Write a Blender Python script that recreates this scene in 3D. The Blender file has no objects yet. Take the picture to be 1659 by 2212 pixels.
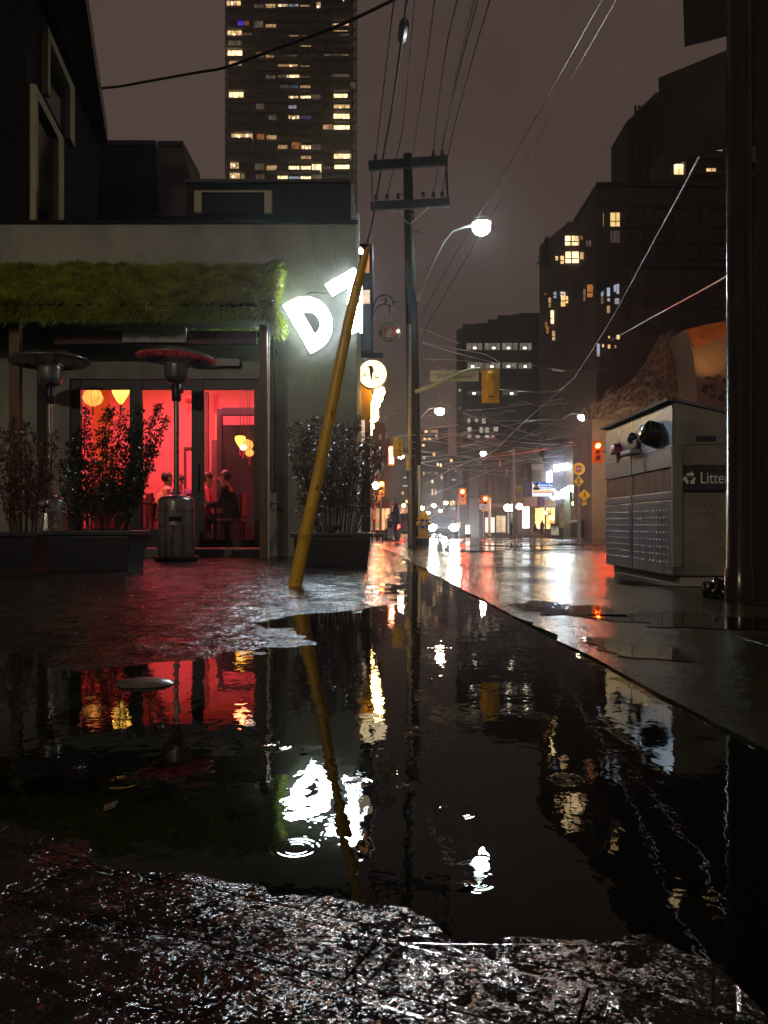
import bpy, bmesh, math, random
import numpy as np
from mathutils import Vector, Matrix
R = math.radians
random.seed(7)
sc = bpy.context.scene
COL = sc.collection
F, CX, HY, CZ = 1659.0, 829.5, 1135.0, 0.45      # focal length, centre, horizon in plan units; eye height in metres

def P(px, py, d):
    return Vector(((px-CX)/F*d, d, CZ-(py-HY)/F*d))
def PX(px, d): return (px-CX)/F*d
def PZ(py, d): return CZ-(py-HY)/F*d
def GZ(d):
    if d < 12: return 0.0
    return -min(d-12, 60)*0.01
def S(n, d): return n/F*d

# ------------------------------------------------------------------ materials
MATS = {}
def nodes_of(m):
    m.use_nodes = True
    return m.node_tree.nodes, m.node_tree.links
def mat(name, col, rough=.6, metal=0., var=.25, vscale=3., bump=0., bscale=40., spec=.5, coat=0., coord='Object', stretch=None, rvar=0.):
    if name in MATS: return MATS[name]
    m = bpy.data.materials.new(name); n, l = nodes_of(m)
    b = n['Principled BSDF']
    b.inputs['Roughness'].default_value = rough; b.inputs['Metallic'].default_value = metal
    b.inputs['Specular IOR Level'].default_value = spec
    if coat: b.inputs['Coat Weight'].default_value = coat; b.inputs['Coat Roughness'].default_value = .08
    tc = n.new('ShaderNodeTexCoord'); src = tc.outputs[coord]
    if stretch:
        mp = n.new('ShaderNodeMapping'); mp.inputs['Scale'].default_value = stretch
        l.new(src, mp.inputs['Vector']); src = mp.outputs['Vector']
    nz = n.new('ShaderNodeTexNoise'); nz.inputs['Scale'].default_value = vscale; nz.inputs['Detail'].default_value = 6
    nz.inputs['Roughness'].default_value = .65
    l.new(src, nz.inputs['Vector'])
    rp = n.new('ShaderNodeValToRGB')
    rp.color_ramp.elements[0].position = .3; rp.color_ramp.elements[1].position = .7
    rp.color_ramp.elements[0].color = (*[c*(1-var) for c in col], 1); rp.color_ramp.elements[1].color = (*[min(1, c*(1+var)) for c in col], 1)
    l.new(nz.outputs['Fac'], rp.inputs['Fac']); l.new(rp.outputs['Color'], b.inputs['Base Color'])
    if rvar:
        mr = n.new('ShaderNodeMapRange'); mr.inputs['From Min'].default_value = .35; mr.inputs['From Max'].default_value = .65
        mr.inputs['To Min'].default_value = max(.02, rough-rvar); mr.inputs['To Max'].default_value = rough+rvar
        l.new(nz.outputs['Fac'], mr.inputs['Value']); l.new(mr.outputs['Result'], b.inputs['Roughness'])
    if bump:
        nb = n.new('ShaderNodeTexNoise'); nb.inputs['Scale'].default_value = bscale; nb.inputs['Detail'].default_value = 4
        l.new(src, nb.inputs['Vector'])
        bp = n.new('ShaderNodeBump'); bp.inputs['Strength'].default_value = bump; bp.inputs['Distance'].default_value = .01
        l.new(nb.outputs['Fac'], bp.inputs['Height']); l.new(bp.outputs['Normal'], b.inputs['Normal'])
    MATS[name] = m
    return m
def emit(name, col, s, var=0., vscale=1.5):
    if name in MATS: return MATS[name]
    m = bpy.data.materials.new(name); n, l = nodes_of(m)
    n.remove(n['Principled BSDF'])
    e = n.new('ShaderNodeEmission'); e.inputs['Color'].default_value = (*col, 1); e.inputs['Strength'].default_value = s
    l.new(e.outputs[0], n['Material Output'].inputs[0])
    if var:      # what hangs, stands and shines behind a lit pane
        tc = n.new('ShaderNodeTexCoord'); nz = n.new('ShaderNodeTexNoise'); nz.inputs['Scale'].default_value = vscale; nz.inputs['Detail'].default_value = 3
        l.new(tc.outputs['Object'], nz.inputs['Vector'])
        mr = n.new('ShaderNodeMapRange'); mr.inputs['From Min'].default_value = .3; mr.inputs['From Max'].default_value = .72
        mr.inputs['To Min'].default_value = s*(1-var); mr.inputs['To Max'].default_value = s*(1+var)
        l.new(nz.outputs['Fac'], mr.inputs['Value']); l.new(mr.outputs['Result'], e.inputs['Strength'])
    MATS[name] = m
    return m
def glass(name, tint=(1, 1, 1), rough=.02, ior=1.5):
    if name in MATS: return MATS[name]
    m = bpy.data.materials.new(name); n, l = nodes_of(m); n.remove(n['Principled BSDF'])
    t = n.new('ShaderNodeBsdfTransparent'); t.inputs['Color'].default_value = (*tint, 1)
    g = n.new('ShaderNodeBsdfGlossy'); g.inputs['Roughness'].default_value = rough
    fr = n.new('ShaderNodeFresnel'); fr.inputs['IOR'].default_value = ior
    mx = n.new('ShaderNodeMixShader')
    l.new(fr.outputs[0], mx.inputs[0]); l.new(t.outputs[0], mx.inputs[1]); l.new(g.outputs[0], mx.inputs[2])
    l.new(mx.outputs[0], n['Material Output'].inputs[0])
    MATS[name] = m
    return m

# ------------------------------------------------------------------ mesh builder
ORG = {}
class MB:
    def __init__(s): s.v = []; s.f = []; s.m = []; s.mi = 0
    def add(s, vs, fs):
        o = len(s.v); s.v.extend([tuple(x) for x in vs])
        for f in fs: s.f.append([i+o for i in f]); s.m.append(s.mi)
        return s
    def box(s, x0, x1, y0, y1, z0, z1):
        return s.add([(x0,y0,z0),(x1,y0,z0),(x1,y1,z0),(x0,y1,z0),(x0,y0,z1),(x1,y0,z1),(x1,y1,z1),(x0,y1,z1)],
              [(0,3,2,1),(4,5,6,7),(0,1,5,4),(1,2,6,5),(2,3,7,6),(3,0,4,7)])
    def obox(s, c, ux, uy, uz):
        c, ux, uy, uz = Vector(c), Vector(ux), Vector(uy), Vector(uz)
        vs = [c+a*ux+b*uy+e*uz for e in (-1,1) for (a,b) in ((-1,-1),(1,-1),(1,1),(-1,1))]
        return s.add(vs, [(0,3,2,1),(4,5,6,7),(0,1,5,4),(1,2,6,5),(2,3,7,6),(3,0,4,7)])
    def bar(s, p, q, w, h=None, up=(0,0,1)):
        p, q = Vector(p), Vector(q); h = h or w
        d = (q-p); L = d.length; d.normalize(); up = Vector(up)
        if abs(d.dot(up)) > .98: up = Vector((0,1,0))
        a = d.cross(up).normalized(); b = a.cross(d).normalized()
        return s.obox((p+q)/2, d*L/2, a*w/2, b*h/2)
    def quad(s, a, b, c, d): return s.add([a,b,c,d], [(0,1,2,3)])
    def tube(s, pts, rs, n=8, cap=True):
        pts = [Vector(p) for p in pts]
        if not hasattr(rs, '__len__'): rs = [rs]*len(pts)
        vs, fs = [], []; prev = None
        for i, p in enumerate(pts):
            t = (pts[min(i+1, len(pts)-1)]-pts[max(i-1, 0)])
            t = t.normalized() if t.length > 1e-9 else Vector((0,0,1))
            ref = prev if prev is not None else (Vector((0,0,1)) if abs(t.z) < .9 else Vector((1,0,0)))
            a = (ref - t*ref.dot(t)).normalized(); b = t.cross(a); prev = a
            for k in range(n):
                g = 2*math.pi*k/n
                vs.append(p+(a*math.cos(g)+b*math.sin(g))*rs[i])
        for i in range(len(pts)-1):
            for k in range(n):
                fs.append((i*n+k, i*n+(k+1)%n, (i+1)*n+(k+1)%n, (i+1)*n+k))
        if cap: fs.append(tuple(range(n-1,-1,-1))); fs.append(tuple(range((len(pts)-1)*n, len(pts)*n)))
        return s.add(vs, fs)
    def lathe(s, c, prof, n=20, sx=1., sy=1., mtx=None):
        c = Vector(c); vs = []; fs = []
        for (r, z) in prof:
            for k in range(n):
                g = 2*math.pi*k/n; v = Vector((r*sx*math.cos(g), r*sy*math.sin(g), z))
                if mtx: v = mtx @ v
                vs.append(c+v)
        for i in range(len(prof)-1):
            for k in range(n): fs.append((i*n+k, i*n+(k+1)%n, (i+1)*n+(k+1)%n, (i+1)*n+k))
        fs.append(tuple(range(n-1,-1,-1))); fs.append(tuple(range((len(prof)-1)*n, len(prof)*n)))
        return s.add(vs, fs)
    def ball(s, c, r, n=10, m=7, sx=1, sy=1, sz=1, mtx=None):
        prof = [(max(1e-4, r*math.sin(math.pi*i/m)), -r*sz*math.cos(math.pi*i/m)) for i in range(m+1)]
        return s.lathe(c, prof, n, sx, sy, mtx)
    def prism(s, poly, off):     # poly: 3d points (planar), off: extrusion vector
        n = len(poly); off = Vector(off); a = [Vector(p) for p in poly]
        return s.add(a+[p+off for p in a], [tuple(range(n)), tuple(range(2*n-1, n-1, -1))]+[(i, i+n, (i+1)%n+n, (i+1)%n) for i in range(n)])
    def ring(s, outer, inner, off):
        n = len(outer); off = Vector(off); o = [Vector(p) for p in outer]; i_ = [Vector(p) for p in inner]
        vs = o+i_+[p+off for p in o]+[p+off for p in i_]; fs = []
        for k in range(n):
            j = (k+1)%n
            fs += [(k,j,n+j,n+k), (2*n+j,2*n+k,3*n+k,3*n+j), (k,2*n+k,2*n+j,j), (n+j,3*n+j,3*n+k,n+k)]
        return s.add(vs, fs)
    def build(s, name, m, parent=None, base=None, smooth=False, bevel=0., local=False, fixn=True):
        me = bpy.data.meshes.new(name)
        if base is not None and parent is None: o0 = Vector(base)
        elif parent is not None and not local: o0 = ORG[parent.name]
        else: o0 = Vector((0,0,0))
        me.from_pydata([(x-o0[0], y-o0[1], z-o0[2]) for x, y, z in s.v], [], s.f)
        for mm in (m if isinstance(m, (list, tuple)) else [m]): me.materials.append(mm)
        if max(s.m, default=0): me.polygons.foreach_set('material_index', s.m)
        if bevel or fixn:
            bm = bmesh.new(); bm.from_mesh(me)
            if fixn: bmesh.ops.recalc_face_normals(bm, faces=bm.faces)
            if bevel:
                es = [e for e in bm.edges if len(e.link_faces) == 2 and e.calc_face_angle(0) > .5]
                bmesh.ops.bevel(bm, geom=es, offset=bevel, segments=2, profile=.6, affect='EDGES', clamp_overlap=True)
            bm.to_mesh(me); bm.free()
        if smooth:
            me.polygons.foreach_set('use_smooth', [True]*len(me.polygons))
            try: me.set_sharp_from_angle(angle=R(40))
            except Exception: pass
        o = bpy.data.objects.new(name, me); COL.objects.link(o)
        if parent is not None: o.parent = parent; ORG[o.name] = ORG.get(parent.name, Vector((0,0,0)))
        else: o.location = o0; ORG[o.name] = o0
        return o

def tag(o, label=None, cat=None, group=None, kind=None):
    if label: o['label'] = label
    if cat: o['category'] = cat
    if group: o['group'] = group
    if kind: o['kind'] = kind
    return o
def thing(name, label, cat, loc, group=None, rz=0.):
    o = bpy.data.objects.new(name, None); COL.objects.link(o); o.location = loc; o.rotation_euler = (0,0,rz)
    o.empty_display_size = .1
    ORG[o.name] = Vector(loc)
    return tag(o, label, cat, group)
def copy_tree(o, parent=None):
    c = o.copy(); COL.objects.link(c); c.parent = parent
    ORG[c.name] = ORG.get(o.name, Vector((0,0,0)))
    for ch in list(o.children): copy_tree(ch, c)
    return c
def text(body, size, mtx, m, name='lettering', parent=None, depth=.004, align='CENTER', sx=1.):
    cu = bpy.data.curves.new(name, 'FONT'); cu.body = body; cu.size = size; cu.extrude = depth; cu.align_x = align; cu.align_y = 'CENTER'
    t = bpy.data.objects.new(name, cu); COL.objects.link(t)
    dg = bpy.context.evaluated_depsgraph_get()
    me = bpy.data.meshes.new_from_object(t.evaluated_get(dg)); bpy.data.objects.remove(t)
    me.transform(mtx @ Matrix.Diagonal((sx,1,1,1)))
    if parent is not None: me.transform(Matrix.Translation(-ORG[parent.name]))
    me.materials.clear(); me.materials.append(m)
    o = bpy.data.objects.new(name, me); COL.objects.link(o)
    if parent is not None: o.parent = parent; ORG[o.name] = ORG[parent.name]
    return o
def face_cam(p, rz=0., roll=0.):   # lettering plane that stands upright and looks towards -Y
    return Matrix.Translation(p) @ Matrix.Rotation(rz, 4, 'Z') @ Matrix.Rotation(R(90), 4, 'X') @ Matrix.Rotation(roll, 4, 'Z')

# common materials
M_STUCCO = mat('stucco', (.31,.315,.27), .75, var=.4, vscale=1.1, bump=.5, bscale=30, stretch=(1,1,.55))
M_DARK = mat('dark_siding', (.016,.016,.018), .8, var=.3, spec=.12)
M_BLACK = mat('black_metal', (.012,.012,.014), .35, var=.3, spec=.5)
M_TRIM = mat('pale_trim', (.42,.38,.22), .6, var=.1)
M_WOODPOST = mat('painted_timber', (.15,.085,.03), .55, var=.35, vscale=6, stretch=(4,4,.4), bump=.3)
M_STEEL = mat('brushed_steel', (.42,.42,.42), .28, metal=1, var=.15, vscale=8)
M_GALV = mat('galvanised_steel', (.35,.36,.34), .4, metal=.8, var=.2, vscale=10)
M_YEL = mat('yellow_paint', (.78,.47,.025), .4, var=.15, vscale=5)
M_WIRE = mat('wire_sheath', (.010,.010,.011), .6, var=.2, spec=.12)
M_COPPER = mat('copper_wire', (.26,.17,.15), .36, metal=1, var=.2)
M_BRICKDARK = mat('dark_brick', (.06,.045,.037), .7, var=.35, vscale=1.2, bump=.2)
M_CONC = mat('pale_concrete', (.30,.27,.22), .7, var=.3, vscale=.5, bump=.2, bscale=6)
M_WHITE = mat('white_paint', (.7,.7,.68), .5, var=.06)
M_PLASTIC = mat('black_planter', (.012,.013,.018), .38, var=.3, vscale=20, bump=.15)
M_CLOTH = mat('dark_cloth', (.008,.007,.009), .9, var=.2, bump=.2, spec=.08)
M_CLOTH2 = mat('navy_cloth', (.010,.012,.020), .9, var=.2, bump=.2, spec=.08)
M_SKIN = mat('skin', (.42,.24,.16), .5, var=.08)
M_HAIR = mat('dark_hair', (.012,.009,.007), .5, var=.2)
M_WOOD = mat('weathered_pole_wood', (.020,.015,.011), .6, var=.5, vscale=9, bump=.7, bscale=22, stretch=(5,5,.25), rvar=.12, spec=.15)
M_RUBBER = mat('tyre_rubber', (.01,.01,.01), .7)
E_WARM = emit('window_warm', (1,.62,.26), 1.1, .75, .6)
E_BRIGHT = emit('window_bright', (1,.70,.34), 2.4, .7, .5)
E_MID = emit('window_mid', (1,.58,.26), .55, .8, .6)
E_DIM = emit('window_dim', (.8,.55,.38), .13, .8, .6)
E_COOL = emit('window_cool', (.72,.82,1), .45, .7, .5)
E_BLUE = emit('window_blue', (.14,.05,1), .8, .5, .5)
E_ORANGE = emit('window_orange', (1,.36,.10), .32, .6, .6)
E_LAMP = emit('lamp_white', (.90,1,.97), 90)
E_LAMPW = emit('lamp_warm_white', (1,.86,.62), 110)
E_BULB = emit('bulb_warm', (1,.60,.18), 55)
E_RED = emit('signal_red', (1,.055,.008), 200)
E_AMBER = emit('signal_amber', (1,.35,.03), 40)
E_SIGN = emit('sign_white', (.78,.90,1), 40)
E_LETTER = emit('letter_face', (.78,.93,1), 110); E_LSIDE = emit('letter_side', (.80,.94,1), 6); E_LIN = emit('letter_inner', (.80,.94,1), .5)
# ------------------------------------------------------------------ world, camera
w = bpy.data.worlds.new('World'); sc.world = w; w.use_nodes = True
n, l = w.node_tree.nodes, w.node_tree.links
bg = n['Background']; sky = n.new('ShaderNodeTexSky'); sky.sky_type = 'NISHITA'; sky.sun_disc = False
sky.sun_elevation = R(-6); sky.sun_rotation = R(200)
l.new(sky.outputs[0], bg.inputs['Color']); bg.inputs['Strength'].default_value = .05
bg2 = n.new('ShaderNodeBackground'); tc = n.new('ShaderNodeTexCoord')
nz = n.new('ShaderNodeTexNoise'); nz.inputs['Scale'].default_value = 2.2; nz.inputs['Detail'].default_value = 5
l.new(tc.outputs['Generated'], nz.inputs['Vector'])
rp = n.new('ShaderNodeValToRGB'); rp.color_ramp.elements[0].position = .3; rp.color_ramp.elements[1].position = .72
rp.color_ramp.elements[0].color = (.044,.028,.023,1); rp.color_ramp.elements[1].color = (.075,.050,.041,1)
l.new(nz.outputs['Fac'], rp.inputs['Fac']); l.new(rp.outputs[0], bg2.inputs['Color']); bg2.inputs['Strength'].default_value = 1.25
ad = n.new('ShaderNodeAddShader'); l.new(bg.outputs[0], ad.inputs[0]); l.new(bg2.outputs[0], ad.inputs[1])
l.new(ad.outputs[0], n['World Output'].inputs['Surface'])

cam = bpy.data.cameras.new('camera'); co = bpy.data.objects.new('camera', cam); COL.objects.link(co)
cam.sensor_fit = 'HORIZONTAL'; cam.sensor_width = 36; cam.lens = 36*F/1659
cam.shift_y = (HY-1106)/1659; cam.clip_start = .02; cam.clip_end = 5000
co.location = (0,0,CZ); co.rotation_euler = (R(90),0,0); sc.camera = co
sc.view_settings.view_transform = 'Standard'; sc.view_settings.look = 'None'; sc.view_settings.exposure = 0; sc.view_settings.gamma = 1
cy = sc.cycles
cy.use_denoising = True; cy.denoiser = 'OPENIMAGEDENOISE'
cy.max_bounces = 8; cy.diffuse_bounces = 3; cy.glossy_bounces = 5; cy.transmission_bounces = 4; cy.transparent_max_bounces = 12
cy.caustics_reflective = False; cy.caustics_refractive = False; cy.sample_clamp_indirect = 6; cy.blur_glossy = .3

# ------------------------------------------------------------------ ground
def curb_x(d): return .83-.0535*d if d < 40 else .83-.0535*40
def wet_mat(name, base, rough0, rough1, tex_scale, bumps, brick=None, spec=.6, slabs=None, facets=None, patch=None):
    m = bpy.data.materials.new(name); n, l = nodes_of(m); b = n['Principled BSDF']
    b.inputs['Specular IOR Level'].default_value = spec
    tc = n.new('ShaderNodeTexCoord'); src = tc.outputs['Object']
    big = n.new('ShaderNodeTexNoise'); big.inputs['Scale'].default_value = tex_scale; big.inputs['Detail'].default_value = 5
    l.new(src, big.inputs['Vector'])
    mr = n.new('ShaderNodeMapRange'); mr.inputs['From Min'].default_value = .38; mr.inputs['From Max'].default_value = .62
    mr.inputs['To Min'].default_value = rough0; mr.inputs['To Max'].default_value = rough1
    l.new(big.outputs['Fac'], mr.inputs['Value']); l.new(mr.outputs['Result'], b.inputs['Roughness'])
    if patch:      # films of water here, drained grit there
        pn = n.new('ShaderNodeTexNoise'); pn.inputs['Scale'].default_value = patch[0]; pn.inputs['Detail'].default_value = 5; pn.inputs['Roughness'].default_value = .65; l.new(src, pn.inputs['Vector'])
        pm = n.new('ShaderNodeMapRange'); pm.inputs['From Min'].default_value = .42; pm.inputs['From Max'].default_value = .60; pm.inputs['To Min'].default_value = patch[1]; pm.inputs['To Max'].default_value = patch[2]
        l.new(pn.outputs['Fac'], pm.inputs['Value']); l.new(pm.outputs['Result'], b.inputs['Specular IOR Level'])
    rp = n.new('ShaderNodeValToRGB'); rp.color_ramp.elements[0].color = (*[c*.6 for c in base],1); rp.color_ramp.elements[1].color = (*[c*1.5 for c in base],1)
    fine = n.new('ShaderNodeTexNoise'); fine.inputs['Scale'].default_value = tex_scale*14; fine.inputs['Detail'].default_value = 6
    l.new(src, fine.inputs['Vector']); l.new(fine.outputs['Fac'], rp.inputs['Fac'])
    colout = rp.outputs['Color']; last = None
    for (sc_, dist, stren) in bumps:
        nb = n.new('ShaderNodeTexNoise'); nb.inputs['Scale'].default_value = sc_; nb.inputs['Detail'].default_value = 2
        l.new(src, nb.inputs['Vector'])
        bp = n.new('ShaderNodeBump'); bp.inputs['Strength'].default_value = stren; bp.inputs['Distance'].default_value = dist
        l.new(nb.outputs['Fac'], bp.inputs['Height'])
        if last: l.new(last, bp.inputs['Normal'])
        last = bp.outputs['Normal']
    for spec_b in ([brick] if brick else [])+(slabs or []):
        (bw, bh, mort, rot, dist) = spec_b[:5]
        mp = n.new('ShaderNodeMapping'); mp.inputs['Rotation'].default_value = (0,0,rot); l.new(src, mp.inputs['Vector'])
        if len(spec_b) > 5: mp.inputs['Location'].default_value = (*spec_b[5],0)
        br = n.new('ShaderNodeTexBrick'); br.inputs['Scale'].default_value = 1; br.inputs['Brick Width'].default_value = bw; br.inputs['Row Height'].default_value = bh
        br.inputs['Mortar Size'].default_value = mort; br.inputs['Mortar Smooth'].default_value = .3
        br.inputs['Color1'].default_value = (.8,.8,.8,1); br.inputs['Color2'].default_value = (1.2,1.15,1.1,1); br.inputs['Mortar'].default_value = (.45,.45,.45,1)
        l.new(mp.outputs['Vector'], br.inputs['Vector'])
        bp = n.new('ShaderNodeBump'); bp.invert = True; bp.inputs['Strength'].default_value = .9; bp.inputs['Distance'].default_value = dist
        l.new(br.outputs['Fac'], bp.inputs['Height'])
        if last: l.new(last, bp.inputs['Normal'])
        last = bp.outputs['Normal']
        mx = n.new('ShaderNodeMix'); mx.data_type = 'RGBA'; mx.blend_type = 'MULTIPLY'; mx.inputs[0].default_value = 1
        l.new(colout, mx.inputs[6]); l.new(br.outputs['Color'], mx.inputs[7]); colout = mx.outputs[2]
    l.new(colout, b.inputs['Base Color'])
    for (fs_, fx_, fy_) in (facets or []):       # grains and bricks each lie at a tilt of their own
        vo = n.new('ShaderNodeTexVoronoi'); vo.inputs['Scale'].default_value = fs_; l.new(src, vo.inputs['Vector'])
        a1 = n.new('ShaderNodeVectorMath'); a1.operation = 'SUBTRACT'; l.new(vo.outputs['Color'], a1.inputs[0]); a1.inputs[1].default_value = (.5,.5,.5)
        a2 = n.new('ShaderNodeVectorMath'); a2.operation = 'MULTIPLY'; l.new(a1.outputs[0], a2.inputs[0]); a2.inputs[1].default_value = (fx_,fy_,0)
        a3 = n.new('ShaderNodeVectorMath'); a3.operation = 'ADD'; l.new(a2.outputs[0], a3.inputs[0])
        if last: l.new(last, a3.inputs[1])
        else: gm = n.new('ShaderNodeNewGeometry'); l.new(gm.outputs['Normal'], a3.inputs[1])
        a4 = n.new('ShaderNodeVectorMath'); a4.operation = 'NORMALIZE'; l.new(a3.outputs[0], a4.inputs[0]); last = a4.outputs[0]
    if last: l.new(last, b.inputs['Normal'])
    return m

def sdist(poly, X, Y):     # signed distance, positive inside
    d2 = np.full(X.shape, 1e9); ins = np.zeros(X.shape, bool)
    n_ = len(poly)
    for i in range(n_):
        ax, ay = poly[i]; bx, by = poly[(i+1) % n_]
        ex, ey = bx-ax, by-ay; t = np.clip(((X-ax)*ex+(Y-ay)*ey)/(ex*ex+ey*ey+1e-12), 0, 1)
        d2 = np.minimum(d2, (X-ax-t*ex)**2+(Y-ay-t*ey)**2)
        c = ((ay > Y) != (by > Y)) & (X < (bx-ax)*(Y-ay)/((by-ay) if abs(by-ay) > 1e-12 else 1e-12)+ax)
        ins ^= c
    return np.where(ins, 1, -1)*np.sqrt(d2)
def gp(px, py):
    d = CZ*F/(py-HY); return ((px-CX)/F*d, d)
regA = [gp(*q) for q in [(-900,1436),(0,1424),(188,1438),(293,1434),(317,1424),(456,1418),(600,1403),(655,1390),(676,1379),(612,1368),(556,1357),(562,1350),
        (694,1324),(823,1317),(840,1308),(846,1280),(852,1262),(868,1236),(884,1220)]]+[(curb_x(11), 11),(curb_x(60), 60),(-60,60),(-60,4)]
regB = [gp(*q) for q in [(-700,1745),(-150,1770),(0,1782),(90,1806),(170,1812),(205,1868),(300,1886),(420,1880),(500,1905),(560,1912),(590,1936),(700,1938),
        (800,1958),(880,1962),(940,1985),(975,2018),(1050,2028),(1180,2022),(1400,2024),(1450,2046),(1520,2075),(1590,2120),(1660,2185),(1800,2330),(2300,2700)]]+[(1.2,.2),(-4,.2)]

def hnoise(X, Y, sc_, seed):
    rng = np.random.RandomState(seed); t = rng.rand(64,64)
    u, v = X*sc_, Y*sc_; i, j = np.floor(u).astype(int), np.floor(v).astype(int); a, b = u-i, v-j
    a, b = a*a*(3-2*a), b*b*(3-2*b)
    g = lambda p, q: t[p % 64, q % 64]
    return g(i,j)*(1-a)*(1-b)+g(i+1,j)*a*(1-b)+g(i,j+1)*(1-a)*b+g(i+1,j+1)*a*b-.5

def build_pavers():
    ds = np.concatenate([np.geomspace(.42, 12, 520), np.linspace(12.15, 60, 60)])
    us = np.concatenate([np.linspace(-1.35,-.62,40,endpoint=False), np.linspace(-.62,.55,430), np.linspace(.56,.9,16)])
    D, U = np.meshgrid(ds, us, indexing='ij'); X = U*np.minimum(D, 12)-np.maximum(0, D-12)*.0535; Y = D
    hA = sdist(regA, X, Y); hB = sdist(regB, X, Y)
    wob = hnoise(X,Y,9,1)*.05+hnoise(X,Y,28,2)*.02
    sA = hA+wob*np.clip(Y/3,.4,2); sB = hB+wob*.3
    z = np.maximum(np.clip(sA*.022, -.03, .008), np.clip(sB*.035, -.03, .006))
    z += (hnoise(X,Y,14,3)*.0022+hnoise(X,Y,45,4)*.0012+hnoise(X,Y,3,5)*.004)*np.clip((Y-.4)/2.2,.22,1)
    # settled brick rows: each row of bricks sits at its own height
    rot = R(-24); V = -X*math.sin(rot)+Y*math.cos(rot); UU = X*math.cos(rot)+Y*math.sin(rot)
    row = np.floor(V/.11).astype(int); colm = np.floor(UU/.22+.5*(row % 2)).astype(int)
    rr = np.random.RandomState(11).rand(97,89)
    z += (rr[row % 97, colm % 89]-.5)*.004*(Y > 1.6)
    z += np.where(Y < 12, 0, -np.minimum(Y-12, 60)*.01)
    # keep the sheet beneath the kerbed slab on the right
    over = X-(.83-.0535*np.minimum(Y,40))
    z = np.where(over > -.004, np.minimum(z, np.where(Y < 12, 0, -np.minimum(Y-12,60)*.01)-.03), z)
    nr, nc = D.shape
    me = bpy.data.meshes.new('pavers'); co_ = np.stack([X,Y,z], -1).reshape(-1,3)
    idx = np.arange(nr*nc).reshape(nr,nc)
    q = np.stack([idx[:-1,:-1],idx[:-1,1:],idx[1:,1:],idx[1:,:-1]], -1).reshape(-1,4)
    me.vertices.add(len(co_)); me.vertices.foreach_set('co', co_.ravel())
    me.loops.add(q.size); me.loops.foreach_set('vertex_index', q.ravel())
    me.polygons.add(len(q)); me.polygons.foreach_set('loop_start', np.arange(0, q.size, 4)); me.polygons.foreach_set('loop_total', np.full(len(q), 4))
    me.update(calc_edges=True); me.polygons.foreach_set('use_smooth', [True]*len(q))
    me.materials.append(wet_mat('wet_pavers', (.015,.013,.012), .06, .18, 1.5, [(11,.016,.5),(60,.003,.5),(220,.002,.6)], spec=.45, brick=(.22,.11,.013,R(24),.005), slabs=[(1.05,.85,.006,R(0),.004,(.5573,.02))], facets=[(10,.09,.26),(70,.24,.34),(260,.36,.46)], patch=(5.5,.08,.52)))
    o = bpy.data.objects.new('sidewalk', me); COL.objects.link(o); tag(o, 'wet dark brick and slab pavement at left and in the foreground', kind='structure')
build_pavers()

def water_mat():
    m = bpy.data.materials.new('puddle_water'); n, l = nodes_of(m); b = n['Principled BSDF']
    b.inputs['Base Color'].default_value = (.004,.0042,.003,1); b.inputs['Roughness'].default_value = .0; b.inputs['IOR'].default_value = 1.33
    b.inputs['Specular IOR Level'].default_value = .62
    tc = n.new('ShaderNodeTexCoord'); src = tc.outputs['Object']
    def M(op, a, b_=None, c=None):
        x = n.new('ShaderNodeMath'); x.operation = op
        for k, v in enumerate((a, b_, c)):
            if v is None: continue
            if isinstance(v, (int, float)): x.inputs[k].default_value = v
            else: l.new(v, x.inputs[k])
        return x.outputs[0]
    sep = n.new('ShaderNodeSeparateXYZ'); l.new(src, sep.inputs[0])
    tot = None
    rnd = random.Random(5)
    drops = [(P(265,1690,1),.0),]
    pts = [gp(265,1690),gp(910,1700),gp(985,1752),gp(905,1577),gp(1225,1683),gp(1035,1908),gp(780,1690),gp(600,1612),gp(950,1400),gp(640,1832),gp(430,1705),gp(1160,1545)]
    for k, (x, y) in enumerate(pts):
        r0 = rnd.choice([.012,.018,.026])*(.6+.35*y); amp = .00010*(.7+.5*rnd.random())*(.5+.5*y); wl = .010*(.6+.3*y)
        dx = M('SUBTRACT', sep.outputs[0], x); dy = M('SUBTRACT', sep.outputs[1], y)
        r = M('SQRT', M('ADD', M('MULTIPLY', dx, dx), M('MULTIPLY', dy, dy)))
        e = M('DIVIDE', M('SUBTRACT', r, r0), wl*1.3)
        g = M('POWER', 2.718, M('MULTIPLY', M('MULTIPLY', e, e), -1.0))
        h = M('MULTIPLY', M('MULTIPLY', M('SINE', M('MULTIPLY', r, 6.283/wl)), g), amp)
        tot = h if tot is None else M('ADD', tot, h)
    mp = n.new('ShaderNodeMapping'); mp.inputs['Scale'].default_value = (1,.75,1); l.new(src, mp.inputs['Vector'])
    for sc_, a in ((5,.0009),(19,.00034),(55,.00010)):
        nz = n.new('ShaderNodeTexNoise'); nz.inputs['Scale'].default_value = sc_; nz.inputs['Detail'].default_value = 1.5; nz.inputs['Distortion'].default_value = .6
        l.new(mp.outputs['Vector'], nz.inputs['Vector'])
        tot = M('ADD', tot, M('MULTIPLY', nz.outputs['Fac'], a))
    bp = n.new('ShaderNodeBump'); bp.inputs['Strength'].default_value = 1; bp.inputs['Distance'].default_value = 1
    l.new(tot, bp.inputs['Height']); l.new(bp.outputs['Normal'], b.inputs['Normal'])
    return m
mb = MB()
pw = [(-9,.55),(curb_x(.55)-.001,.55),(curb_x(9.6)-.001,9.6),(-1.5,9.6),(-3.2,4.6),(-9,4.0)]
mb.add([(x,y,0) for x,y in pw], [tuple(range(6))])
o = mb.build('puddle', water_mat(), fixn=False); tag(o, 'wide dark rain puddle across the pavement mirroring the signs', kind='structure')

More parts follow.
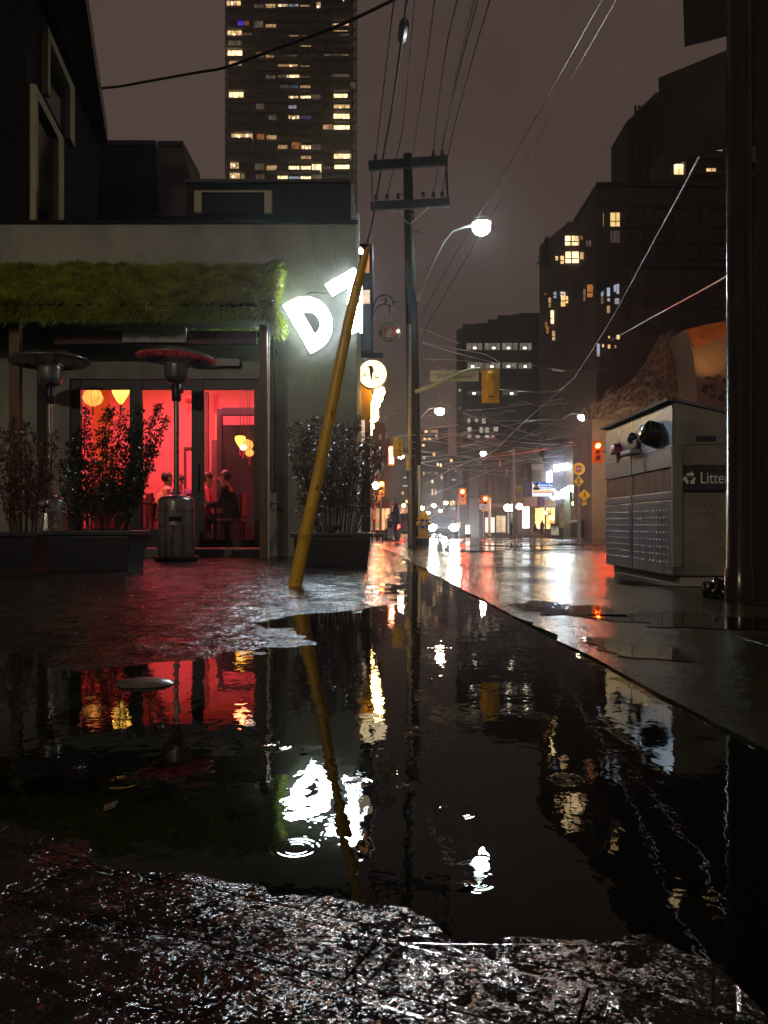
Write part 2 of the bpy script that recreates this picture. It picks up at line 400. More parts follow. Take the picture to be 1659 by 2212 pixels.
# kerbed slab (right) - a thin concrete apron with a lit edge
M_SLAB = wet_mat('wet_concrete', (.030,.031,.016), .04, .24, .7, [(7,.010,.3),(38,.0035,.4),(330,.0012,.5)], spec=.5, slabs=[(1.55,1.5,.012,R(-3),.006)], facets=[(22,.03,.085),(120,.05,.10)])
mb = MB(); ys = [.3+k*.35 for k in range(34)]
rnd = random.Random(3); e = []; ch = 0
for k in range(160):
    y = .3+k*11.8/159; ch = ch*.75+(rnd.random()-.5)*.012+(.022 if rnd.random() < .05 else 0); e.append((curb_x(y)+ch, y))
tz = .007
vs = [(x,y,tz) for x,y in e]+[(25,12.1,tz),(25,.3,tz)]
n_ = len(vs); mb.add(vs+[(x,y,-.05) for x,y,z in vs], [tuple(range(n_))]+[(i,i+n_,(i+1)%n_+n_,(i+1)%n_) for i in range(n_)])
o = mb.build('pavement', M_SLAB); tag(o, 'smooth wet concrete pavement on the right under the litter bin', kind='structure')

M_ROAD = wet_mat('wet_asphalt', (.028,.027,.026), .02, .13, .3, [(1.3,.03,.35),(5,.022,.45),(22,.005,.4)], spec=.9, facets=[(5,.03,.07),(30,.04,.08)])
mb = MB(); yl = [-30,0,6,12]+[12+3*k for k in range(1,21)]+[90,140,300,420]
xl = [-190,-60,-20,0,20,60,190]
vs = [(x,y,GZ(y)-.045) for y in yl for x in xl]; nc = len(xl)
mb.add(vs, [(j*nc+i, j*nc+i+1, (j+1)*nc+i+1, (j+1)*nc+i) for j in range(len(yl)-1) for i in range(nc-1)])
o = mb.build('road', M_ROAD, fixn=False); tag(o, 'wet asphalt street and intersection shining with coloured lights', kind='structure')
# the slab's continuation: ramped street corner beyond the bin
mb = MB(); yl = [12.11,14,16,18,20,22,24]
vs = []
for y in yl: vs += [(curb_x(y)+.01,y,GZ(y)+.0), (2.2+.12*(y-12),y,GZ(y)-.02)]
mb.add(vs, [(2*i,2*i+1,2*i+3,2*i+2) for i in range(len(yl)-1)])
o = mb.build('street_corner', M_SLAB, fixn=False); tag(o, 'wet concrete street corner around the hydrant and utility pole', kind='structure')
# ------------------------------------------------------------------ restaurant on the left
DW = 11.0                                   # distance of its front wall
xl, xr = -11.0, PX(770, DW)
ox0, ox1, oz0, oz1 = PX(150,DW), PX(562,DW), .12, PZ(818,DW)
ztop = PZ(485,DW)
rest = thing('restaurant', 'grey stucco corner restaurant with a glowing red room behind glass doors', 'restaurant', ((xl+xr)/2, DW, 0))
mb = MB()
th = .3
mb.box(xl, ox0, DW, DW+th, -.1, ztop).box(ox1, xr, DW, DW+th, -.1, ztop).box(ox0, ox1, DW, DW+th, oz1, ztop).box(ox0, ox1, DW, DW+th, -.1, oz0)
mb.box(xr-th, xr, DW+th, 24, -.3, ztop)
mb.build('wall', M_STUCCO, rest)
mb = MB(); mb.box(xl, xr-.31, DW+.31, 22, ztop-.3, ztop-.15); mb.build('roof', M_DARK, rest)
mb = MB(); mb.box(xl, xr+.02, DW-.03, DW+th+.05, ztop+.002, ztop+.06); mb.build('coping', M_DARK, rest, bevel=.008)
mb = MB(); mb.box(ox0-.15, ox1+.02, DW-.28, DW-.002, -.08, .115); mb.build('step', mat('step_concrete', (.12,.115,.09), .5, var=.3, bump=.3), rest, bevel=.015)
M_FRAME = mat('door_frame_paint', (.012,.013,.018), .45, var=.2)
# door frames: three bays
bays = [(171,278),(304,412),(438,548)]
mb = MB(); y0, y1 = DW+.04, DW+.12
edges = [150]+[v for b in bays for v in b]+[562]
for a, b in zip(edges[0::2], edges[1::2]): mb.box(PX(a,DW), PX(b,DW), y0, y1, .13, oz1-.01)
for a, b in bays:
    mb.box(PX(a,DW), PX(b,DW), y0+.01, y1-.01, PZ(840,DW), oz1-.01); mb.box(PX(a,DW), PX(b,DW), y0+.01, y1-.01, .13, PZ(1142 if b < 500 else 1165, DW))
fr = mb.build('door_frame', M_FRAME, rest, bevel=.006)
M_GLASS = glass('door_glass', (.97,.97,.97), .015)
for a, b in bays:
    mb = MB(); mb.box(PX(a,DW)-.01, PX(b,DW)+.01, DW+.075, DW+.083, .2, PZ(838,DW)); mb.build('pane', M_GLASS, fr)
mb = MB(); mb.bar((PX(427,DW),DW-.03,.95),(PX(427,DW),DW-.03,1.35),.025); mb.bar((PX(427,DW),DW-.03,1.0),(PX(427,DW),DW+.04,1.0),.02); mb.bar((PX(427,DW),DW-.03,1.3),(PX(427,DW),DW+.04,1.3),.02); mb.build('handle', M_BLACK, fr)
mb = MB(); c = Vector((PX(449,DW), DW+.03, PZ(1157,DW))); 
mb.lathe(c+Vector((0,.044,0)), [(.001,0),(.062,0),(.062,.004),(.001,.004)], 20, mtx=Matrix.Rotation(R(90),3,'X')); mb.build('sticker', mat('sticker_paint', (.3,.3,.26), .6, var=.4, vscale=20), fr)
# the room
M_ROOM = mat('red_room_wall', (.62,.20,.24), .7, var=.12, vscale=1.5)
rx0, rx1, ry1, rz1 = ox0-1.3, xr-.32, DW+4.4, 3.3
mb = MB(); mb.box(rx0, rx1, ry1, ry1+.1, 0, rz1).box(rx0-.1, rx0, DW+.31, ry1, 0, rz1).box(rx1-.02, rx1+.0, DW+.31, ry1, 0, rz1).box(rx0, rx1, DW+.31, ry1, rz1, rz1+.1)
mb.build('room_wall', M_ROOM, rest)
mb = MB(); mb.box(rx0, rx1, DW+.31, ry1, .02, .10); mb.build('room_floor', mat('room_floor', (.05,.03,.03), .35, var=.4), rest)
# dark doorway and inner partition seen through the right-hand door
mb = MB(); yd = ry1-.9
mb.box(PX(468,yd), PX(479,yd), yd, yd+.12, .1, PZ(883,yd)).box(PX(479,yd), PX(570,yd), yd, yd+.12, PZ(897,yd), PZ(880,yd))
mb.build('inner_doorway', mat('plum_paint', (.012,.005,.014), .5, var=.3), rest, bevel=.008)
mb = MB(); mb.box(PX(480,yd+.4), PX(572,yd+.4), yd+.4, yd+.43, .1, 2.4); mb.build('dark_room', mat('dark_room_shade', (.009,.006,.009), .7, var=.6, vscale=2.5), rest)  # near-black sheet stands for the unlit room beyond; its shade is in the colour
mb = MB(); mb.box(PX(452,yd), PX(463,yd), yd+.2, yd+.3, .1, PZ(948,yd)); mb.box(PX(440,yd+.5),PX(447,yd+.5), yd+.6, yd+.68, PZ(1080,yd+.5), PZ(845,yd+.5)); mb.build('room_column', mat('column_paint', (.10,.04,.04), .6), rest)
mb = MB(); yq = ry1-.02
mb.ring([P(398,966,yq),P(449,966,yq),P(449,1066,yq),P(398,1066,yq)],[P(402,970,yq),P(445,970,yq),P(445,1062,yq),P(402,1062,yq)],(0,-.03,0)); mb.build('picture_frame', mat('frame_wood', (.06,.015,.012), .5), rest)
mb = MB(); mb.box(PX(416,yq-.02),PX(428,yq-.02),yq-.012,yq-.002,PZ(1025,yq),PZ(990,yq)); mb.build('picture', mat('picture_print', (.3,.06,.08), .7, var=.8, vscale=14), rest)
mb = MB(); mb.box(rx0+.002, PX(465,ry1-.03), ry1-.05, ry1-.003, .1, 1.0); mb.build('wainscot', mat('wine_wainscot', (.09,.02,.03), .5, var=.5, vscale=3), rest)
mb = MB(); mb.box(PX(176,ry1),PX(236,ry1),ry1-.03,ry1-.004,1.05,3.2); mb.build('orange_wall_panel', mat('orange_wall', (.55,.22,.05), .7, var=.3, vscale=1.2), rest)
mb = MB(); mb.box(PX(455,yd),PX(466,yd),yd+.32,yd+.36,.1,2.6); mb.build('orange_door_jamb', MATS['orange_wall'], rest)
mb = MB(); mb.box(PX(180,ry1),PX(300,ry1),ry1-.55,ry1-.06,1.0,1.06); mb.build('counter_top', mat('counter_dark', (.05,.015,.015), .3), rest)
for k in range(13):
    mb = MB(); x_ = PX(186+k*8.6,ry1); hh = random.uniform(.16,.32); mb.lathe((x_,ry1-.3,1.061),[(.035,0),(.04,hh*.6),(.014,hh*.75),(.014,hh),(.003,hh)],10); mb.build('bottle', mat('bottle_%d' % (k % 3), ((.12,.02,.01),(.03,.03,.08),(.16,.08,.02))[k % 3], .15), rest, smooth=True)
# signboards over the doors
M_DOWN = mat('downpipe_paint', (.09,.075,.05), .5, var=.2)
mb = MB(); mb.tube([(PX(590,DW),DW-.05,PZ(1060,DW)),(PX(590,DW),DW-.05,PZ(700,DW))],.04,10); 
for q in (760,900,1030): mb.box(PX(584,DW)-.02,PX(597,DW)+.02,DW-.06,DW-.002,PZ(q+3,DW),PZ(q-3,DW))
mb.build('downpipe', M_DOWN, rest)
mb = MB(); mb.box(PX(420,DW),PX(522,DW),DW-.1,DW-.003,PZ(795,DW),PZ(775,DW)); mb.build('bar_speaker', M_BLACK, rest, bevel=.012)
mb = MB(); yb = DW-.004
def stroke(mb, pts, wd, y):
    for a, b in zip(pts, pts[1:]):
        A, B = P(a[0],a[1],y), P(b[0],b[1],y); d = (B-A).normalized(); s = Vector((d.z,0,-d.x))*wd
        mb.prism([A-s,B-s,B+s,A+s],(0,-.001,0))
for pts in ([(583,1105),(583,1089),(587,1085),(590,1089),(585,1095),(591,1105)],[(593,1105),(593,1097),(596,1096)],[(598,1096),(598,1104),(601,1103),(602,1096)],[(604,1104),(604,1097),(607,1099),(608,1104)],[(613,1097),(610,1099),(613,1101),(610,1104)],[(580,1092),(589,1087),(603,1089)]):
    stroke(mb, pts, .007, yb)
mb.build('graffiti_tag', M_BLACK, rest)
# set-back upper storey with a pale L-shaped frame
up = thing('rooftop_storey', 'low dark set-back storey with a pale L-shaped frame above the restaurant roof', 'rooftop building', (PX(580,12.2),12.2,ztop))
yu = 12.2
mb = MB(); mb.box(PX(404,yu),PX(758,yu),yu,yu+5,ztop-.2,PZ(397,yu)); mb.build('wall', M_DARK, up)
mb = MB(); mb.box(PX(402,yu),PX(760,yu),yu-.06,yu+5.02,PZ(397,yu)+.002,PZ(390,yu)); mb.build('coping', M_BLACK, up)
mb = MB(); y_ = yu-.05
mb.box(PX(421,yu),PX(437,yu),y_,yu-.003,PZ(461,yu),PZ(414,yu)).box(PX(437.1,yu),PX(572,yu),y_,yu-.003,PZ(418,yu),PZ(414,yu)).box(PX(572.1,yu),PX(588,yu),y_,yu-.003,PZ(462,yu),PZ(414,yu)); mb.build('window_frame', M_TRIM, up)
mb = MB(); mb.box(PX(438,yu),PX(571,yu),yu-.02,yu-.004,PZ(462,yu),PZ(419,yu)); mb.build('pane', mat('dark_pane', (.008,.008,.01), .08), up)

# dark house behind, its eave hanging out over the lane
hs = thing('gabled_house', 'tall dark house with pale window trims under a deep overhanging eave at upper left', 'house', (-6,13,4.75))
def HW(px, top=False):   # wall plane running away to the right
    d = 16-(212-px)/ (212-93.6)*4.0
    return d
wx = lambda d: -5.96+.159*(16-d)
zt = 8.4
mb = MB(); mb.prism([(wx(16),16,4.75),(wx(11.15),11.15,4.75),(-14,11.15,4.75),(-14,16,4.75)],(0,0,zt-4.75)); mb.build('wall', M_DARK, hs)
mb = MB(); zo = zt+.003
mb.prism([(wx(16)+.02,16.02,zo),(wx(16)+.0+S(20,16),16.02,zo),(wx(11.4)+S(112,11.4),11.4,zo),(wx(10.4)+.95,10.4,zo),(wx(10.4)-.3,10.4,zo),(-14,10.4,zo),(-14,16,zo)],(0,0,.35)); mb.build('eave', M_BLACK, hs)
def house_window(d0, d1, z0, z1):
    m1 = MB(); nrm = Vector((1,.159,0)).normalized(); t_ = .1
    def q(d, z, o): return Vector((wx(d),d,z))+nrm*o
    for (a,b,c,e) in ((d0,d0+.12,z0,z1),(d1-.34,d1,z0,z1),(d0+.121,d1-.341,z1-.16,z1)):
        m1.add([q(a,c,.003),q(b,c,.003),q(b,e,.003),q(a,e,.003),q(a,c,t_),q(b,c,t_),q(b,e,t_),q(a,e,t_)],[(0,1,2,3),(4,5,6,7),(0,1,5,4),(1,2,6,5),(2,3,7,6),(3,0,4,7)])
    fr_ = m1.build('window_frame', M_TRIM, hs)
    m2 = MB(); m2.add([q(d0+.1,z0,.02),q(d1-.1,z0,.02),q(d1-.1,z1-.1,.02),q(d0+.1,z1-.1,.02)],[(0,1,2,3)]); m2.build('pane', mat('dark_pane', (.008,.008,.01), .08), fr_)
house_window(11.25, 12.85, 4.8, PZ(262,12.3)); house_window(11.9, 13.6, 7.15, 8.2)
for (nm, lab, poly, d, dep) in (('roof_annex','square dark rear annex between the house and the chimney',[(150,470),(150,312),(335,309),(345,470)],19,3.),
        ('chimney_stack','leaning dark brick chimney stack with a sloped shoulder beside the set-back storey',[(344,470),(344,314),(394,314),(413,392),(413,470)],18,1.6)):
    t = thing(nm, lab, nm.split('_')[1] if 'chim' not in nm else 'chimney', P((poly[0][0]+poly[2][0])/2,470,d))
    m1 = MB(); m1.prism([P(a,b,d) for a,b in poly],(0,dep,0)); m1.build('wall', M_BRICKDARK if 'chim' in nm else M_DARK, t)
    m1 = MB(); (ax,ay),(bx,by) = poly[1],poly[2]
    m1.obox(P((ax+bx)/2,ay-2,d)+Vector((0,dep/2,0)),(S((bx-ax)/2+2,d),0,0),(0,dep/2+.05,0),(0,0,.06)); m1.build('capping', M_BLACK, t)
    # stands on a flat roof behind the restaurant
ft = thing('rear_block', 'low black rear building filling the gap behind the restaurant parapet', 'building', (-8,17,0))
mb = MB(); mb.box(-14,-3.2,17,23,-.2,PZ(470,17)); mb.build('wall', M_DARK, ft)
mb = MB(); mb.box(-14,-3.15,16.95,23,PZ(470,17)+.003,PZ(464,17)); mb.build('coping', M_BLACK, ft)

# ------------------------------------------------------------------ artificial-grass awning
aw = thing('grass_awning', 'awning clad in shaggy artificial grass on brown timber posts over the red doors', 'awning', (PX(300,10.3),10.3,0))
ax0, ax1 = -8.0, PX(568,10.0)
za, zb, zc = PZ(574,10.9), 3.30, 3.14
ya, yb = 10.95, 10.0
M_BOARD = mat('awning_board', (.03,.028,.02), .8)
M_GRASS = mat('plastic_grass', (.37,.43,.05), .5, var=.6, vscale=3.5, coord='Object')
mb = MB(); mb.prism([(ax0,ya,za),(ax0,yb,zb),(ax0,yb,zc),(ax0,yb+.06,zc),(ax0,yb+.08,zb-.05),(ax0,ya,za-.12)],(ax1-ax0,0,0)); mb.build('deck', M_BOARD, aw)
rg = np.random.RandomState(4)
def blades(mb, fn, nrm_fn, N, L, wd):
    for k in range(N):
        p, nr = fn(), nrm_fn()
        t1 = Vector((rg.randn(),rg.randn(),rg.randn())); d = (nr*1.0+t1*.45+Vector((0,0,-.35))).normalized()
        s = d.cross(Vector((rg.randn(),rg.randn(),rg.randn()))).normalized()*wd; h = L*(.5+rg.rand())
        a = p-s; b = p+s; c = p+d*h+Vector((0,0,-.25*h))
        i = len(mb.v); mb.v += [tuple(a),tuple(b),tuple(c)]; mb.f.append([i,i+1,i+2]); mb.m.append(0)
mb = MB()
clump = lambda x, z: max(0,.5+.35*math.sin(x*5.1+math.sin(z*9)*1.5)*math.sin(z*11+x*3.)+.35*math.sin(x*13.7+z*17)*math.sin(x*9.1-z*23))
def front():
    while True:
        u, v = rg.rand(), rg.rand(); x = ax0+1.4+(ax1-ax0-1.4)*u
        p = Vector((x, ya+(yb-ya)*v, za+(zb-za)*v))
        k = clump(x, p.z*1.3)
        if rg.rand() < .12+.95*k: return p+Vector((0,-.64,.76))*.055*k
blades(mb, front, lambda: Vector((0,-.64,.76)), 38000, .10, .006)
blades(mb, lambda: Vector((ax0+1.4+(ax1-ax0-1.4)*rg.rand(), yb-.005, zb+(zc-.02-zb)*rg.rand()**1.3)), lambda: Vector((0,-1,-.1)), 11000, .08, .0065)
# rolled right-hand end: a fat tuft round the rafter and a fringe hanging below it
def endp():
    v = rg.rand(); g = rg.rand()*6.28; r = .06+.05*rg.rand()
    return Vector((ax1+.02+r*math.cos(g), ya+(yb-ya)*v, za+(zb-za)*v+.01+r*math.sin(g)))
blades(mb, endp, lambda: Vector((.9,-.5,.35)), 9500, .10, .007)
def endf(): 
    v = rg.rand(); return Vector((ax1+.03+.12*rg.rand(), yb+.04+.9*v, zc+.02+.16*rg.rand()))
blades(mb, endf, lambda: Vector((.6,-.6,-.3)), 7500, .10, .007)
def under(): return Vector((ax1-2.3*rg.rand()**1.2, 10.62+.06*rg.rand(), 3.02+.16*rg.rand()))
blades(mb, under, lambda: Vector((0,-1,-.2)), 5500, .08, .006)
mb.build('grass', M_GRASS, aw, fixn=False)
mb = MB(); mb.bar((ax1+.13,ya,za-.02),(ax1+.13,yb+.02,zb+.03),.03,.10); mb.build('end_rafter', M_WHITE, aw)
for a, b in ((24,46),(562,578)):
    mb = MB(); mb.box(PX(a,10.3),PX(b,10.3),10.24,10.34,-.02,3.13); mb.build('post', M_WOODPOST, aw, bevel=.006)
mb = MB(); mb.box(PX(579,10.3)+.004,PX(583,10.3)+.004,10.24,10.26,-.0,3.1); mb.build('post_edge_strip', mat('pale_strip', (.55,.5,.38), .4), aw)
mb = MB(); mb.box(ax0,ax1-.1,10.55,10.62,PZ(718,10.6),3.05); mb.build('header_beam', M_BLACK, aw)
M_REDBM = mat('oxblood_beam', (.10,.018,.016), .5, var=.25)
mb = MB(); mb.box(PX(120,10.5),PX(555,10.5),10.46,10.54,PZ(744,10.5),PZ(716,10.5)); mb.build('fascia_beam', M_REDBM, aw, bevel=.006)
mb = MB(); mb.box(PX(267,10.45),PX(404,10.45),10.40,10.455,PZ(741,10.45),PZ(709,10.45)); mb.build('blank_signboard', mat('blank_board', (.42,.40,.37), .45, var=.25, vscale=4), aw, bevel=.006)
for px_, py_ in ((372,676),(140,672),(82,676),(455,672),(498,680)):
    mb = MB(); p = P(px_,py_,10.05); mb.lathe(p,[(.004,.03),(.014,.025),(.018,0),(.012,-.018),(.002,-.028)],10); mb.build('clip_bulb', mat('unlit_bulb', (.6,.6,.6), .1, spec=.8), aw)
mb = MB(); mb.tube([P(590,705,10.5),P(594,722,10.5),P(588,733,10.5),P(582,737,10.5)],.006,6); mb.build('cable', M_WIRE, aw)

# ------------------------------------------------------------------ lit sign letters on the wall
sg = thing('illuminated_letters', 'glowing white letters D7 climbing the grey wall at a tilt beside the yellow post', 'sign', (PX(690,DW),DW,PZ(690,DW)))
u = DW/F*.2315; yl0 = DW-.13
def T(o, r, dn):     # text frame (right, down) in zoom units -> world
    zx = o[0]+r*.866+dn*.5; zy = o[1]-r*.5+dn*.866
    return Vector((PX(548.5+zx*.2315,DW), yl0, PZ(493.7+zy*.2315,DW)))
oD = (283,742)
N = 40; out, inn = [], []
def bowl(x0, rx, cy, ry, xs):
    pts = []
    for k in range(16): pts.append((xs+(x0-xs)*k/16, cy-ry))
    for k in range(48): g = -math.pi/2+math.pi*k/48; pts.append((x0+rx*math.cos(g), cy+ry*math.sin(g)))
    for k in range(16): pts.append((x0-(x0-xs)*k/16, cy+ry))
    for k in range(16): pts.append((xs, cy+ry-2*ry*k/16))
    return pts
mb = MB(); mb.ring([T(oD,*q) for q in bowl(95,243,251,251,0)],[T(oD,*q) for q in bowl(130,95,262,112,118)],(0,.09,0)); mb.m = [(0,2,1,2)[i % 4] for i in range(len(mb.f))]; mb.build('letter', [E_LETTER,E_LSIDE,E_LIN], sg)
o7 = (672,550)
poly = [(0,0),(309,0),(312,100),(180,300),(50,515),(-55,500),(60,300),(180,112),(5,112)]
mb = MB(); mb.prism([T(o7,*q) for q in poly],(0,.09,0)); mb.m = [0,2]+[1]*(len(mb.f)-2); mb.build('letter', [E_LETTER,E_LSIDE,E_LIN], sg)
M_GROOVE = mat('letter_return', (.45,.47,.5), .5)
mb = MB()
for a, b in (((oD,-4,55),(oD,95,55)),((oD,40,480),(oD,40,100)),((oD,40,480),(oD,120,488)),((o7,60,92),(o7,205,92))):
    A, B = T(*a), T(*b); d = (B-A).normalized(); s = Vector((d.z,0,-d.x))*.006; mb.prism([A-s,B-s,B+s,A+s],(0,-.006,0))
mb.build('letter_seam', M_GROOVE, sg)
mb = MB(); mb.tube([T(oD,250,-6)+Vector((0,.1,0)),T(oD,300,10)+Vector((0,.11,0)),T(o7,-20,60)+Vector((0,.1,0))],.006,6); mb.build('cable', M_WIRE, sg)
mb = MB()
for q in (T(oD,60,80),T(oD,60,420),T(oD,270,180),T(o7,60,50),T(o7,250,60),T(o7,0,480)): mb.tube([q+Vector((0,.085,0)),q+Vector((0,.13,0))],.01,6)
mb.build('stand_off', M_STEEL, sg)
# ------------------------------------------------------------------ people
def skin_mesh(name, joints, edges, rad):
    me = bpy.data.meshes.new(name+'_skel'); keys = list(joints)
    me.from_pydata([joints[k] for k in keys], [(keys.index(a), keys.index(b)) for a, b in edges], [])
    o = bpy.data.objects.new(name+'_skel', me); COL.objects.link(o)
    md = o.modifiers.new('skin', 'SKIN')
    sv = me.skin_vertices[0].data
    for i, k in enumerate(keys): r = rad[k]; sv[i].radius = r if isinstance(r, tuple) else (r, r); sv[i].use_root = (k == 'pelvis')
    o.modifiers.new('sub', 'SUBSURF').levels = 2
    dg = bpy.context.evaluated_depsgraph_get(); dg.update()
    out = bpy.data.meshes.new_from_object(o.evaluated_get(dg)); bpy.data.objects.remove(o)
    return out
def mesh_mb(me):
    mb = MB(); mb.v = [tuple(v.co) for v in me.vertices]; mb.f = [list(p.vertices) for p in me.polygons]; mb.m = [0]*len(mb.f); return mb
STAND = dict(pelvis=(0,0,.53), waist=(0,0,.62), chest=(0,.0,.74), neck=(0,.0,.835), jaw=(0,.015,.875), head=(0,.012,.93), crown=(0,.0,.965),
  shL=(-.095,0,.805), elL=(-.125,-.02,.645), wrL=(-.12,.03,.505), shR=(.095,0,.805), elR=(.125,-.02,.645), wrR=(.12,.03,.505),
  hpL=(-.05,0,.50), knL=(-.055,.015,.28), anL=(-.055,-.01,.05), toL=(-.062,.075,.022), hpR=(.05,0,.50), knR=(.055,.015,.28), anR=(.055,-.01,.05), toR=(.062,.075,.022))
RAD = dict(pelvis=(.082,.06), waist=(.075,.055), chest=(.09,.06), neck=.032, jaw=.042, head=.05, crown=.036,
  shL=.036, elL=.026, wrL=.018, shR=.036, elR=.026, wrR=.018, hpL=.055, knL=.036, anL=.024, toL=.02, hpR=.055, knR=.036, anR=.024, toR=.02)
EDG = [('pelvis','waist'),('waist','chest'),('chest','neck'),('neck','jaw'),('jaw','head'),('head','crown'),('chest','shL'),('shL','elL'),('elL','wrL'),('chest','shR'),('shR','elR'),('elR','wrR'),
  ('pelvis','hpL'),('hpL','knL'),('knL','anL'),('anL','toL'),('pelvis','hpR'),('hpR','knR'),('knR','anR'),('anR','toR')]
def person(loc, h, rz, label, pose=None, coat=None, trousers=None, hem=.40, hood=False, group=None, hair=True, backpack=None):
    t = thing('person', label, 'person', loc, group, rz)
    J = dict(STAND); J.update(pose or {})
    V = {k: Vector(v)*h for k, v in J.items()}
    rad = {k: (tuple(x*h for x in r) if isinstance(r, tuple) else r*h) for k, r in RAD.items()}
    body = mesh_mb(skin_mesh('body', {k: tuple(v) for k, v in V.items()}, EDG, rad))
    fw = (V['head']-V['neck']); 
    hd = V['head']
    body.ball(hd+Vector((0,.056,-.012))*h, .012*h, 6, 5, sz=1.5)                       # nose
    for sx_ in (-1,1):
        body.ball(hd+Vector((.05*sx_,.0,-.008))*h, .014*h, 6, 5, sx=.5, sz=1.4)          # ears
    for s_ in ('L','R'):                                                               # hands
        wv = V['wr'+s_]; d = (wv-V['el'+s_]).normalized(); sd = Vector((1,0,0)) if abs(d.x) < .8 else Vector((0,0,1)); a = d.cross(sd).normalized(); sd = a.cross(d).normalized()
        body.tube([wv, wv+d*.03*h, wv+d*.052*h], [.017*h,.022*h,.019*h], 8)
        for k, L in enumerate((.038,.046,.043,.034)):
            b0 = wv+d*.05*h+a*(k-1.5)*.010*h
            body.tube([b0, b0+d*L*.5*h+sd*.004*h, b0+d*L*.85*h+sd*.016*h],[.0052*h,.005*h,.004*h],6)
        b0 = wv+d*.018*h-a*.018*h; body.tube([b0,b0+(d*.7-a*.5)*.026*h,b0+(d*1.0-a*.35)*.042*h],[.0065*h,.006*h,.0045*h],6)
    body.build('body', M_SKIN, t, smooth=True, local=True)
    coat = coat or M_CLOTH; trousers = trousers or M_CLOTH
    mb = MB(); cz = [V['neck']+Vector((0,0,-.012*h)), V['neck']*.45+V['chest']*.55, V['chest'], V['waist'], V['pelvis']]
    ra = [(.045,.04),(.105,.062),(.118,.08),(.112,.082),(.122,.088)]
    hp = (V['hpL']+V['hpR'])/2; kn = (V['knL']+V['knR'])/2
    if hem < .5:
        cz.append(V['pelvis']+(Vector((0,0,-1)) if (kn-hp).normalized().z < -.6 else (kn-hp).normalized()*.5+Vector((0,0,-.3)))*(.53-hem)*h); ra.append((.128,.10))
    vs = []; n_ = 16
    for c, (a, b) in zip(cz, ra):
        for k in range(n_): g = 6.2832*k/n_; vs.append(c+Vector((a*h*math.cos(g), b*h*math.sin(g),0)))
    fs = [(i*n_+k, i*n_+(k+1)%n_, (i+1)*n_+(k+1)%n_, (i+1)*n_+k) for i in range(len(cz)-1) for k in range(n_)]
    mb.add(vs, fs+[tuple(range(n_)), tuple(range((len(cz)-1)*n_, len(cz)*n_))])
    for s_ in ('L','R'):
        mb.tube([V['sh'+s_]+Vector((0,0,.01*h))-Vector((V['sh'+s_].x*.35,0,0)), V['sh'+s_], V['el'+s_], V['wr'+s_]],[.038*h,.046*h,.037*h,.028*h],10)
    if hood:
        mb.ball(V['head']+Vector((0,-.014,.002))*h, .068*h, 12, 8, sz=1.15); mb.tube([V['neck']+Vector((0,-.01,-.02))*h, V['jaw']+Vector((0,-.018,.0))*h],[.06*h,.05*h],10)
    mb.build('coat', coat, t, smooth=True, local=True)
    mb = MB()
    for s_ in ('L','R'): mb.tube([V['pelvis']*.6+V['hp'+s_]*.4, V['hp'+s_], V['kn'+s_], V['an'+s_]],[.05*h,.066*h,.046*h,.036*h],10)
    mb.build('trousers', trousers, t, smooth=True, local=True)
    for s_ in ('L','R'):
        mb = MB(); a, b = V['an'+s_], V['to'+s_]; d = b-a; d.z = 0
        mb.tube([a-d*.25+Vector((0,0,-.02*h)), a+d*.3+Vector((0,0,-.018*h)), b+Vector((0,0,-.002*h)), b+d*.2+Vector((0,0,-.004*h))],[.026*h,.03*h,.024*h,.014*h],8); mb.build('shoe', M_BLACK, t, smooth=True, local=True)
    if hair and not hood:
        mb = MB(); mb.ball(V['head']+Vector((0,-.014,.012))*h, .058*h, 12, 8, sx=.98, sz=1.05); mb.build('hair', M_HAIR, t, smooth=True, local=True)
    if backpack:
        mb = MB(); c = V['chest']+Vector((0,-.13,-.03))*h; mb.box(c.x-.08*h,c.x+.08*h,c.y-.05*h,c.y+.06*h,c.z-.12*h,c.z+.08*h); mb.build('backpack', backpack, t, bevel=.03*h, local=True)
    return t
SIT = dict(pelvis=(0,0,.28), waist=(0,.01,.37), chest=(0,.03,.49), neck=(0,.05,.585), jaw=(0,.075,.625), head=(0,.07,.68), crown=(0,.06,.715), shL=(-.095,.04,.555), elL=(-.12,.08,.41), wrL=(-.07,.22,.40),
  shR=(.095,.04,.555), elR=(.12,.08,.41), wrR=(.07,.22,.40), hpL=(-.05,.02,.27), knL=(-.06,.25,.28), anL=(-.06,.24,.05), toL=(-.065,.33,.022), hpR=(.05,.02,.27), knR=(.06,.25,.28), anR=(.06,.24,.05), toR=(.065,.33,.022))

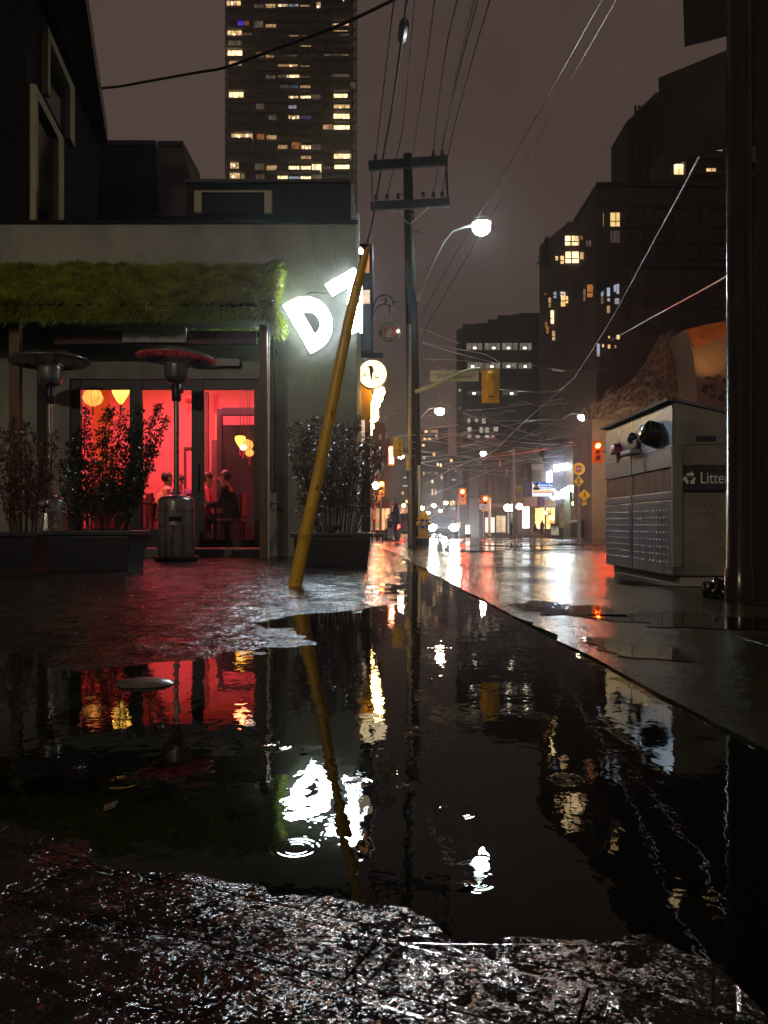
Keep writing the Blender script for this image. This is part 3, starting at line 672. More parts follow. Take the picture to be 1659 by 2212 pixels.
# ------------------------------------------------------------------ inside the red room
FZ = .10
def diner(px, d, rz, lab, shirt, h=1.72):
    person((PX(px,d), d, FZ), h, rz, lab, SIT, coat=shirt, trousers=M_CLOTH, hem=.5, group=None)
M_PINKSHIRT = mat('rose_shirt', (.5,.12,.16), .8); M_BLUSH = mat('blush_shirt', (.6,.3,.3), .8); M_PURP = mat('purple_shirt', (.16,.06,.2), .8)
diner(436, 13.4, R(-90), 'seated diner in a rose shirt facing right beneath the framed picture', M_PINKSHIRT)
diner(500, 13.0, R(90), 'dark-clad diner leaning over the table behind the right-hand door mullion', M_CLOTH)
diner(348, 13.3, R(-60), 'seated diner in a pale blush top behind the planter shrub', M_BLUSH)
diner(392, 14.2, R(170), 'diner in purple seated by the back wall left of the heater pole', M_PURP)
M_TABLE = mat('table_top', (.08,.03,.02), .3)
def chair_at(px, d, rz, lab):
    t = thing('chair', lab, 'chair', (PX(px,d),d,FZ), 'dining chairs in the red room', rz)
    mb = MB(); mb.box(-.21,.21,-.21,.21,.42,.46); mb.build('seat', M_TABLE, t, bevel=.01, local=True)
    mb = MB(); mb.box(-.2,.2,-.22,-.19,.5,.9); mb.build('backrest', M_TABLE, t, bevel=.01, local=True)
    for x in (-.18,.18):
        for y in (-.19,.18):
            mb = MB(); mb.box(x-.015,x+.015,y-.015,y+.015,0,.419 if y > 0 else .9); mb.build('leg', M_BLACK, t, local=True)
chair_at(436,13.4,R(-90),'dining chair under the diner in the rose shirt'); chair_at(500,13.0,R(90),'dining chair under the dark-clad diner'); chair_at(348,13.3,R(-60),'dining chair under the diner in the blush top'); chair_at(392,14.2,R(170),'dining chair under the diner in purple')
for px, d, lab in ((466,13.2,'small dining table between the rose-shirted and the dark-clad diner'),(300,13.2,'small dining table low behind the tall shrub')):
    t = thing('table', lab, 'table', (PX(px,d),d,FZ), 'dining tables in the red room')
    mb = MB(); mb.box(-.32,.32,-.32,.32,.72,.75); mb.build('table_top', M_TABLE, t, bevel=.008, local=True)
    mb = MB(); mb.lathe((0,0,0),[(.2,0),(.2,.02),(.03,.03),(.03,.719)],12); mb.build('pedestal', M_BLACK, t, local=True, smooth=True)
def lantern(px, py, d, r, sz, kind, col, s, label):
    c = P(px,py,d); t = thing('lantern', label, 'lantern', c, 'silk lanterns hanging in the restaurant')
    em = emit('lantern_'+kind, col, s, .35, 6)
    if kind == 'cone': prof = [(.02,-r*1.15),(r*.35,-r*.9),(r*.8,-r*.1),(r*.95,r*.35),(r*.8,r*.75),(r*.35,r*.85)]
    else: prof = [(r*.3,-r*sz*.95),(r*.75,-r*sz*.65),(r,-r*.05),(r*.78,r*sz*.62),(r*.3,r*sz*.95)]
    mb = MB(); mb.lathe(c, prof, 18); mb.build('shade', em, t, smooth=True)
    mb = MB()
    for k in range(9):
        g = 6.283*k/9; mb.tube([c+Vector((a*1.015*math.cos(g),a*1.015*math.sin(g),z)) for a, z in prof],.004,4)
    mb.build('rib', mat('lantern_rib', (.25,.05,.02), .6), t)
    mb = MB(); top = prof[-1][1]; mb.tube([c+Vector((0,0,top)),c+Vector((0,0,3.2-c.z))],.006,5); mb.build('cord', M_BLACK, t)
    mb = MB(); mb.tube([c+Vector((0,0,prof[0][1])),c+Vector((0,0,prof[0][1]-.05)),c+Vector((0,0,prof[0][1]-.16))],[.012,.02,.014],6); mb.build('tassel', mat('tassel_silk', (.3,.03,.03), .7), t)
lantern(201,858,12.4,.165,.9,'round',(1,.33,.06),2.2,'round ribbed orange lantern at the top left of the left door pane')
lantern(261,850,12.2,.15,1,'cone',(1,.50,.07),4,'tapered golden lantern at the top right of the left door pane')
lantern(519,952,14.6,.11,1,'cone',(1,.42,.22),1.6,'small tapered peach lantern above the others in the dark doorway')
lantern(534,961,14.7,.12,.9,'round',(1,.45,.06),2.6,'small yellow lantern at the right of the doorway cluster')
lantern(526,966,14.5,.075,.9,'small',(1,.75,.45),2.4,'tiny pale lantern low in the doorway cluster')
lantern(539,978,14.6,.085,.9,'round',(1,.45,.06),2.6,'little orange lantern lowest at the right edge of the door')
lantern(408,864,13.9,.07,.9,'red',(1,.03,.02),.6,'small dark red lantern near the pane top left of the right mullion')
def lamp(name, typ, loc, energy, col, size=.1, rot=None, parent=None, spot=None):
    L = bpy.data.lights.new(name, typ); L.energy = energy; L.color = col
    if typ == 'AREA': L.shape = 'RECTANGLE'; L.size, L.size_y = size
    else: L.shadow_soft_size = size
    if spot: L.spot_size = R(spot); L.spot_blend = .8
    o = bpy.data.objects.new(name, L); COL.objects.link(o); o.location = loc
    if rot: o.rotation_euler = rot
    return o
lamp('red_room_fill','AREA',((rx0+rx1)/2-.4,DW+2.6,3.25),185,(1,.15,.23),(1.8,1.2))  # unseen lights added to carry the room's red and orange glow; no fixtures built
lamp('orange_room_fill','POINT',(PX(230,12.6),12.9,2.95),130,(1,.30,.05),.12)
lamp('amber_room_fill','POINT',(PX(520,13.3),13.4,2.9),30,(1,.20,.08),.12)

# ------------------------------------------------------------------ patio heaters
def heater_parts(t, s=1.0, tilt=0.):
    mb = MB(); mb.lathe((0,0,0),[(.25,0),(.27,.03),(.26,.06),(.22,.07)],28); mb.build('base', M_BLACKST, t, smooth=True, local=True)
    mb = MB(); mb.lathe((0,0,0),[(.215,.071),(.215,.72),(.205,.745),(.17,.775),(.06,.80),(.06,.83)],32); 
    cn = mb.build('gas_cabinet', M_HEATST, t, smooth=True, local=True)
    mb = MB(); mb.box(-.075,.075,-.222,-.2145,.48,.53); mb.build('badge', M_BLACK, cn, local=True)
    mb = MB()
    for z in (.42,.60):
        for k in range(16):
            g = R(-160+k*140/15); mb.obox((.2155*math.cos(g),.2155*math.sin(g),z),(.004*math.sin(g),-.004*math.cos(g),0),(.002*math.cos(g),.002*math.sin(g),0),(0,0,.013))
    mb.build('vent_slots', M_BLACK, cn, local=True)
    mb = MB(); mb.tube([(0,0,.80),(0,0,1.98)],.031,16); mb.build('pole', M_HEATST, t, smooth=True, local=True)
    mb = MB(); mb.lathe((0,0,0),[(.05,1.92),(.055,1.93),(.055,2.12),(.05,2.13)],14); mb.box(.05,.085,-.02,.02,2.02,2.07); mb.build('valve_body', M_BLACKST, t, smooth=True, local=True)
    mb = MB(); mb.lathe((0,0,0),[(.06,2.131),(.125,2.16),(.135,2.19),(.14,2.20),(.145,2.38),(.165,2.39),(.165,2.405),(.02,2.41)],24); mb.build('burner', M_HEATST, t, smooth=True, local=True)
    mb = MB(); M_ = Matrix.Translation((0,0,2.47)) @ Matrix.Rotation(tilt,4,'Y')
    prof = [(.005,.075),(.15,.07),(.32,.045),(.44,.0),(.475,-.035),(.474,-.042),(.44,-.006),(.32,.036),(.15,.058),(.005,.062)]
    vs = MB().lathe((0,0,0),prof,40); mb.v = [tuple(M_ @ Vector(v)) for v in vs.v]; mb.f = vs.f; mb.m = vs.m
    mb.build('reflector', M_HEATST, t, smooth=True, local=True)
    mb = MB()
    for g in (.6,2.7,4.8): mb.tube([(.14*math.cos(g),.14*math.sin(g),2.38),(.16*math.cos(g),.16*math.sin(g),2.53)],.006,5)
    mb.build('reflector_strut', M_BLACKST, t, local=True)
M_HEATST = mat('heater_steel', (.30,.29,.28), .33, metal=1, var=.2, vscale=5, rvar=.1)
M_BLACKST = mat('heater_black', (.03,.03,.032), .35, metal=.6)
dH = 9.7
t = thing('patio_heater', 'steel mushroom patio heater with its red-lit dome in front of the glass doors', 'patio heater', (PX(381,dH),dH,.0), 'patio heaters', R(12))
sc_h = (PZ(757,dH))/2.53
t.scale = (sc_h,)*3; heater_parts(t, tilt=R(3))
c = copy_tree(t); c.location = (PX(108,9.9),9.9,0); c.rotation_euler = (0,0,R(160)); c['label'] = 'patio heater half hidden by shrubs at the left, its dome tilted'; c.scale = (sc_h*1.0,)*3
tg = thing('menu_card', 'small printed card standing on the planter rim below the left heater', 'card', P(115,1140,8.9))
mb = MB(); p = P(115,1123,8.9); mb.obox(p,(S(11,8.9),0,0),(0,.004,0),(0,0,S(18,8.9))); mb.build('card_face', mat('printed_card', (.45,.42,.36), .6, var=.6, vscale=25), tg)
mb = MB(); mb.tube([P(115,1141,8.93),P(115,1290,8.93)],.008,6); mb.build('stake', M_BLACK, tg)

# ------------------------------------------------------------------ planters and shrubs
def planter(px0, px1, ytop, ybase, d, lab, hidden=False):
    cx, w_ = PX((px0+px1)/2,d+.2), S(px1-px0,d); h = PZ(ytop,d); t = thing('planter', lab, 'planter', (cx,d+.25,0), 'black plastic planters')
    a, b = w_/2*.95, .26; A, B = w_/2*.86, .22
    mb = MB(); mb.add([(cx-A,d,0),(cx+A,d,0),(cx+A,d+.5,0),(cx-A,d+.5,0),(cx-a,d-.02,h-.05),(cx+a,d-.02,h-.05),(cx+a,d+.52,h-.05),(cx-a,d+.52,h-.05)],[(0,3,2,1),(4,5,6,7),(0,1,5,4),(1,2,6,5),(2,3,7,6),(3,0,4,7)]); mb.build('tub', M_PLASTIC, t, bevel=.012)
    o_ = [(cx-a-.03,d-.05),(cx+a+.03,d-.05),(cx+a+.03,d+.55),(cx-a-.03,d+.55)]; i_ = [(cx-a+.03,d+.01),(cx+a-.03,d+.01),(cx+a-.03,d+.49),(cx-a+.03,d+.49)]
    mb = MB(); mb.ring([(x,y,h-.048) for x,y in o_],[(x,y,h-.048) for x,y in i_],(0,0,.048)); mb.build('rim', M_PLASTIC, t, bevel=.008)
    mb = MB(); mb.box(cx-a+.031,cx+a-.031,d+.011,d+.489,h-.046,h-.012); mb.build('soil', mat('wet_soil', (.018,.012,.008), .6, var=.5, bump=.8, vscale=20), t)
    return h
def shrub(px0, px1, d, z0, plumes, lab, cat, m_leaf, leaf, per, seed, spread=.07, bare=0.):
    rg = np.random.RandomState(seed); cx = PX((px0+px1)/2, d)
    t = thing('shrub', lab, cat, (cx,d,z0))
    st, fo = MB(), MB()
    for (px, py, bx) in plumes:
        tip = P(px,py,d+rg.uniform(-.18,.18)); base = Vector((PX(bx,d)+rg.uniform(-.02,.02), d+rg.uniform(-.12,.12), z0))
        L = (tip-base).length; mid = base.lerp(tip,.5)+Vector((rg.uniform(-.03,.03),rg.uniform(-.05,.05),.02))
        pts = [((1-u)**2*base+2*u*(1-u)*mid+u*u*tip) for u in [q_/8 for q_ in range(9)]]
        st.tube(pts,[.009*(1-.8*u) for u in np.linspace(0,1,9)],5)
        for k in range(int(per*L)):
            u = float(rg.uniform(bare,1)**.85); i = min(7,int(u*8)); f = u*8-i; c = pts[i].lerp(pts[i+1],f)
            wid = spread*(.35+1.0*math.sin(math.pi*min(1,(u-bare)/(1-bare)*.8+.12)))
            tw = Vector((rg.randn(),rg.randn(),rg.uniform(.2,1.4))); tw.normalize(); q = c+tw*wid*rg.uniform(.3,1.25)
            if rg.rand() < .18: st.tube([c,q],[.003,.0015],3,cap=False)
            for _ in range(rg.randint(3,7)):
                dd = (tw*.7+Vector((rg.randn(),rg.randn(),rg.randn()+.4))*.6).normalized(); s_ = dd.cross(Vector((rg.randn(),rg.randn(),rg.randn()))).normalized()
                b = q+Vector((rg.randn(),rg.randn(),rg.randn()))*.012; ll = leaf*rg.uniform(.6,1.3)
                fo.add([b,b+dd*ll*.5+s_*ll*.22,b+dd*ll,b+dd*ll*.5-s_*ll*.22],[(0,1,2,3)])
    st.build('stems', mat('shrub_stem', (.03,.02,.013), .6, var=.3), t, smooth=True); fo.build('foliage', m_leaf, t, fixn=False)
M_LEAF = mat('dark_green_leaf', (.035,.045,.016), .38, var=.5, vscale=5); M_LEAFB = mat('bronze_leaf', (.085,.045,.032), .30, var=.5, vscale=5, spec=.7)
hp1 = planter(112,304,1146,1236,7.4,'black planter with a wide rim below the glowing left doors')
hp2 = planter(632,808,1151,1226,8.2,'black planter with bronze shrub at the corner behind the yellow post')
hp3 = planter(-90,104,1150,1222,8.3,'black planter almost lost in the dark at the left edge')
shrub(115,360,7.65,hp1-.03,[(183,890,190),(166,930,175),(150,960,165),(135,1000,155),(200,960,200),(222,905,215),(238,885,222),(215,1000,210),(268,890,240),(280,930,245),(255,960,232),(300,880,250),(312,915,252),(345,880,262),(358,905,268),(330,960,262),(292,1000,250),(322,1010,260),(190,1030,190),(140,1060,160),(275,1010,245),(305,1050,255),(170,1000,180),(240,1040,225)],
  'dark green upright shrub with feathery plumes against the red doors','shrub',M_LEAF,.034,150,21,.05,.12)
shrub(620,830,8.45,hp2-.03,[(628,925,690),(640,912,692),(655,925,694),(668,915,700),(680,908,705),(700,905,712),(625,975,688),(637,1010,690),(650,970,695),(720,930,718),(742,920,728),(757,925,735),(775,905,745),(795,935,752),(812,960,760),(826,985,768),(690,960,705),(732,975,725),(760,990,740),(648,1075,692),(640,1110,690),(800,1020,758),(705,1010,712),(780,960,748),(815,1060,765),(668,1040,698),(745,1040,732),(717,900,716)],
  'bronze-leaved shrub glistening with rain behind the leaning yellow post','shrub',M_LEAFB,.03,120,22,.06,.16)
shrub(-60,120,8.55,hp3-.03,[(8,930,30),(30,905,40),(55,915,55),(75,935,60),(100,960,70),(-20,940,20),(-50,960,0),(40,980,45),(90,1010,66),(120,935,80),(15,1010,30),(65,1000,58)],
  'bronze shrub in the darkness at the left edge in front of the timber post','shrub',M_LEAFB,.032,130,23,.06,.14)
# bottle and twig left in the corner planter
t = thing('bottle', 'small dark bottle lying on the soil of the corner planter', 'bottle', P(722,1146,8.4))
mb = MB(); mb.lathe(P(720,1144,8.35),[(.004,-.10),(.035,-.09),(.035,.02),(.014,.07),(.014,.11),(.003,.112)],12,mtx=Matrix.Rotation(R(62),3,'Y')); mb.build('glass_body', mat('dark_bottle', (.01,.012,.01), .08, spec=.8), t, smooth=True)

# ------------------------------------------------------------------ leaning yellow post
dP = 5.6
t = thing('leaning_post', 'scuffed yellow steel post leaning to the right in front of the wall sign', 'post', P(636,1268,dP))
cl = [(636,1272),(648,1212),(661,1150),(668,1118),(693,1000),(712,905),(729,815),(742,748),(752,700),(771,620),(789,540)]
mb = MB(); pts = [P(a,b,dP+.0*(1272-b)) for a,b in cl]; rs = [.050,.049,.0475,.045,.042,.041,.040,.040,.039,.038,.038]
def postmat():
    m = mat('scuffed_yellow', (.72,.43,.025), .38, var=.18, vscale=4, bump=.15, bscale=18); n, l = nodes_of(m); b = n['Principled BSDF']
    src = b.inputs['Base Color'].links[0].from_socket; tc = n.new('ShaderNodeTexCoord'); nz = n.new('ShaderNodeTexNoise'); mp = n.new('ShaderNodeMapping'); mp.inputs['Scale'].default_value = (9,9,3.5)
    l.new(tc.outputs['Object'], mp.inputs[0]); l.new(mp.outputs[0], nz.inputs[0]); nz.inputs['Scale'].default_value = 2.2; nz.inputs['Detail'].default_value = 8; nz.inputs['Roughness'].default_value = .7
    r2 = n.new('ShaderNodeValToRGB'); r2.color_ramp.elements[0].position = .60; r2.color_ramp.elements[1].position = .63; l.new(nz.outputs['Fac'], r2.inputs[0])
    mx = n.new('ShaderNodeMix'); mx.data_type = 'RGBA'; l.new(r2.outputs[0], mx.inputs[0]); l.new(src, mx.inputs[6]); mx.inputs[7].default_value = (.05,.022,.012,1); l.new(mx.outputs[2], b.inputs['Base Color'])
    return m
mb.tube(pts, rs, 24); mb.v = [(x,y,z) for x,y,z in mb.v]
# slanted cut at the top
top = pts[-1]
for i in range(len(mb.v)-24, len(mb.v)):
    x,y,z = mb.v[i]; mb.v[i] = (x+.006,y,z+(x-top.x)*1.6)
mb.build('tube', postmat(), t, smooth=True)
mb = MB(); a, b = P(661,1152,dP), P(656.5,1170,dP); mb.tube([a,b],[.0525,.0530],24); mb.build('weld_band', mat('band_yellow', (.5,.30,.03), .45, var=.3, vscale=30), t, smooth=True)
mb = MB(); mb.lathe(P(635,1273,dP)+Vector((0,0,-.0)),[(.085,-.01),(.085,.008),(.06,.016),(.052,.02)],20); mb.build('foot_collar', M_BLACK, t, smooth=True)
# ------------------------------------------------------------------ litter bin (right)
bx0, by0, bl = 2.07, 5.5, 1.66; bw = .78; hN = 1.335
t = thing('litter_bin', 'large grey steel street bin with studded doors and a Litter panel', 'litter bin', (bx0+bw/2,by0+bl/2,.012))
M_BIN = mat('bin_steel', (.19,.215,.27), .36, metal=.7, var=.4, vscale=2.5, stretch=(6,6,.6), rvar=.1)
M_BIN2 = mat('bin_panel', (.205,.19,.165), .5, metal=.1, var=.35, vscale=3, rvar=.08)
M_BIND = mat('bin_dark_band', (.07,.07,.08), .35, metal=.6, var=.5, vscale=4, stretch=(5,5,.5))
zb0, zd1, zb1, zb2 = .09, .695, .878, 1.03
mb = MB(); mb.box(bx0+.06,bx0+bw-.02,by0+.03,by0+bl-.05,.012,zb0-.002); mb.build('plinth', M_CONC, t)
mb = MB(); mb.box(bx0+.02,bx0+bw-.003,by0+.02,by0+bl,zb0,zb2); mb.build('carcass', M_BIN2, t)
# head with sloping roof: higher on the street side
mb = MB(); xr_ = bx0+bw+.02; zl, zr = hN, hN-.17
mb.prism([(bx0+.012,by0+.012,zb2+.002),(xr_-.01,by0+.012,zb2+.002),(xr_-.01,by0+.012,zr),(bx0+.012,by0+.012,zl)],(0,bl-.01,0)); mb.build('head', M_BIN2, t)
mb = MB(); mb.prism([(bx0-.05,by0-.01,zl+.028),(bx0-.045,by0-.01,zl+.008),(bx0+.02,by0-.01,zl+.004),(xr_+.02,by0-.01,zr-.006),(xr_+.02,by0-.01,zr+.012),(bx0+.0,by0-.01,zl+.032)],(0,bl+.03,0)); mb.build('lid', M_BIN, t)
# street side: two doors, two dark bands, two upper bands
ym = by0+bl*.535
for (a, b, rel) in ((by0+.0,ym-.012,0),(ym+.012,by0+bl-.01,1)):
    mb = MB(); mb.box(bx0-.006,bx0+.019,a,b,zb0+.005,zd1-.062)
    d_ = mb.build('door', M_BIN, t, bevel=.004)
    mb = MB()
    for j in range(8):
        for i in range(11):
            y = a+.09+(b-a-.15)*i/10; z = zb0+.09+j*.054
            mb.lathe((bx0-.006,y,z),[(.0095,0),(.0085,.004),(.005,.0075),(.0005,.009)],8,mtx=Matrix.Rotation(R(-90),3,'Y'))
    mb.build('studs', mat('stud_steel', (.5,.5,.5), .3, metal=1), d_, smooth=True)
    mb = MB(); mb.box(bx0-.012,bx0+.019,a,b,zd1-.057,zd1-.0); mb.build('door_rail', M_BIN, t, bevel=.004)
    mb = MB(); mb.box(bx0+.002,bx0+.0195,a,b,zd1+.005,zb1-.012); mb.build('label_band', M_BIND, t)
    mb = MB(); mb.box(bx0-.012,bx0+.0195,a,b,zb1-.008,zb2-.002); mb.build('upper_band', M_BIN, t, bevel=.004)
mb = MB(); mb.box(bx0-.001,bx0+.0125,by0+.013,by0+bl-.01,zb2+.002,hN-.01); mb.build('fascia', M_BIN, t)
# corner post and end panel
mb = MB(); mb.box(bx0-.008,bx0+.062,by0-.012,by0+.018,zb0+.06,zb2-.0); mb.build('corner_post', M_BIN2, t, bevel=.005)
mb = MB(); mb.box(bx0-.004,bx0+.07,by0-.008,by0+.018,zb0-.0,zb0+.055); mb.build('corner_foot', M_BIN, t, bevel=.004)
xe = bx0+bw-.002
mb = MB(); mb.box(bx0+.078,xe,by0-.004,by0+.019,zb0+.0,zd1-.01)
e_ = mb.build('end_panel', M_BIN2, t, bevel=.003)
mb = MB()
for j in range(8):
    for i in range(9):
        mb.lathe((bx0+.12+i*.052,by0-.004,zb0+.08+j*.062),[(.011,0),(.009,.003),(.005,.005),(.0005,.006)],8,mtx=Matrix.Rotation(R(90),3,'X'))
mb.build('studs', M_BIN2, e_, smooth=True)
mb = MB(); mb.box(bx0+.078,xe,by0-.002,by0+.019,zd1-.006,zd1+.002); mb.build('end_seam', M_BLACK, t)
mb = MB(); mb.box(bx0+.078,xe,by0-.004,by0+.019,zd1+.006,zb1-.0); eb = mb.build('end_sign_band', M_BIND, t)
mb = MB(); mb.box(bx0+.078,xe,by0-.008,by0+.019,zb1+.004,zb1+.02); mb.build('end_rib', M_BIN2, t)
M_LETTER = mat('grey_lettering', (.8,.77,.68), .6, var=.1)
zc_ = (zd1+zb1)/2
text('Litter', .118, face_cam((2.366,by0-.006,zc_)), M_LETTER, parent=t, depth=.001, sx=.80)
mb = MB(); cx_, cz_ = 2.188, zc_; k3 = .80
for k in range(3):      # three chasing arrows
    g0 = R(90-120*k)
    def q(r, a): return Vector((cx_+k3*r*math.cos(g0+a), by0-.0045, cz_+k3*r*math.sin(g0+a)))
    mb.prism([q(.053,R(38)),q(.053,R(-12)),q(.03,R(-20)),q(.03,R(45))],(0,-.0015,0))
    mb.prism([q(.068,R(-12)),q(.052,R(-52)),q(.015,R(-28))],(0,-.0015,0))
mb.build('recycling_symbol', M_LETTER, t)
mb = MB(); mb.box(bx0+.17,bx0+.31,by0+.004,by0+.0125,1.005+.05,1.09); mb.build('worn_decal', mat('worn_blue_decal', (.02,.02,.045), .5, var=.6, vscale=30), t)
# openings: two scoops and a round chute
def hood_(y, z, w_, m_):
    mb = MB(); 
    for k in range(7): pass
    vs = [];  
    for i in range(9):
        g = math.pi*i/8
        for (o_, s_) in ((0.,1.),(-.055,.9),(-.075,.6)):
            vs.append((bx0-.001+o_, y+w_*math.cos(g)*s_, z+w_*1.15*math.sin(g)*s_))
    fs = [(i*3+j,i*3+j+1,(i+1)*3+j+1,(i+1)*3+j) for i in range(8) for j in range(2)]
    mb.add(vs, fs+[tuple(i*3 for i in range(9)), tuple(i*3+2 for i in range(9))]); return mb
y3 = by0+bl*.76
mb = hood_(y3,1.08,.085,None); mb.build('bottle_port', mat('red_port', (.20,.012,.012), .4), t, smooth=True)
mb = MB(); mb.ball((bx0-.0,y3,1.07),.075,14,9,sx=.35,sz=1.15); mb.build('port_rim', mat('red_port', (.20,.012,.012), .4), t, smooth=True)
y2 = by0+bl*.50
mb = MB(); mb.box(bx0-.03,bx0+.001,y2-.12,y2+.12,1.075,1.15); mb.build('paper_slot', M_BLACK, t, bevel=.012)
mb = MB(); mb.box(bx0-.085,bx0-.0005,y2-.13,y2+.13,1.03,1.068); mb.build('slot_lip', mat('worn_cream', (.32,.29,.27), .5, var=.3, vscale=10), t, bevel=.012)
mb = MB(); mb.ball((bx0-.02,y2+.02,1.17),.05,10,7,sx=.8); mb.build('wet_bag_in_slot', M_PLASTIC, t, smooth=True)
y1_ = by0+bl*.20
ax_ = Matrix.Rotation(R(-68),3,'Y')
mb = MB(); mb.lathe((bx0+.005,y1_,1.13),[(.095,-.03),(.098,.04),(.090,.10),(.082,.105),(.078,.06),(.02,.055)],24,mtx=ax_); mb.build('round_chute', M_BLACK, t, smooth=True)
mb = MB(); mb.lathe((bx0-.10,y1_,1.17),[(.004,0),(.055,.002),(.06,.012),(.05,.02),(.004,.022)],20,sx=.75,mtx=Matrix.Rotation(R(-78),3,'Y')); mb.build('chute_lens', mat('smoky_lens', (.12,.15,.18), .12, spec=.9), t, smooth=True)

# ------------------------------------------------------------------ big pole at the right edge, its conduit and signs
dB = 4.52
t = thing('roadside_pole', 'thick dark stapled timber pole at the right edge of the photo', 'pole', (PX(1646,dB+.1),dB+.1,.012))
px_ = PX(1646,dB+.1)
mb = MB(); mb.tube([(px_,dB+.1,.0),(px_,dB+.1,2.2),(px_+.0,dB+.1,5.5)],[.155,.152,.150],28); mb.build('shaft', M_WOOD, t, smooth=True)
mb = MB(); rs_ = random.Random(9)
for k in range(170):
    g = R(180+rs_.uniform(10,120)); z = rs_.choice([.7,.9,1.1,1.5,1.7,2.0,2.2])+rs_.uniform(-.14,.14); r_ = .152; c = Vector((px_+r_*math.cos(g),dB+.1+r_*math.sin(g),z)); a = rs_.uniform(-1,1)
    tg_ = Vector((-math.sin(g),math.cos(g),0)); d_ = tg_*math.cos(a)*.006+Vector((0,0,math.sin(a)*.006)); mb.tube([c-d_,c+d_],.0011,4)
mb.build('staples', M_GALV, t)
mb = MB(); c = Vector((PX(1612,dB-.06),dB-.06,PZ(375,dB-.06))); mb.lathe(c,[(.003,-.01),(.036,-.008),(.04,.0),(.034,.006),(.003,.009)],20,mtx=Matrix.Rotation(R(90),3,'X')); mb.build('round_disc', mat('dull_disc', (.25,.25,.24), .45, metal=.5, var=.3, vscale=30), t, smooth=True)
mb = MB(); mb.box(PX(1598,dB-.05),PX(1630,dB-.05),dB-.062,dB-.052,PZ(352,dB-.05),PZ(318,dB-.05)); mb.build('number_plate', mat('dull_plate', (.12,.12,.11), .5, metal=.4, var=.5, vscale=20), t)
t = thing('steel_conduit', 'slim wet steel conduit catching white light along the left of the dark pole', 'conduit', (PX(1583,4.4),4.4,.012))
mb = MB(); mb.tube([P(1580,1300,4.42),P(1577,1000,4.42),P(1583,700,4.42),P(1590,300,4.42),P(1592,-300,4.42)],.019,16); mb.build('pipe', mat('wet_conduit', (.5,.52,.54), .32, metal=1, var=.2, vscale=12), t, smooth=True)
mb = MB(); mb.lathe((PX(1597,4.38),4.38,.0),[(.078,0),(.078,.20),(.07,.21),(.066,5.2),(.06,5.22)],24); mb.build('cable_guard', mat('wet_guard', (.03,.024,.018), .22, metal=.5, var=.4, vscale=8, stretch=(4,4,.3)), t, smooth=True)
for q in (720,1000): 
    mb = MB(); mb.tube([P(1574,q,4.4),P(1590,q,4.36),P(1606,q,4.4)],.008,6); mb.build('clamp', M_GALV, t)
def pole_sign(lab, c, mstr):
    t = thing('sign_board', lab, 'sign', sum((Vector(q) for q in c), Vector())/4)
    n_ = (Vector(c[1])-Vector(c[0])).cross(Vector(c[3])-Vector(c[0])).normalized()*.012
    mb = MB(); mb.prism(c, n_); mb.build('plate', mat(*mstr), t, bevel=.004)
    for f in (.3,.7): 
        mb = MB(); a = Vector(c[1]).lerp(Vector(c[2]),f); mb.bar(a-n_*3, a+Vector((.12,.05,0)), .03, .02); mb.build('bracket', M_BLACK, t)
dn, df = 4.5, 4.83
pole_sign('large dark sign board seen from behind, strapped to the right-hand pole',[P(1421,168,df),P(1591,99,dn),P(1589,310,dn),P(1434,362,df)],('sign_back_dark',(.030,.026,.02),.5,.3,.2))
pole_sign('upper dark sign board cut off by the top of the photo above the large one',[P(1470,-160,df),P(1592,-215,dn),P(1592,72,dn),P(1478,102,df)],('sign_back_blue',(.028,.03,.034),.5,.3,.2))
# rubbish bags by the pole
t = thing('rubbish_bag', 'crumpled black rubbish bag slumped against the foot of the right-hand pole', 'rubbish bag', P(1547,1300,4.6))
def bag(c, r, seed, sz):
    bm = bmesh.new(); bmesh.ops.create_icosphere(bm, subdivisions=4, radius=1); rb = np.random.RandomState(seed); dirs = [Vector(rb.randn(3)).normalized() for _ in range(26)]
    mb = MB(); 
    for v in bm.verts:
        n_ = v.co.normalized(); k = 1+sum(.10*math.sin(9*n_.dot(d)+i) for i, d in enumerate(dirs))*.40-.10*max(0,-n_.z)
        z = n_.z*k*sz; mb.v.append((c[0]+n_.x*k*r, c[1]+n_.y*k*r*.8, max(.012, c[2]+z*r)))
    bm.verts.ensure_lookup_table(); mb.f = [[v.index for v in f.verts] for f in bm.faces]; mb.m = [0]*len(mb.f); bm.free(); return mb
mb = bag(P(1549,1276,4.6),.075,3,.95); c0 = P(1530,1262,4.58)
mb.tube([P(1545,1266,4.58),P(1536,1263,4.57),P(1529,1266,4.57),P(1526,1276,4.57)],[.03,.018,.02,.012],8)
mb.build('sack', mat('bin_liner', (.008,.008,.009), .22, spec=.7), t, smooth=True)

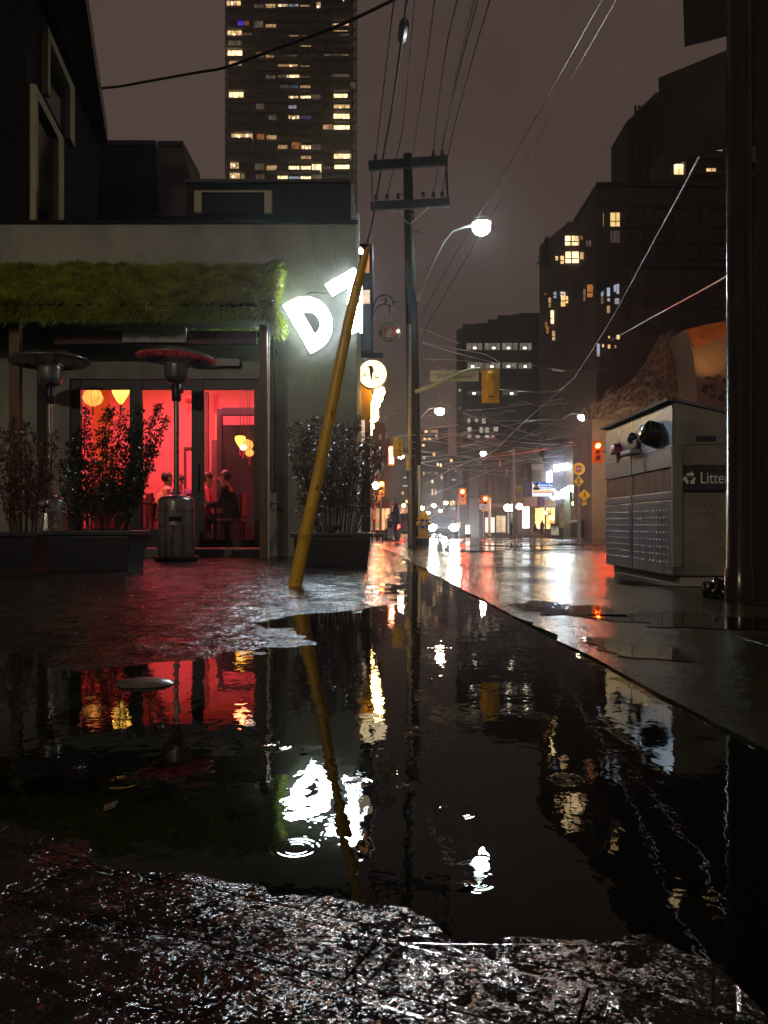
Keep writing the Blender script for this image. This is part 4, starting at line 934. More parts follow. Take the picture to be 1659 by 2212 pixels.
# ------------------------------------------------------------------ timber utility pole
dU = 18.4; zg = GZ(dU)
up_ = thing('utility_pole', 'tall leaning timber utility pole with two crossarms beside the hydrant', 'utility pole', (PX(896,dU),dU,zg))
axis = [P(896,1181,dU),P(895,1000,dU),P(890,700,dU),P(884,480,dU),P(880,334,dU)]
mb = MB(); mb.tube([a if i else Vector((a.x,a.y,zg-.05)) for i,a in enumerate(axis)],[.17,.16,.145,.125,.105],20); mb.build('shaft', M_WOOD, up_, smooth=True)
def arm(a, b, th_):
    mb = MB(); mb.bar(a, b, .12, th_); return mb.build('crossarm', M_WOOD, up_, bevel=.01)
yA = dU-.19
aw1 = arm(P(796,359,yA),P(967,347,yA),.22); aw2 = arm(P(800,446,yA),P(971,438,yA),.20)
mb = MB(); mb.bar(P(803,368,yA),P(804,434,yA),.03); mb.build('side_tie', M_BLACK, up_); mb = MB(); mb.bar(P(964,360,yA),P(967,430,yA),.05); mb.build('side_tie', M_BLACK, up_)
for a, b in (((850,453),(884,484)),((926,447),(888,482))):
    mb = MB(); mb.bar(P(*a,yA-.08),P(*b,yA-.08),.05,.02); mb.build('brace', M_GALV, up_)
def insul(px, py):
    mb = MB(); c = P(px,py,yA); mb.lathe(c,[(.012,-.04),(.012,.02),(.045,.03),(.05,.06),(.03,.08),(.045,.09),(.04,.13),(.02,.15),(.004,.155)],10); mb.build('insulator', M_BLACK, up_, smooth=True)
for q in ((811,347),(936,339),(955,338),(812,434),(836,432),(860,431),(914,428),(936,428),(955,427)): insul(*q)
mb = MB(); mb.bar(P(884,463,dU-.16),P(897,458,dU-.16),.03); mb.tube([P(887,505,dU-.15),P(900,500,dU-.3),P(908,503,dU-.35)],.012,5); mb.build('step_bolt', M_BLACK, up_)
mb = MB(); mb.tube([P(905,1005,dU-.17),P(906,1060,dU-.17),P(907,1175,dU-.18)],.035,10); mb.build('riser_pipe', M_WHITE, up_, smooth=True)
mb = MB(); mb.tube([P(887,1180,dU-.16),P(886,1000,dU-.16),P(884,700,dU-.16)],.045,10); mb.build('grey_duct', mat('grey_duct', (.28,.27,.25), .5, var=.3, vscale=5), up_, smooth=True)
mb = MB(); mb.box(PX(876,dU-.2),PX(886,dU-.2),dU-.34,dU-.2,PZ(1019,dU),PZ(986,dU)); bx_ = mb.build('meter_box', mat('cream_box', (.45,.42,.36), .5), up_, bevel=.01)
mb = MB(); mb.box(PX(879,dU-.34),PX(883,dU-.34),dU-.345,dU-.341,PZ(1010,dU),PZ(998,dU)); mb.build('label', M_YEL, bx_)
mb = MB(); 
for q in (940,955,970,985): mb.tube([P(884,q,dU-.15),P(890,q-1,dU-.17),P(897,q,dU-.15)],.01,5)
mb.build('steel_strap', M_GALV, up_)

# street lamp on its arm
def lamp_head(t, c, r, m_e, nm='globe'):
    mb = MB(); mb.lathe(c+Vector((0,0,r*.45)),[(.01,r*.9),(r*.7,r*.6),(r*1.1,r*.05),(r*1.1,-.01)],16); mb.build('hood', M_GALV, t, smooth=True)
    mb = MB(); mb.ball(c,r,10,8,sz=.85); mb.build(nm, m_e, t, smooth=True)
sl = thing('street_lamp', 'brilliant white street lamp on a curved arm right of the utility pole', 'street lamp', P(1040,490,dU))
c = P(1040,491,dU-.4)
mb = MB(); mb.tube([P(905,642,dU-.12),P(918,606,dU-.2),P(938,562,dU-.3),P(958,522,dU-.35),P(978,498,dU-.4),P(1000,491,dU-.4),c+Vector((-.1,0,.08))],.032,10); mb.build('arm', M_GALV, sl, smooth=True)
mb = MB(); mb.bar(P(903,650,dU-.15),P(907,632,dU-.15),.10); mb.build('bracket', M_GALV, sl)
lamp_head(sl, c, .21, emit('street_lamp_glow', (.86,1,.96), 180))

# hydrant
dh = 18.0; zg = GZ(dh); c = Vector((PX(916,dh),dh,zg)); t = thing('fire_hydrant', 'yellow fire hydrant with a blue and white ring beside the utility pole', 'hydrant', c)
k_ = S(82,dh)/.86
mb = MB(); mb.lathe(c,[(.14*k_,0),(.15*k_,.02*k_),(.13*k_,.03*k_),(.125*k_,.20*k_)],18); mb.build('base', mat('hydrant_dark', (.03,.035,.04), .4), t, smooth=True)
mb = MB(); mb.lathe(c,[(.17*k_,.202*k_),(.17*k_,.235*k_),(.12*k_,.24*k_),(.115*k_,.38*k_),(.135*k_,.385*k_),(.135*k_,.405*k_),(.12*k_,.41*k_),(.12*k_,.62*k_),(.165*k_,.63*k_),(.165*k_,.655*k_),(.12*k_,.665*k_),(.10*k_,.74*k_),(.06*k_,.79*k_),(.035*k_,.80*k_),(.035*k_,.85*k_),(.005,.86*k_)],20); mb.build('barrel', M_YEL, t, smooth=True)
cf = c+Vector((0,-.12*k_,.53*k_)); rx_ = Matrix.Rotation(R(90),3,'X')
mb = MB(); mb.lathe(cf,[(.115*k_,0),(.115*k_,.03*k_),(.06*k_,.031*k_)],20,mtx=rx_); mb.build('ring', mat('hydrant_blue', (.02,.05,.30), .4), t, smooth=True)
mb = MB(); mb.lathe(cf+Vector((0,-.032*k_,0)),[(.055*k_,0),(.055*k_,.05*k_),(.02*k_,.055*k_),(.02*k_,.08*k_),(.003,.08*k_)],14,mtx=rx_); mb.build('nozzle_cap', M_YEL, t, smooth=True)
mb = MB()
for g in (20,80,160,200,280,340):
    p = cf+Vector((.088*k_*math.cos(R(g)),-.034*k_,.088*k_*math.sin(R(g)))); mb.ball(p,.018*k_,6,5,sy=.3)
mb.build('white_marks', M_WHITE, t)
for s_ in (-1,1):
    mb = MB(); mb.lathe(c+Vector((s_*.11*k_,0,.53*k_)),[(.05*k_,0),(.05*k_,.06*k_),(.02*k_,.065*k_)],12,mtx=Matrix.Rotation(R(90*s_),3,'Y')); mb.build('side_nozzle', M_YEL, t, smooth=True)

# the smoker
dS = 24.5; SM = dict(elL=(-.11,.05,.665), wrL=(-.06,.14,.60), elR=(.13,-.03,.65), wrR=(.115,.03,.51), knL=(-.05,.03,.28), anL=(-.05,-.0,.05), toL=(-.055,.085,.022), anR=(.06,-.06,.05), toR=(.066,.02,.022), jaw=(0,.03,.868), head=(0,.03,.922), crown=(0,.022,.958))
zg = GZ(30.); dS = 29.6
sm = person((PX(856,dS),dS,PZ(1170,dS)), S(97,dS), R(95), 'person in a dark hip-length coat smoking beside the utility pole', SM, coat=M_CLOTH, hem=.38)
def smoke():
    m = bpy.data.materials.new('cigarette_smoke'); n, l = nodes_of(m); n.remove(n['Principled BSDF'])
    v = n.new('ShaderNodeVolumePrincipled'); v.inputs['Color'].default_value = (.95,.85,.85,1); v.inputs['Density'].default_value = 1.6; v.inputs['Anisotropy'].default_value = .3
    l.new(v.outputs[0], n['Material Output'].inputs['Volume']); return m
mb = MB(); rs_ = random.Random(2)
mb.tube([P(838,1112,dS-.3),P(843,1104,dS-.3),P(846,1095,dS-.3),P(847,1085,dS-.3),P(852,1078,dS-.3),P(858,1072,dS-.3)],[.03,.11,.09,.07,.09,.03],10)
o = mb.build('smoke_puff', smoke(), base=P(845,1095,dS-.3), smooth=True); tag(o, 'curl of pale cigarette smoke in front of the smoker', 'smoke', kind='stuff')
# ------------------------------------------------------------------ helper: a facade with lit windows (each window a part with its own sash bars)
def win(parent, px0, py0, px1, py1, d, m, bars=(2,1), proud=.0, name='window'):
    mb = MB(); x0, x1, z0, z1 = PX(px0,d), PX(px1,d), PZ(py1,d), PZ(py0,d)
    mb.box(x0,x1,d-.06-proud,d-.01-proud,z0,z1)
    o = mb.build(name, m, parent)
    b = MB(); t_ = (x1-x0)*.035; y0 = d-.10-proud; y1 = d-.062-proud
    for k in range(1,bars[0]): x = x0+(x1-x0)*k/bars[0]; b.box(x-t_/2,x+t_/2,y0,y1,z0,z1)
    for k in range(1,bars[1]): z = z0+(z1-z0)*(.35 if bars[1] == 2 else k/bars[1]); b.box(x0,x1,y0-.005,y1-.003,z-t_/2,z+t_/2)
    if b.v: b.build('sash_bars', M_BLACK, o)
    return o
# ------------------------------------------------------------------ apartment tower
dT = 228.; M_TOWER = mat('tower_concrete', (.055,.049,.058), .7, var=.25, vscale=.1); M_TGLASS = mat('tower_glass', (.012,.012,.017), .15, var=.4, vscale=.15, spec=.6)
tx0, tx1 = PX(486,dT), PX(769,dT)
tw = thing('apartment_tower', 'dark high-rise apartment tower dotted with warm lit windows', 'tower', ((tx0+tx1)/2,dT,-.6))
mb = MB(); mb.box(tx0+.6,tx1-.6,dT,dT+30,-.6,PZ(-260,dT)); mb.build('glazing', M_TGLASS, tw)
zx = lambda a: 438.9+a*.3307
zyy = lambda a: a*.3307
rowsb = [60-66*k for k in range(1,14)]+[60,126,188,253,318,384,450,522,590,656,724,792,862,917,986,1051,1118,1187]+[1187+66*k for k in range(1,34)]
mb = MB(); rt = random.Random(8)
for r_ in rowsb:
    z = PZ(zyy(r_),dT)
    for a, b in ((150,322),(338,480),(480,705),(705,768),(782,960),(960,1000)):
        pr = {150:1.5,338:.5,480:1.1,705:.5,782:1.4,960:.5}[a]
        mb.box(PX(zx(a),dT),PX(zx(b),dT),dT-pr,dT-.005,z-.62,z+.05)
mb.build('balcony_slabs', M_TOWER, tw)
mb = MB()
for a in (150,330,404,484,556,632,708,776,850,960,1000): mb.box(PX(zx(a)-1.2,dT),PX(zx(a)+1.2,dT),dT-.35 if a in (404,484,556,632,708,850) else dT-.9,dT-.004,-.6,PZ(-260,dT))
mb.build('piers', M_TOWER, tw)
M_RAIL = glass('balcony_glass', (.55,.5,.5), .05)
W = [(155,0,245,50,'w'),(332,30,392,54,'d'),(400,28,472,54,'m'),(482,28,540,56,'w'),(544,28,622,60,'c'),(636,34,695,62,'m'),(742,15,765,66,'w'),(840,-12,950,8,'w'),
(228,135,265,186,'b'),(165,178,224,188,'b'),(272,140,298,185,'o'),(332,140,392,186,'d'),(402,160,475,186,'m'),(845,155,950,205,'w'),(160,195,250,250,'w'),(254,215,316,250,'d'),(550,232,622,256,'m'),(630,234,700,254,'d'),(900,222,950,268,'d'),
(165,265,250,315,'d'),(628,300,704,326,'w'),(162,330,255,382,'B'),(345,340,396,378,'d'),(412,360,460,384,'m'),(545,362,610,386,'d'),(790,355,950,395,'d'),(170,400,248,448,'m'),(490,422,552,452,'m'),(556,422,615,452,'w'),(634,430,692,455,'m'),
(410,492,470,515,'d'),(490,492,545,520,'d'),(548,490,628,524,'B'),(632,496,700,522,'d'),(840,485,950,530,'d'),(505,556,560,590,'C'),(564,558,622,590,'C'),(636,560,700,592,'m'),(960,540,990,580,'d'),
(170,595,262,652,'B'),(552,628,620,655,'w'),(632,628,706,658,'B'),(850,615,942,668,'B'),(712,620,765,655,'d'),(555,690,608,722,'c'),(850,685,955,732,'w'),(345,680,395,715,'d'),(552,756,630,788,'w'),(638,758,702,786,'p'),(430,756,478,786,'d'),(852,745,960,796,'B'),
(785,815,848,862,'m'),(852,820,960,862,'B'),(185,865,258,915,'w'),(262,868,328,912,'w'),(352,870,398,915,'o'),(415,885,480,915,'m'),(490,950,550,985,'m'),(580,930,640,985,'o'),(645,952,708,988,'B'),(712,945,765,985,'d'),
(640,1020,708,1050,'m'),(855,1006,965,1055,'B'),(178,1062,232,1108,'w'),(340,1070,395,1112,'d'),(415,1082,482,1116,'m'),(556,1086,632,1120,'B'),(640,1086,706,1124,'B'),(711,1074,776,1128,'B'),(785,1090,830,1124,'d'),(858,1078,955,1130,'B'),
(488,1150,556,1186,'B'),(560,1155,632,1188,'c'),(638,1155,707,1188,'B'),(175,1130,240,1182,'w'),(250,1135,268,1184,'m'),(345,1142,398,1184,'d'),(715,1146,770,1186,'d')]
MM = dict(w=E_WARM,B=E_BRIGHT,m=E_MID,d=E_DIM,c=E_COOL,C=emit('window_teal',(.45,.65,.8),.10,.6,.5),b=E_BLUE,o=E_ORANGE,p=emit('window_purple',(.32,.22,.75),.18,.6,.5))
for (a,b,c,e_,k) in W:
    d = dT; mb = MB(); mb.box(PX(zx(a),d),PX(zx(c),d),d-.10,d-.01,PZ(zyy(e_),d)+.1,PZ(zyy(b),d)); wo = mb.build('window', MM[k], tw); mb = MB()
    for f in (.25,.5,.72):
        x = PX(zx(a+(c-a)*f),dT); mb.box(x-.06,x+.06,dT-.16,dT-.11,PZ(zyy(e_),dT)+.1,PZ(zyy(b),dT))
    if c-a > 60:
        z = PZ(zyy(e_-(e_-b)*.3),dT); mb.box(PX(zx(a),dT),PX(zx(c),dT),dT-.2,dT-.165,z-.05,z+.05)
    mb.build('mullions', M_BLACK, wo)
for (a,b,c,e_,k) in W:
    if k in 'Bw': mb = MB(); mb.ball((PX(zx(a+(c-a)*rt.uniform(.3,.7)),dT),dT-.35,PZ(zyy(e_-(e_-b)*rt.uniform(.25,.5)),dT)),.32,6,5); mb.build('indoor_lamp', emit('indoor_lamp', (1,.8,.5), 4), tw)

# ------------------------------------------------------------------ buildings on the right
def block(name, lab, poly, d, dep, m, cat='building', cop=None):
    xs = [p[0] for p in poly]; t = thing(name, lab, cat, (PX(sum(xs)/len(xs),d),d+dep/2,GZ(d)))
    mb = MB(); mb.prism([P(a,b,d) if b is not None else Vector((PX(a,d),d,GZ(d)-.3)) for a,b in poly],(0,dep,0)); mb.build('wall', m, t)
    return t
# brick hotel with a raking left wing
M_HB = mat('hotel_brick', (0.068,0.044,0.032), .75, var=.35, vscale=.35)
hA = thing('brick_hotel', 'dark brick apartment block with a stepped sloping left wing and a few glowing windows', 'building', (PX(1300,62),66,-.6))
d0 = 60.
mb = MB(); mb.prism([(PX(1290,d0),d0,-.6),(PX(1640,d0),d0,-.6),(PX(1640,d0),d0+14,-.6),(PX(1290,d0),d0+14,-.6)],(0,0,PZ(405,d0)+.6)); mb.build('wall', M_HB, hA)
mb = MB(); mb.box(PX(1287,d0),PX(1640,d0),d0-.25,d0+14,PZ(404,d0),PZ(396,d0)); mb.box(PX(1289,d0),PX(1640,d0),d0-.12,d0-.003,PZ(450,d0),PZ(440,d0)); mb.build('cornice', M_BLACK, hA)
L0, L1 = Vector((PX(1289,d0),d0+.3,0)), Vector((PX(1165,72),72,0))
def wl(f, z, o=0.): 
    p = L0.lerp(L1,f); nn = Vector((L1.y-L0.y,-(L1.x-L0.x),0)).normalized()*-1; return Vector((p.x,p.y,z))+nn*o
prof = [(0,26.2),(.26,PZ(462,62.5)),(.36,PZ(474,64)),(.44,PZ(474,65)),(.5,PZ(480,65.5)),(1,PZ(531,72))]
mb = MB(); vs = [wl(0,-.6)]+[wl(f,z) for f,z in prof]+[wl(1,-.6)]; mb.prism(vs,(12,4,0)); mb.build('wing', M_HB, hA)
fx = lambda px: max(0,min(1,(1289-px)/124.))     # rough position along the raking wing
def wwin(px0,py0,px1,py1,m,bars=(2,2)):
    f0, f1 = fx(px0)*.92, fx(px1)*.92; 
    def z(px,py,f): return PZ(py,L0.lerp(L1,f).y)
    def fr(px):      # solve position on the wall line for this sight line
        k = (px-CX)/F; ax, ay, bx, by = L0.x,L0.y,L1.x,L1.y
        return (k*ay-ax)/((bx-ax)-k*(by-ay))
    f0, f1 = fr(px0), fr(px1)
    a, b = wl(f0,z(px0,py1,f0),.05), wl(f1,z(px1,py1,f1),.05); c, e_ = wl(f1,z(px1,py0,f1),.05), wl(f0,z(px0,py0,f0),.05)
    n_ = Vector((-.85,-.5,0))*.06
    mb = MB(); mb.prism([a,b,c,e_], n_); o = mb.build('window', m, hA)
    mb = MB()
    for k in range(1,bars[0]): mb.bar(a.lerp(b,k/bars[0])+n_*1.6, e_.lerp(c,k/bars[0])+n_*1.6, .09)
    for k in range(1,bars[1]): mb.bar(a.lerp(e_,.38)+n_*1.6, b.lerp(c,.38)+n_*1.6, .08)
    if mb.v: mb.build('sash_bars', M_BLACK, o)
wwin(1223,510,1251,530,E_BRIGHT); wwin(1224,544,1251,568,E_BRIGHT); wwin(1256,510,1260,518,E_ORANGE,(1,1)); wwin(1256,545,1262,560,E_MID,(1,1)); wwin(1269,520,1278,532,E_DIM,(2,1))
for q in ((1202,554,1206,562),(1213,553,1219,570)): wwin(*q,E_WARM,(1,2))
for q, m in (((1187,643,1191,664),E_MID),((1192,671,1197,699),E_BRIGHT),((1179,695,1183,706),E_ORANGE),((1214,632,1222,662),E_WARM),((1224,640,1228,655),E_WARM),((1198,631,1203,644),E_COOL),((1212,630,1221,640),E_COOL),((1271,615,1282,642),E_ORANGE),((1182,706,1186,720),E_ORANGE),((1195,715,1200,735),E_MID),((1178,633,1181,638),E_ORANGE),((1262,625,1266,650),E_DIM)): wwin(*q,m,(1,2))
wa = win(hA,1303,460,1343,489,d0,emit('window_gold',(1,.66,.25),1.0,.6,.5),(3,2)); win(hA,1304,499,1341,525,d0,emit('window_mauve',(.7,.4,.34),.055,.6,.6),(2,1)); win(hA,1363,572,1386,588,d0,E_MID,(1,1))
mb = MB()
for px in (1291,1310,1345,1400,1460,1520): mb.box(PX(px,d0)-.25,PX(px,d0)+.25,d0-.2,d0-.004,-.6,PZ(452,d0))
mb.build('pilasters', M_HB, hA)
for r_ in range(4):
    for k in range(5):
        a = 1352+k*46; b = 462+r_*36
        if a < 1585: win(hA,a,b,a+32,b+24,d0,M_TGLASS,(3,2)); mb = MB(); mb.box(PX(a-2,d0),PX(a+34,d0),d0-.22,d0-.002,PZ(b+28,d0),PZ(b+25,d0)); mb.build('sill', MATS['balcony_concrete'] if 'balcony_concrete' in MATS else mat('balcony_concrete', (.07,.055,.045), .75, var=.3, vscale=.3), hA)
# lower brick block in front
hB = block('brick_warehouse', 'dark brown brick block with a raking parapet and white-lit upper windows', [(1288,None),(1288,632),(1330,590),(1352,573),(1640,573),(1640,None)], 56, 3.2, mat('warehouse_brick', (0.077,0.045,0.030), .75, var=.3, vscale=.4), 'building')
for q, m in (((1298,628,1303,640),E_COOL),((1311,622,1317,640),E_COOL),((1326,616,1331,630),E_COOL),((1332,614,1337,635),E_COOL),((1298,642,1303,656),E_DIM),((1312,645,1317,651),E_COOL),((1328,645,1337,657),E_COOL),((1311,661,1317,676),E_MID),((1314,726,1317,731),E_WARM),((1332,724,1338,733),E_WARM),((1301,744,1304,750),E_WARM),((1313,745,1318,753),E_WARM),((1327,746,1331,752),E_MID)): win(hB,*q,56,m,(1,1))
win(hB,1289.5,743,1295,770,56,E_COOL,(1,3))
mb = MB(); 
for a, b in ((1288,632),(1352,573)): pass
mb.bar(P(1288,632,55.9),P(1352,573,55.9),.35,.5); mb.bar(P(1352,573,55.9),P(1640,573,55.9),.35,.45); mb.build('coping', M_BLACK, hB)
for r_ in range(3):
    for k in range(6):
        a = 1352+k*38; b = 592+r_*44
        win(hB,a,b,a+15,b+26,56,M_TGLASS,(2,2)); mb = MB(); mb.box(PX(a-2,56),PX(a+17,56),55.8,55.998,PZ(b+29,56),PZ(b+26.5,56)); mb.build('sill', MATS['balcony_concrete'], hB)
# concrete tower behind the signs
hC = block('slab_tower', 'dark ribbed concrete tower rising behind the right-hand sign boards', [(1352,None),(1352,265),(1417,200),(1470,185),(1640,185),(1640,None)], 92, 6, mat('ribbed_concrete', (0.048,0.045,0.040), .8, var=.6, vscale=.25, stretch=(2.2,2.2,.16)), 'tower')
mb = MB()
for k in range(13): x = PX(1356+k*8,92); mb.box(x-.12,x+.12,91.7,91.995,-.6,PZ(262 if k < 2 else 230,92))
mb.build('ribs', mat('ribbed_concrete'), hC) if False else mb.build('ribs', MATS['ribbed_concrete'], hC)
# balcony apartment building peeping between pole and hotel
hD = block('balcony_block', 'pale balconied apartment building glimpsed between the sign boards and the hotel roof', [(1440,None),(1440,318),(1570,318),(1578,345),(1583,None)], 78, 5, mat('balcony_concrete', (.07,.055,.045), .75, var=.3, vscale=.3), 'building')
for q, m in (((1456,355,1476,377),E_BRIGHT),((1452,345,1478,352),E_MID),((1526,364,1546,380),E_WARM),((1532,325,1560,336),E_WARM),((1456,401,1478,405),E_MID),((1526,397,1552,404),E_ORANGE)): win(hD,*q,78,m,(2,1))
mb = MB()
for q in (340,384,408): mb.box(PX(1486,78),PX(1574,78),76.6,77.99,PZ(q+5,78),PZ(q,78))
for q in (1484,1480): mb.box(PX(q,78)-.2,PX(q,78)+.2,77.4,77.995,-.6,PZ(322,78))
mb.build('balconies', MATS['balcony_concrete'], hD)
# stepped office
hE = thing('stepped_office', 'wide stepped office block with long rows of pale lit windows', 'office', (PX(1080,140),146,-.6)); dO = 140.
M_OFF = mat('office_wall', (.022,.019,.019), .7, var=.2, vscale=.15)
mb = MB()
for (a,b,c,dp) in ((1000,1200,700,0),(1036,1200,688,3),(1065,1200,671,6),(1092,1200,652,9),(1128,1200,640,12),(1150,1200,630,14)): 
    mb.box(PX(a,dO),PX(b,dO),dO+dp,dO+dp+(3 if dp < 14 else 14),-.6,PZ(c,dO))
mb.build('wall', M_OFF, hE)
mb = MB(); mb.prism([(PX(999.5,dO),dO,-.6),(PX(986,dO+9),dO+9,-.6),(PX(986,dO+9),dO+9,PZ(712,dO+9)),(PX(999.5,dO),dO,PZ(708,dO))],(1.2,.6,0)); mb.build('side_wall', M_OFF, hE)
E_OFF = emit('office_light',(.9,.78,.62),.16,.55,.5); E_OFFB = emit('office_strip',(1,.9,.72),.36,.5,.5)
for (y0,y1,cols,mm) in ((741,756,((1008,1042),(1047,1080),(1085,1118),(1123,1148)),E_OFF),(784,796,((1010,1044),(1048,1080),(1085,1116),(1121,1148)),E_OFF),(844,854,((1010,1040),(1085,1116)),emit('office_dim',(.8,.7,.6),.07,.6,.5)),(884,890,((1010,1040),(1086,1112)),emit('office_dimmer',(.8,.7,.6),.03,.6,.5))):
    for a, b in cols:
        win(hE,a,y0,b,y1,dO,mm,(3,1))
        if y0 < 850: lampsO = MB(); lampsO.ball((PX(a+(b-a)*rt.uniform(.3,.7),dO),dO-.3,PZ(y1-3.5,dO)),.19,6,5,sx=1.6); lampsO.build('ceiling_lamp', emit('office_lamp', (1,.86,.6), 5), hE)
for q in ((1010,903,1016,913),(1026,902,1032,912),(1041,902,1049,915),(1010,923,1018,932),(1036,923,1043,935),(1048,923,1056,935),(1066,922,1076,932),(1010,940,1018,946),(1028,940,1036,946),(1048,940,1056,946),(1062,940,1068,945)): win(hE,*q,dO,E_OFFB,(1,1))
win(hE,1118,814,1125,818,dO,E_WARM,(1,1)); win(hE,988,846,998,852,dO+6,E_OFFB,(2,1),proud=3); win(hE,988,884,998,889,dO+6,E_OFF,(2,1),proud=3)
mb = MB()
for q in (770,812,828,868,897): mb.box(PX(1000,dO),PX(1165,dO),dO-.25,dO-.12,PZ(q+7,dO),PZ(q,dO))
mb.build('spandrels', mat('office_spandrel', (.03,.026,.026), .6), hE)
# conifer on the roof terrace
tr = thing('conifer', 'small ragged conifer silhouetted on the roof terrace above the hotel wing', 'tree', P(1180,560,70))
mb = MB(); mb.tube([P(1181,575,70),P(1181,512,70)],[.10,.02],6); mb.build('trunk', mat('shrub_stem'), tr) if False else mb.build('trunk', MATS['shrub_stem'], tr)
mb = MB(); rg = np.random.RandomState(2)
for lvl in range(11):
    z = PZ(512+lvl*5.2,70); rad = .08+.085*lvl
    for k in range(9+lvl):
        g = rg.rand()*6.28; r_ = rad*(.6+.5*rg.rand())
        for j in range(9):
            f = (j+1)/9; c = Vector((PX(1181,70)+r_*f*math.cos(g),70+r_*f*math.sin(g),z-.12*f+rg.randn()*.02)); dd = Vector((math.cos(g)+rg.randn()*.5,math.sin(g)+rg.randn()*.5,rg.randn()*.3)).normalized()*.13; s_ = Vector((-dd.y,dd.x,.3*rg.randn()))*.25
            mb.add([c,c+dd*.5+s_,c+dd,c+dd*.5-s_],[(0,1,2,3)])
mb.build('crown', mat('conifer_needle', (.012,.018,.012), .6), tr, fixn=False)
# decorated concrete facade: gabled lattice building and corner block
def lattice_mat():
    m = mat('carved_stone', (.27,.215,.16), .7, var=.2, vscale=.6, bump=.3, bscale=8); n, l = nodes_of(m); b = n['Principled BSDF']
    src = b.inputs['Base Color'].links[0].from_socket; tc = n.new('ShaderNodeTexCoord'); vo = n.new('ShaderNodeTexVoronoi'); vo.feature = 'DISTANCE_TO_EDGE'; mp = n.new('ShaderNodeMapping'); mp.inputs['Scale'].default_value = (1.9,1,1.0); mp.inputs['Rotation'].default_value = (0,R(28),0)
    l.new(tc.outputs['Object'], mp.inputs[0]); l.new(mp.outputs[0], vo.inputs['Vector']); vo.inputs['Scale'].default_value = 1.3
    r2 = n.new('ShaderNodeValToRGB'); r2.color_ramp.elements[0].position = .05; r2.color_ramp.elements[0].color = (1,1,1,1); r2.color_ramp.elements[1].position = .11; r2.color_ramp.elements[1].color = (.55,.54,.52,1); l.new(vo.outputs['Distance'], r2.inputs[0])
    mx = n.new('ShaderNodeMix'); mx.data_type = 'RGBA'; mx.blend_type = 'MULTIPLY'; mx.inputs[0].default_value = 1; l.new(src, mx.inputs[6]); l.new(r2.outputs[0], mx.inputs[7]); l.new(mx.outputs[2], b.inputs['Base Color'])
    return m
dG = 50.
hF = thing('carved_stone_hall', 'tan stone hall with a leaf-lattice carved gable behind the litter bin', 'building', (PX(1370,dG),dG+3,GZ(dG)))
mb = MB(); body = [(1279,None),(1279,905),(1300,905),(1640,905),(1640,None)]
mb.prism([P(a,b,dG) if b else Vector((PX(a,dG),dG,GZ(dG)-.3)) for a,b in body],(0,5,0)); mb.build('wall', mat('tan_stone', (.30,.235,.17), .7, var=.25, vscale=.5, bump=.3, bscale=5), hF)
mb = MB(); gab = [(1266,880),(1285,868),(1318,850),(1350,832),(1380,810),(1405,778),(1428,735),(1440,716),(1449,711),(1458,714),(1467,728),(1472,755),(1475,800),(1478,905),(1275,905)]
mb.prism([P(a,b,dG-.1) for a,b in gab],(0,1.2,0)); mb.build('carved_gable', lattice_mat(), hF)
mb = MB(); rg = np.random.RandomState(6)
for k in range(80):        # loose curling leaves standing off the gable's lower left
    a = rg.uniform(1268,1425); b = 905-rg.uniform(.05,1)**.8*(905-(880-(a-1266)*.62)); c = P(a,b,dG-.25); g = rg.uniform(.2,1.2); L = rg.uniform(.35,.8); dd = Vector((math.cos(g)*L,-.1,math.sin(g)*L)); s_ = Vector((-dd.z,0,dd.x))*.16
    mb.prism([c,c+dd*.5+s_,c+dd,c+dd*.45-s_*.3],(0,-.05,0))
mb.build('carved_leaves', mat('pale_carving', (.36,.30,.24), .65, var=.2), hF)
hG = thing('corner_stone_block', 'taller stone block with a curved left edge and amber-lit frieze beside the dark pole', 'building', (PX(1560,47),49,GZ(47)))
mb = MB(); cb = [(1479,712),(1530,700),(1600,688),(1660,682),(1660,None),(1508,None),(1507,880),(1504,820),(1497,765),(1488,730)]
mb.prism([P(a,b,47) if b else Vector((PX(a,47),47,GZ(47)-.3)) for a,b in cb],(0,3,0)); mb.build('wall', MATS['tan_stone'], hG)
mb = MB(); mb.prism([P(1479,713,46.9),P(1530,701,46.9),P(1600,689,46.9),P(1660,683,46.9),P(1660,712,46.9),P(1600,718,46.9),P(1540,736,46.9),P(1500,752,46.9),P(1490,735,46.9)],(0,-.12,0)); mb.build('frieze', mat('lit_frieze_orange', (.42,.16,.05), .6, var=.4, vscale=1.2), hG)  # orange light along the wall top is put into this panel's colour
rg = np.random.RandomState(3)
for k in range(14):
    mb = MB(); c = P(rg.uniform(1520,1590),rg.uniform(800,880),46.97); mb.ball(c,.16,8,6,sx=1.2,sy=.35,sz=.8)
    mb.build('carved_boss', mat('dark_boss', (.10,.075,.055), .7), hG)
lamp('facade_spot','SPOT',P(1330,930,44),800,(1,.66,.38),.3,(R(68),0,R(-22)),spot=110)  # two unseen spots aimed at the stone fronts; no fixtures built
lamp('frieze_spot','SPOT',P(1560,800,44.5),170,(1,.45,.14),.2,(R(125),0,R(-8)),spot=80)

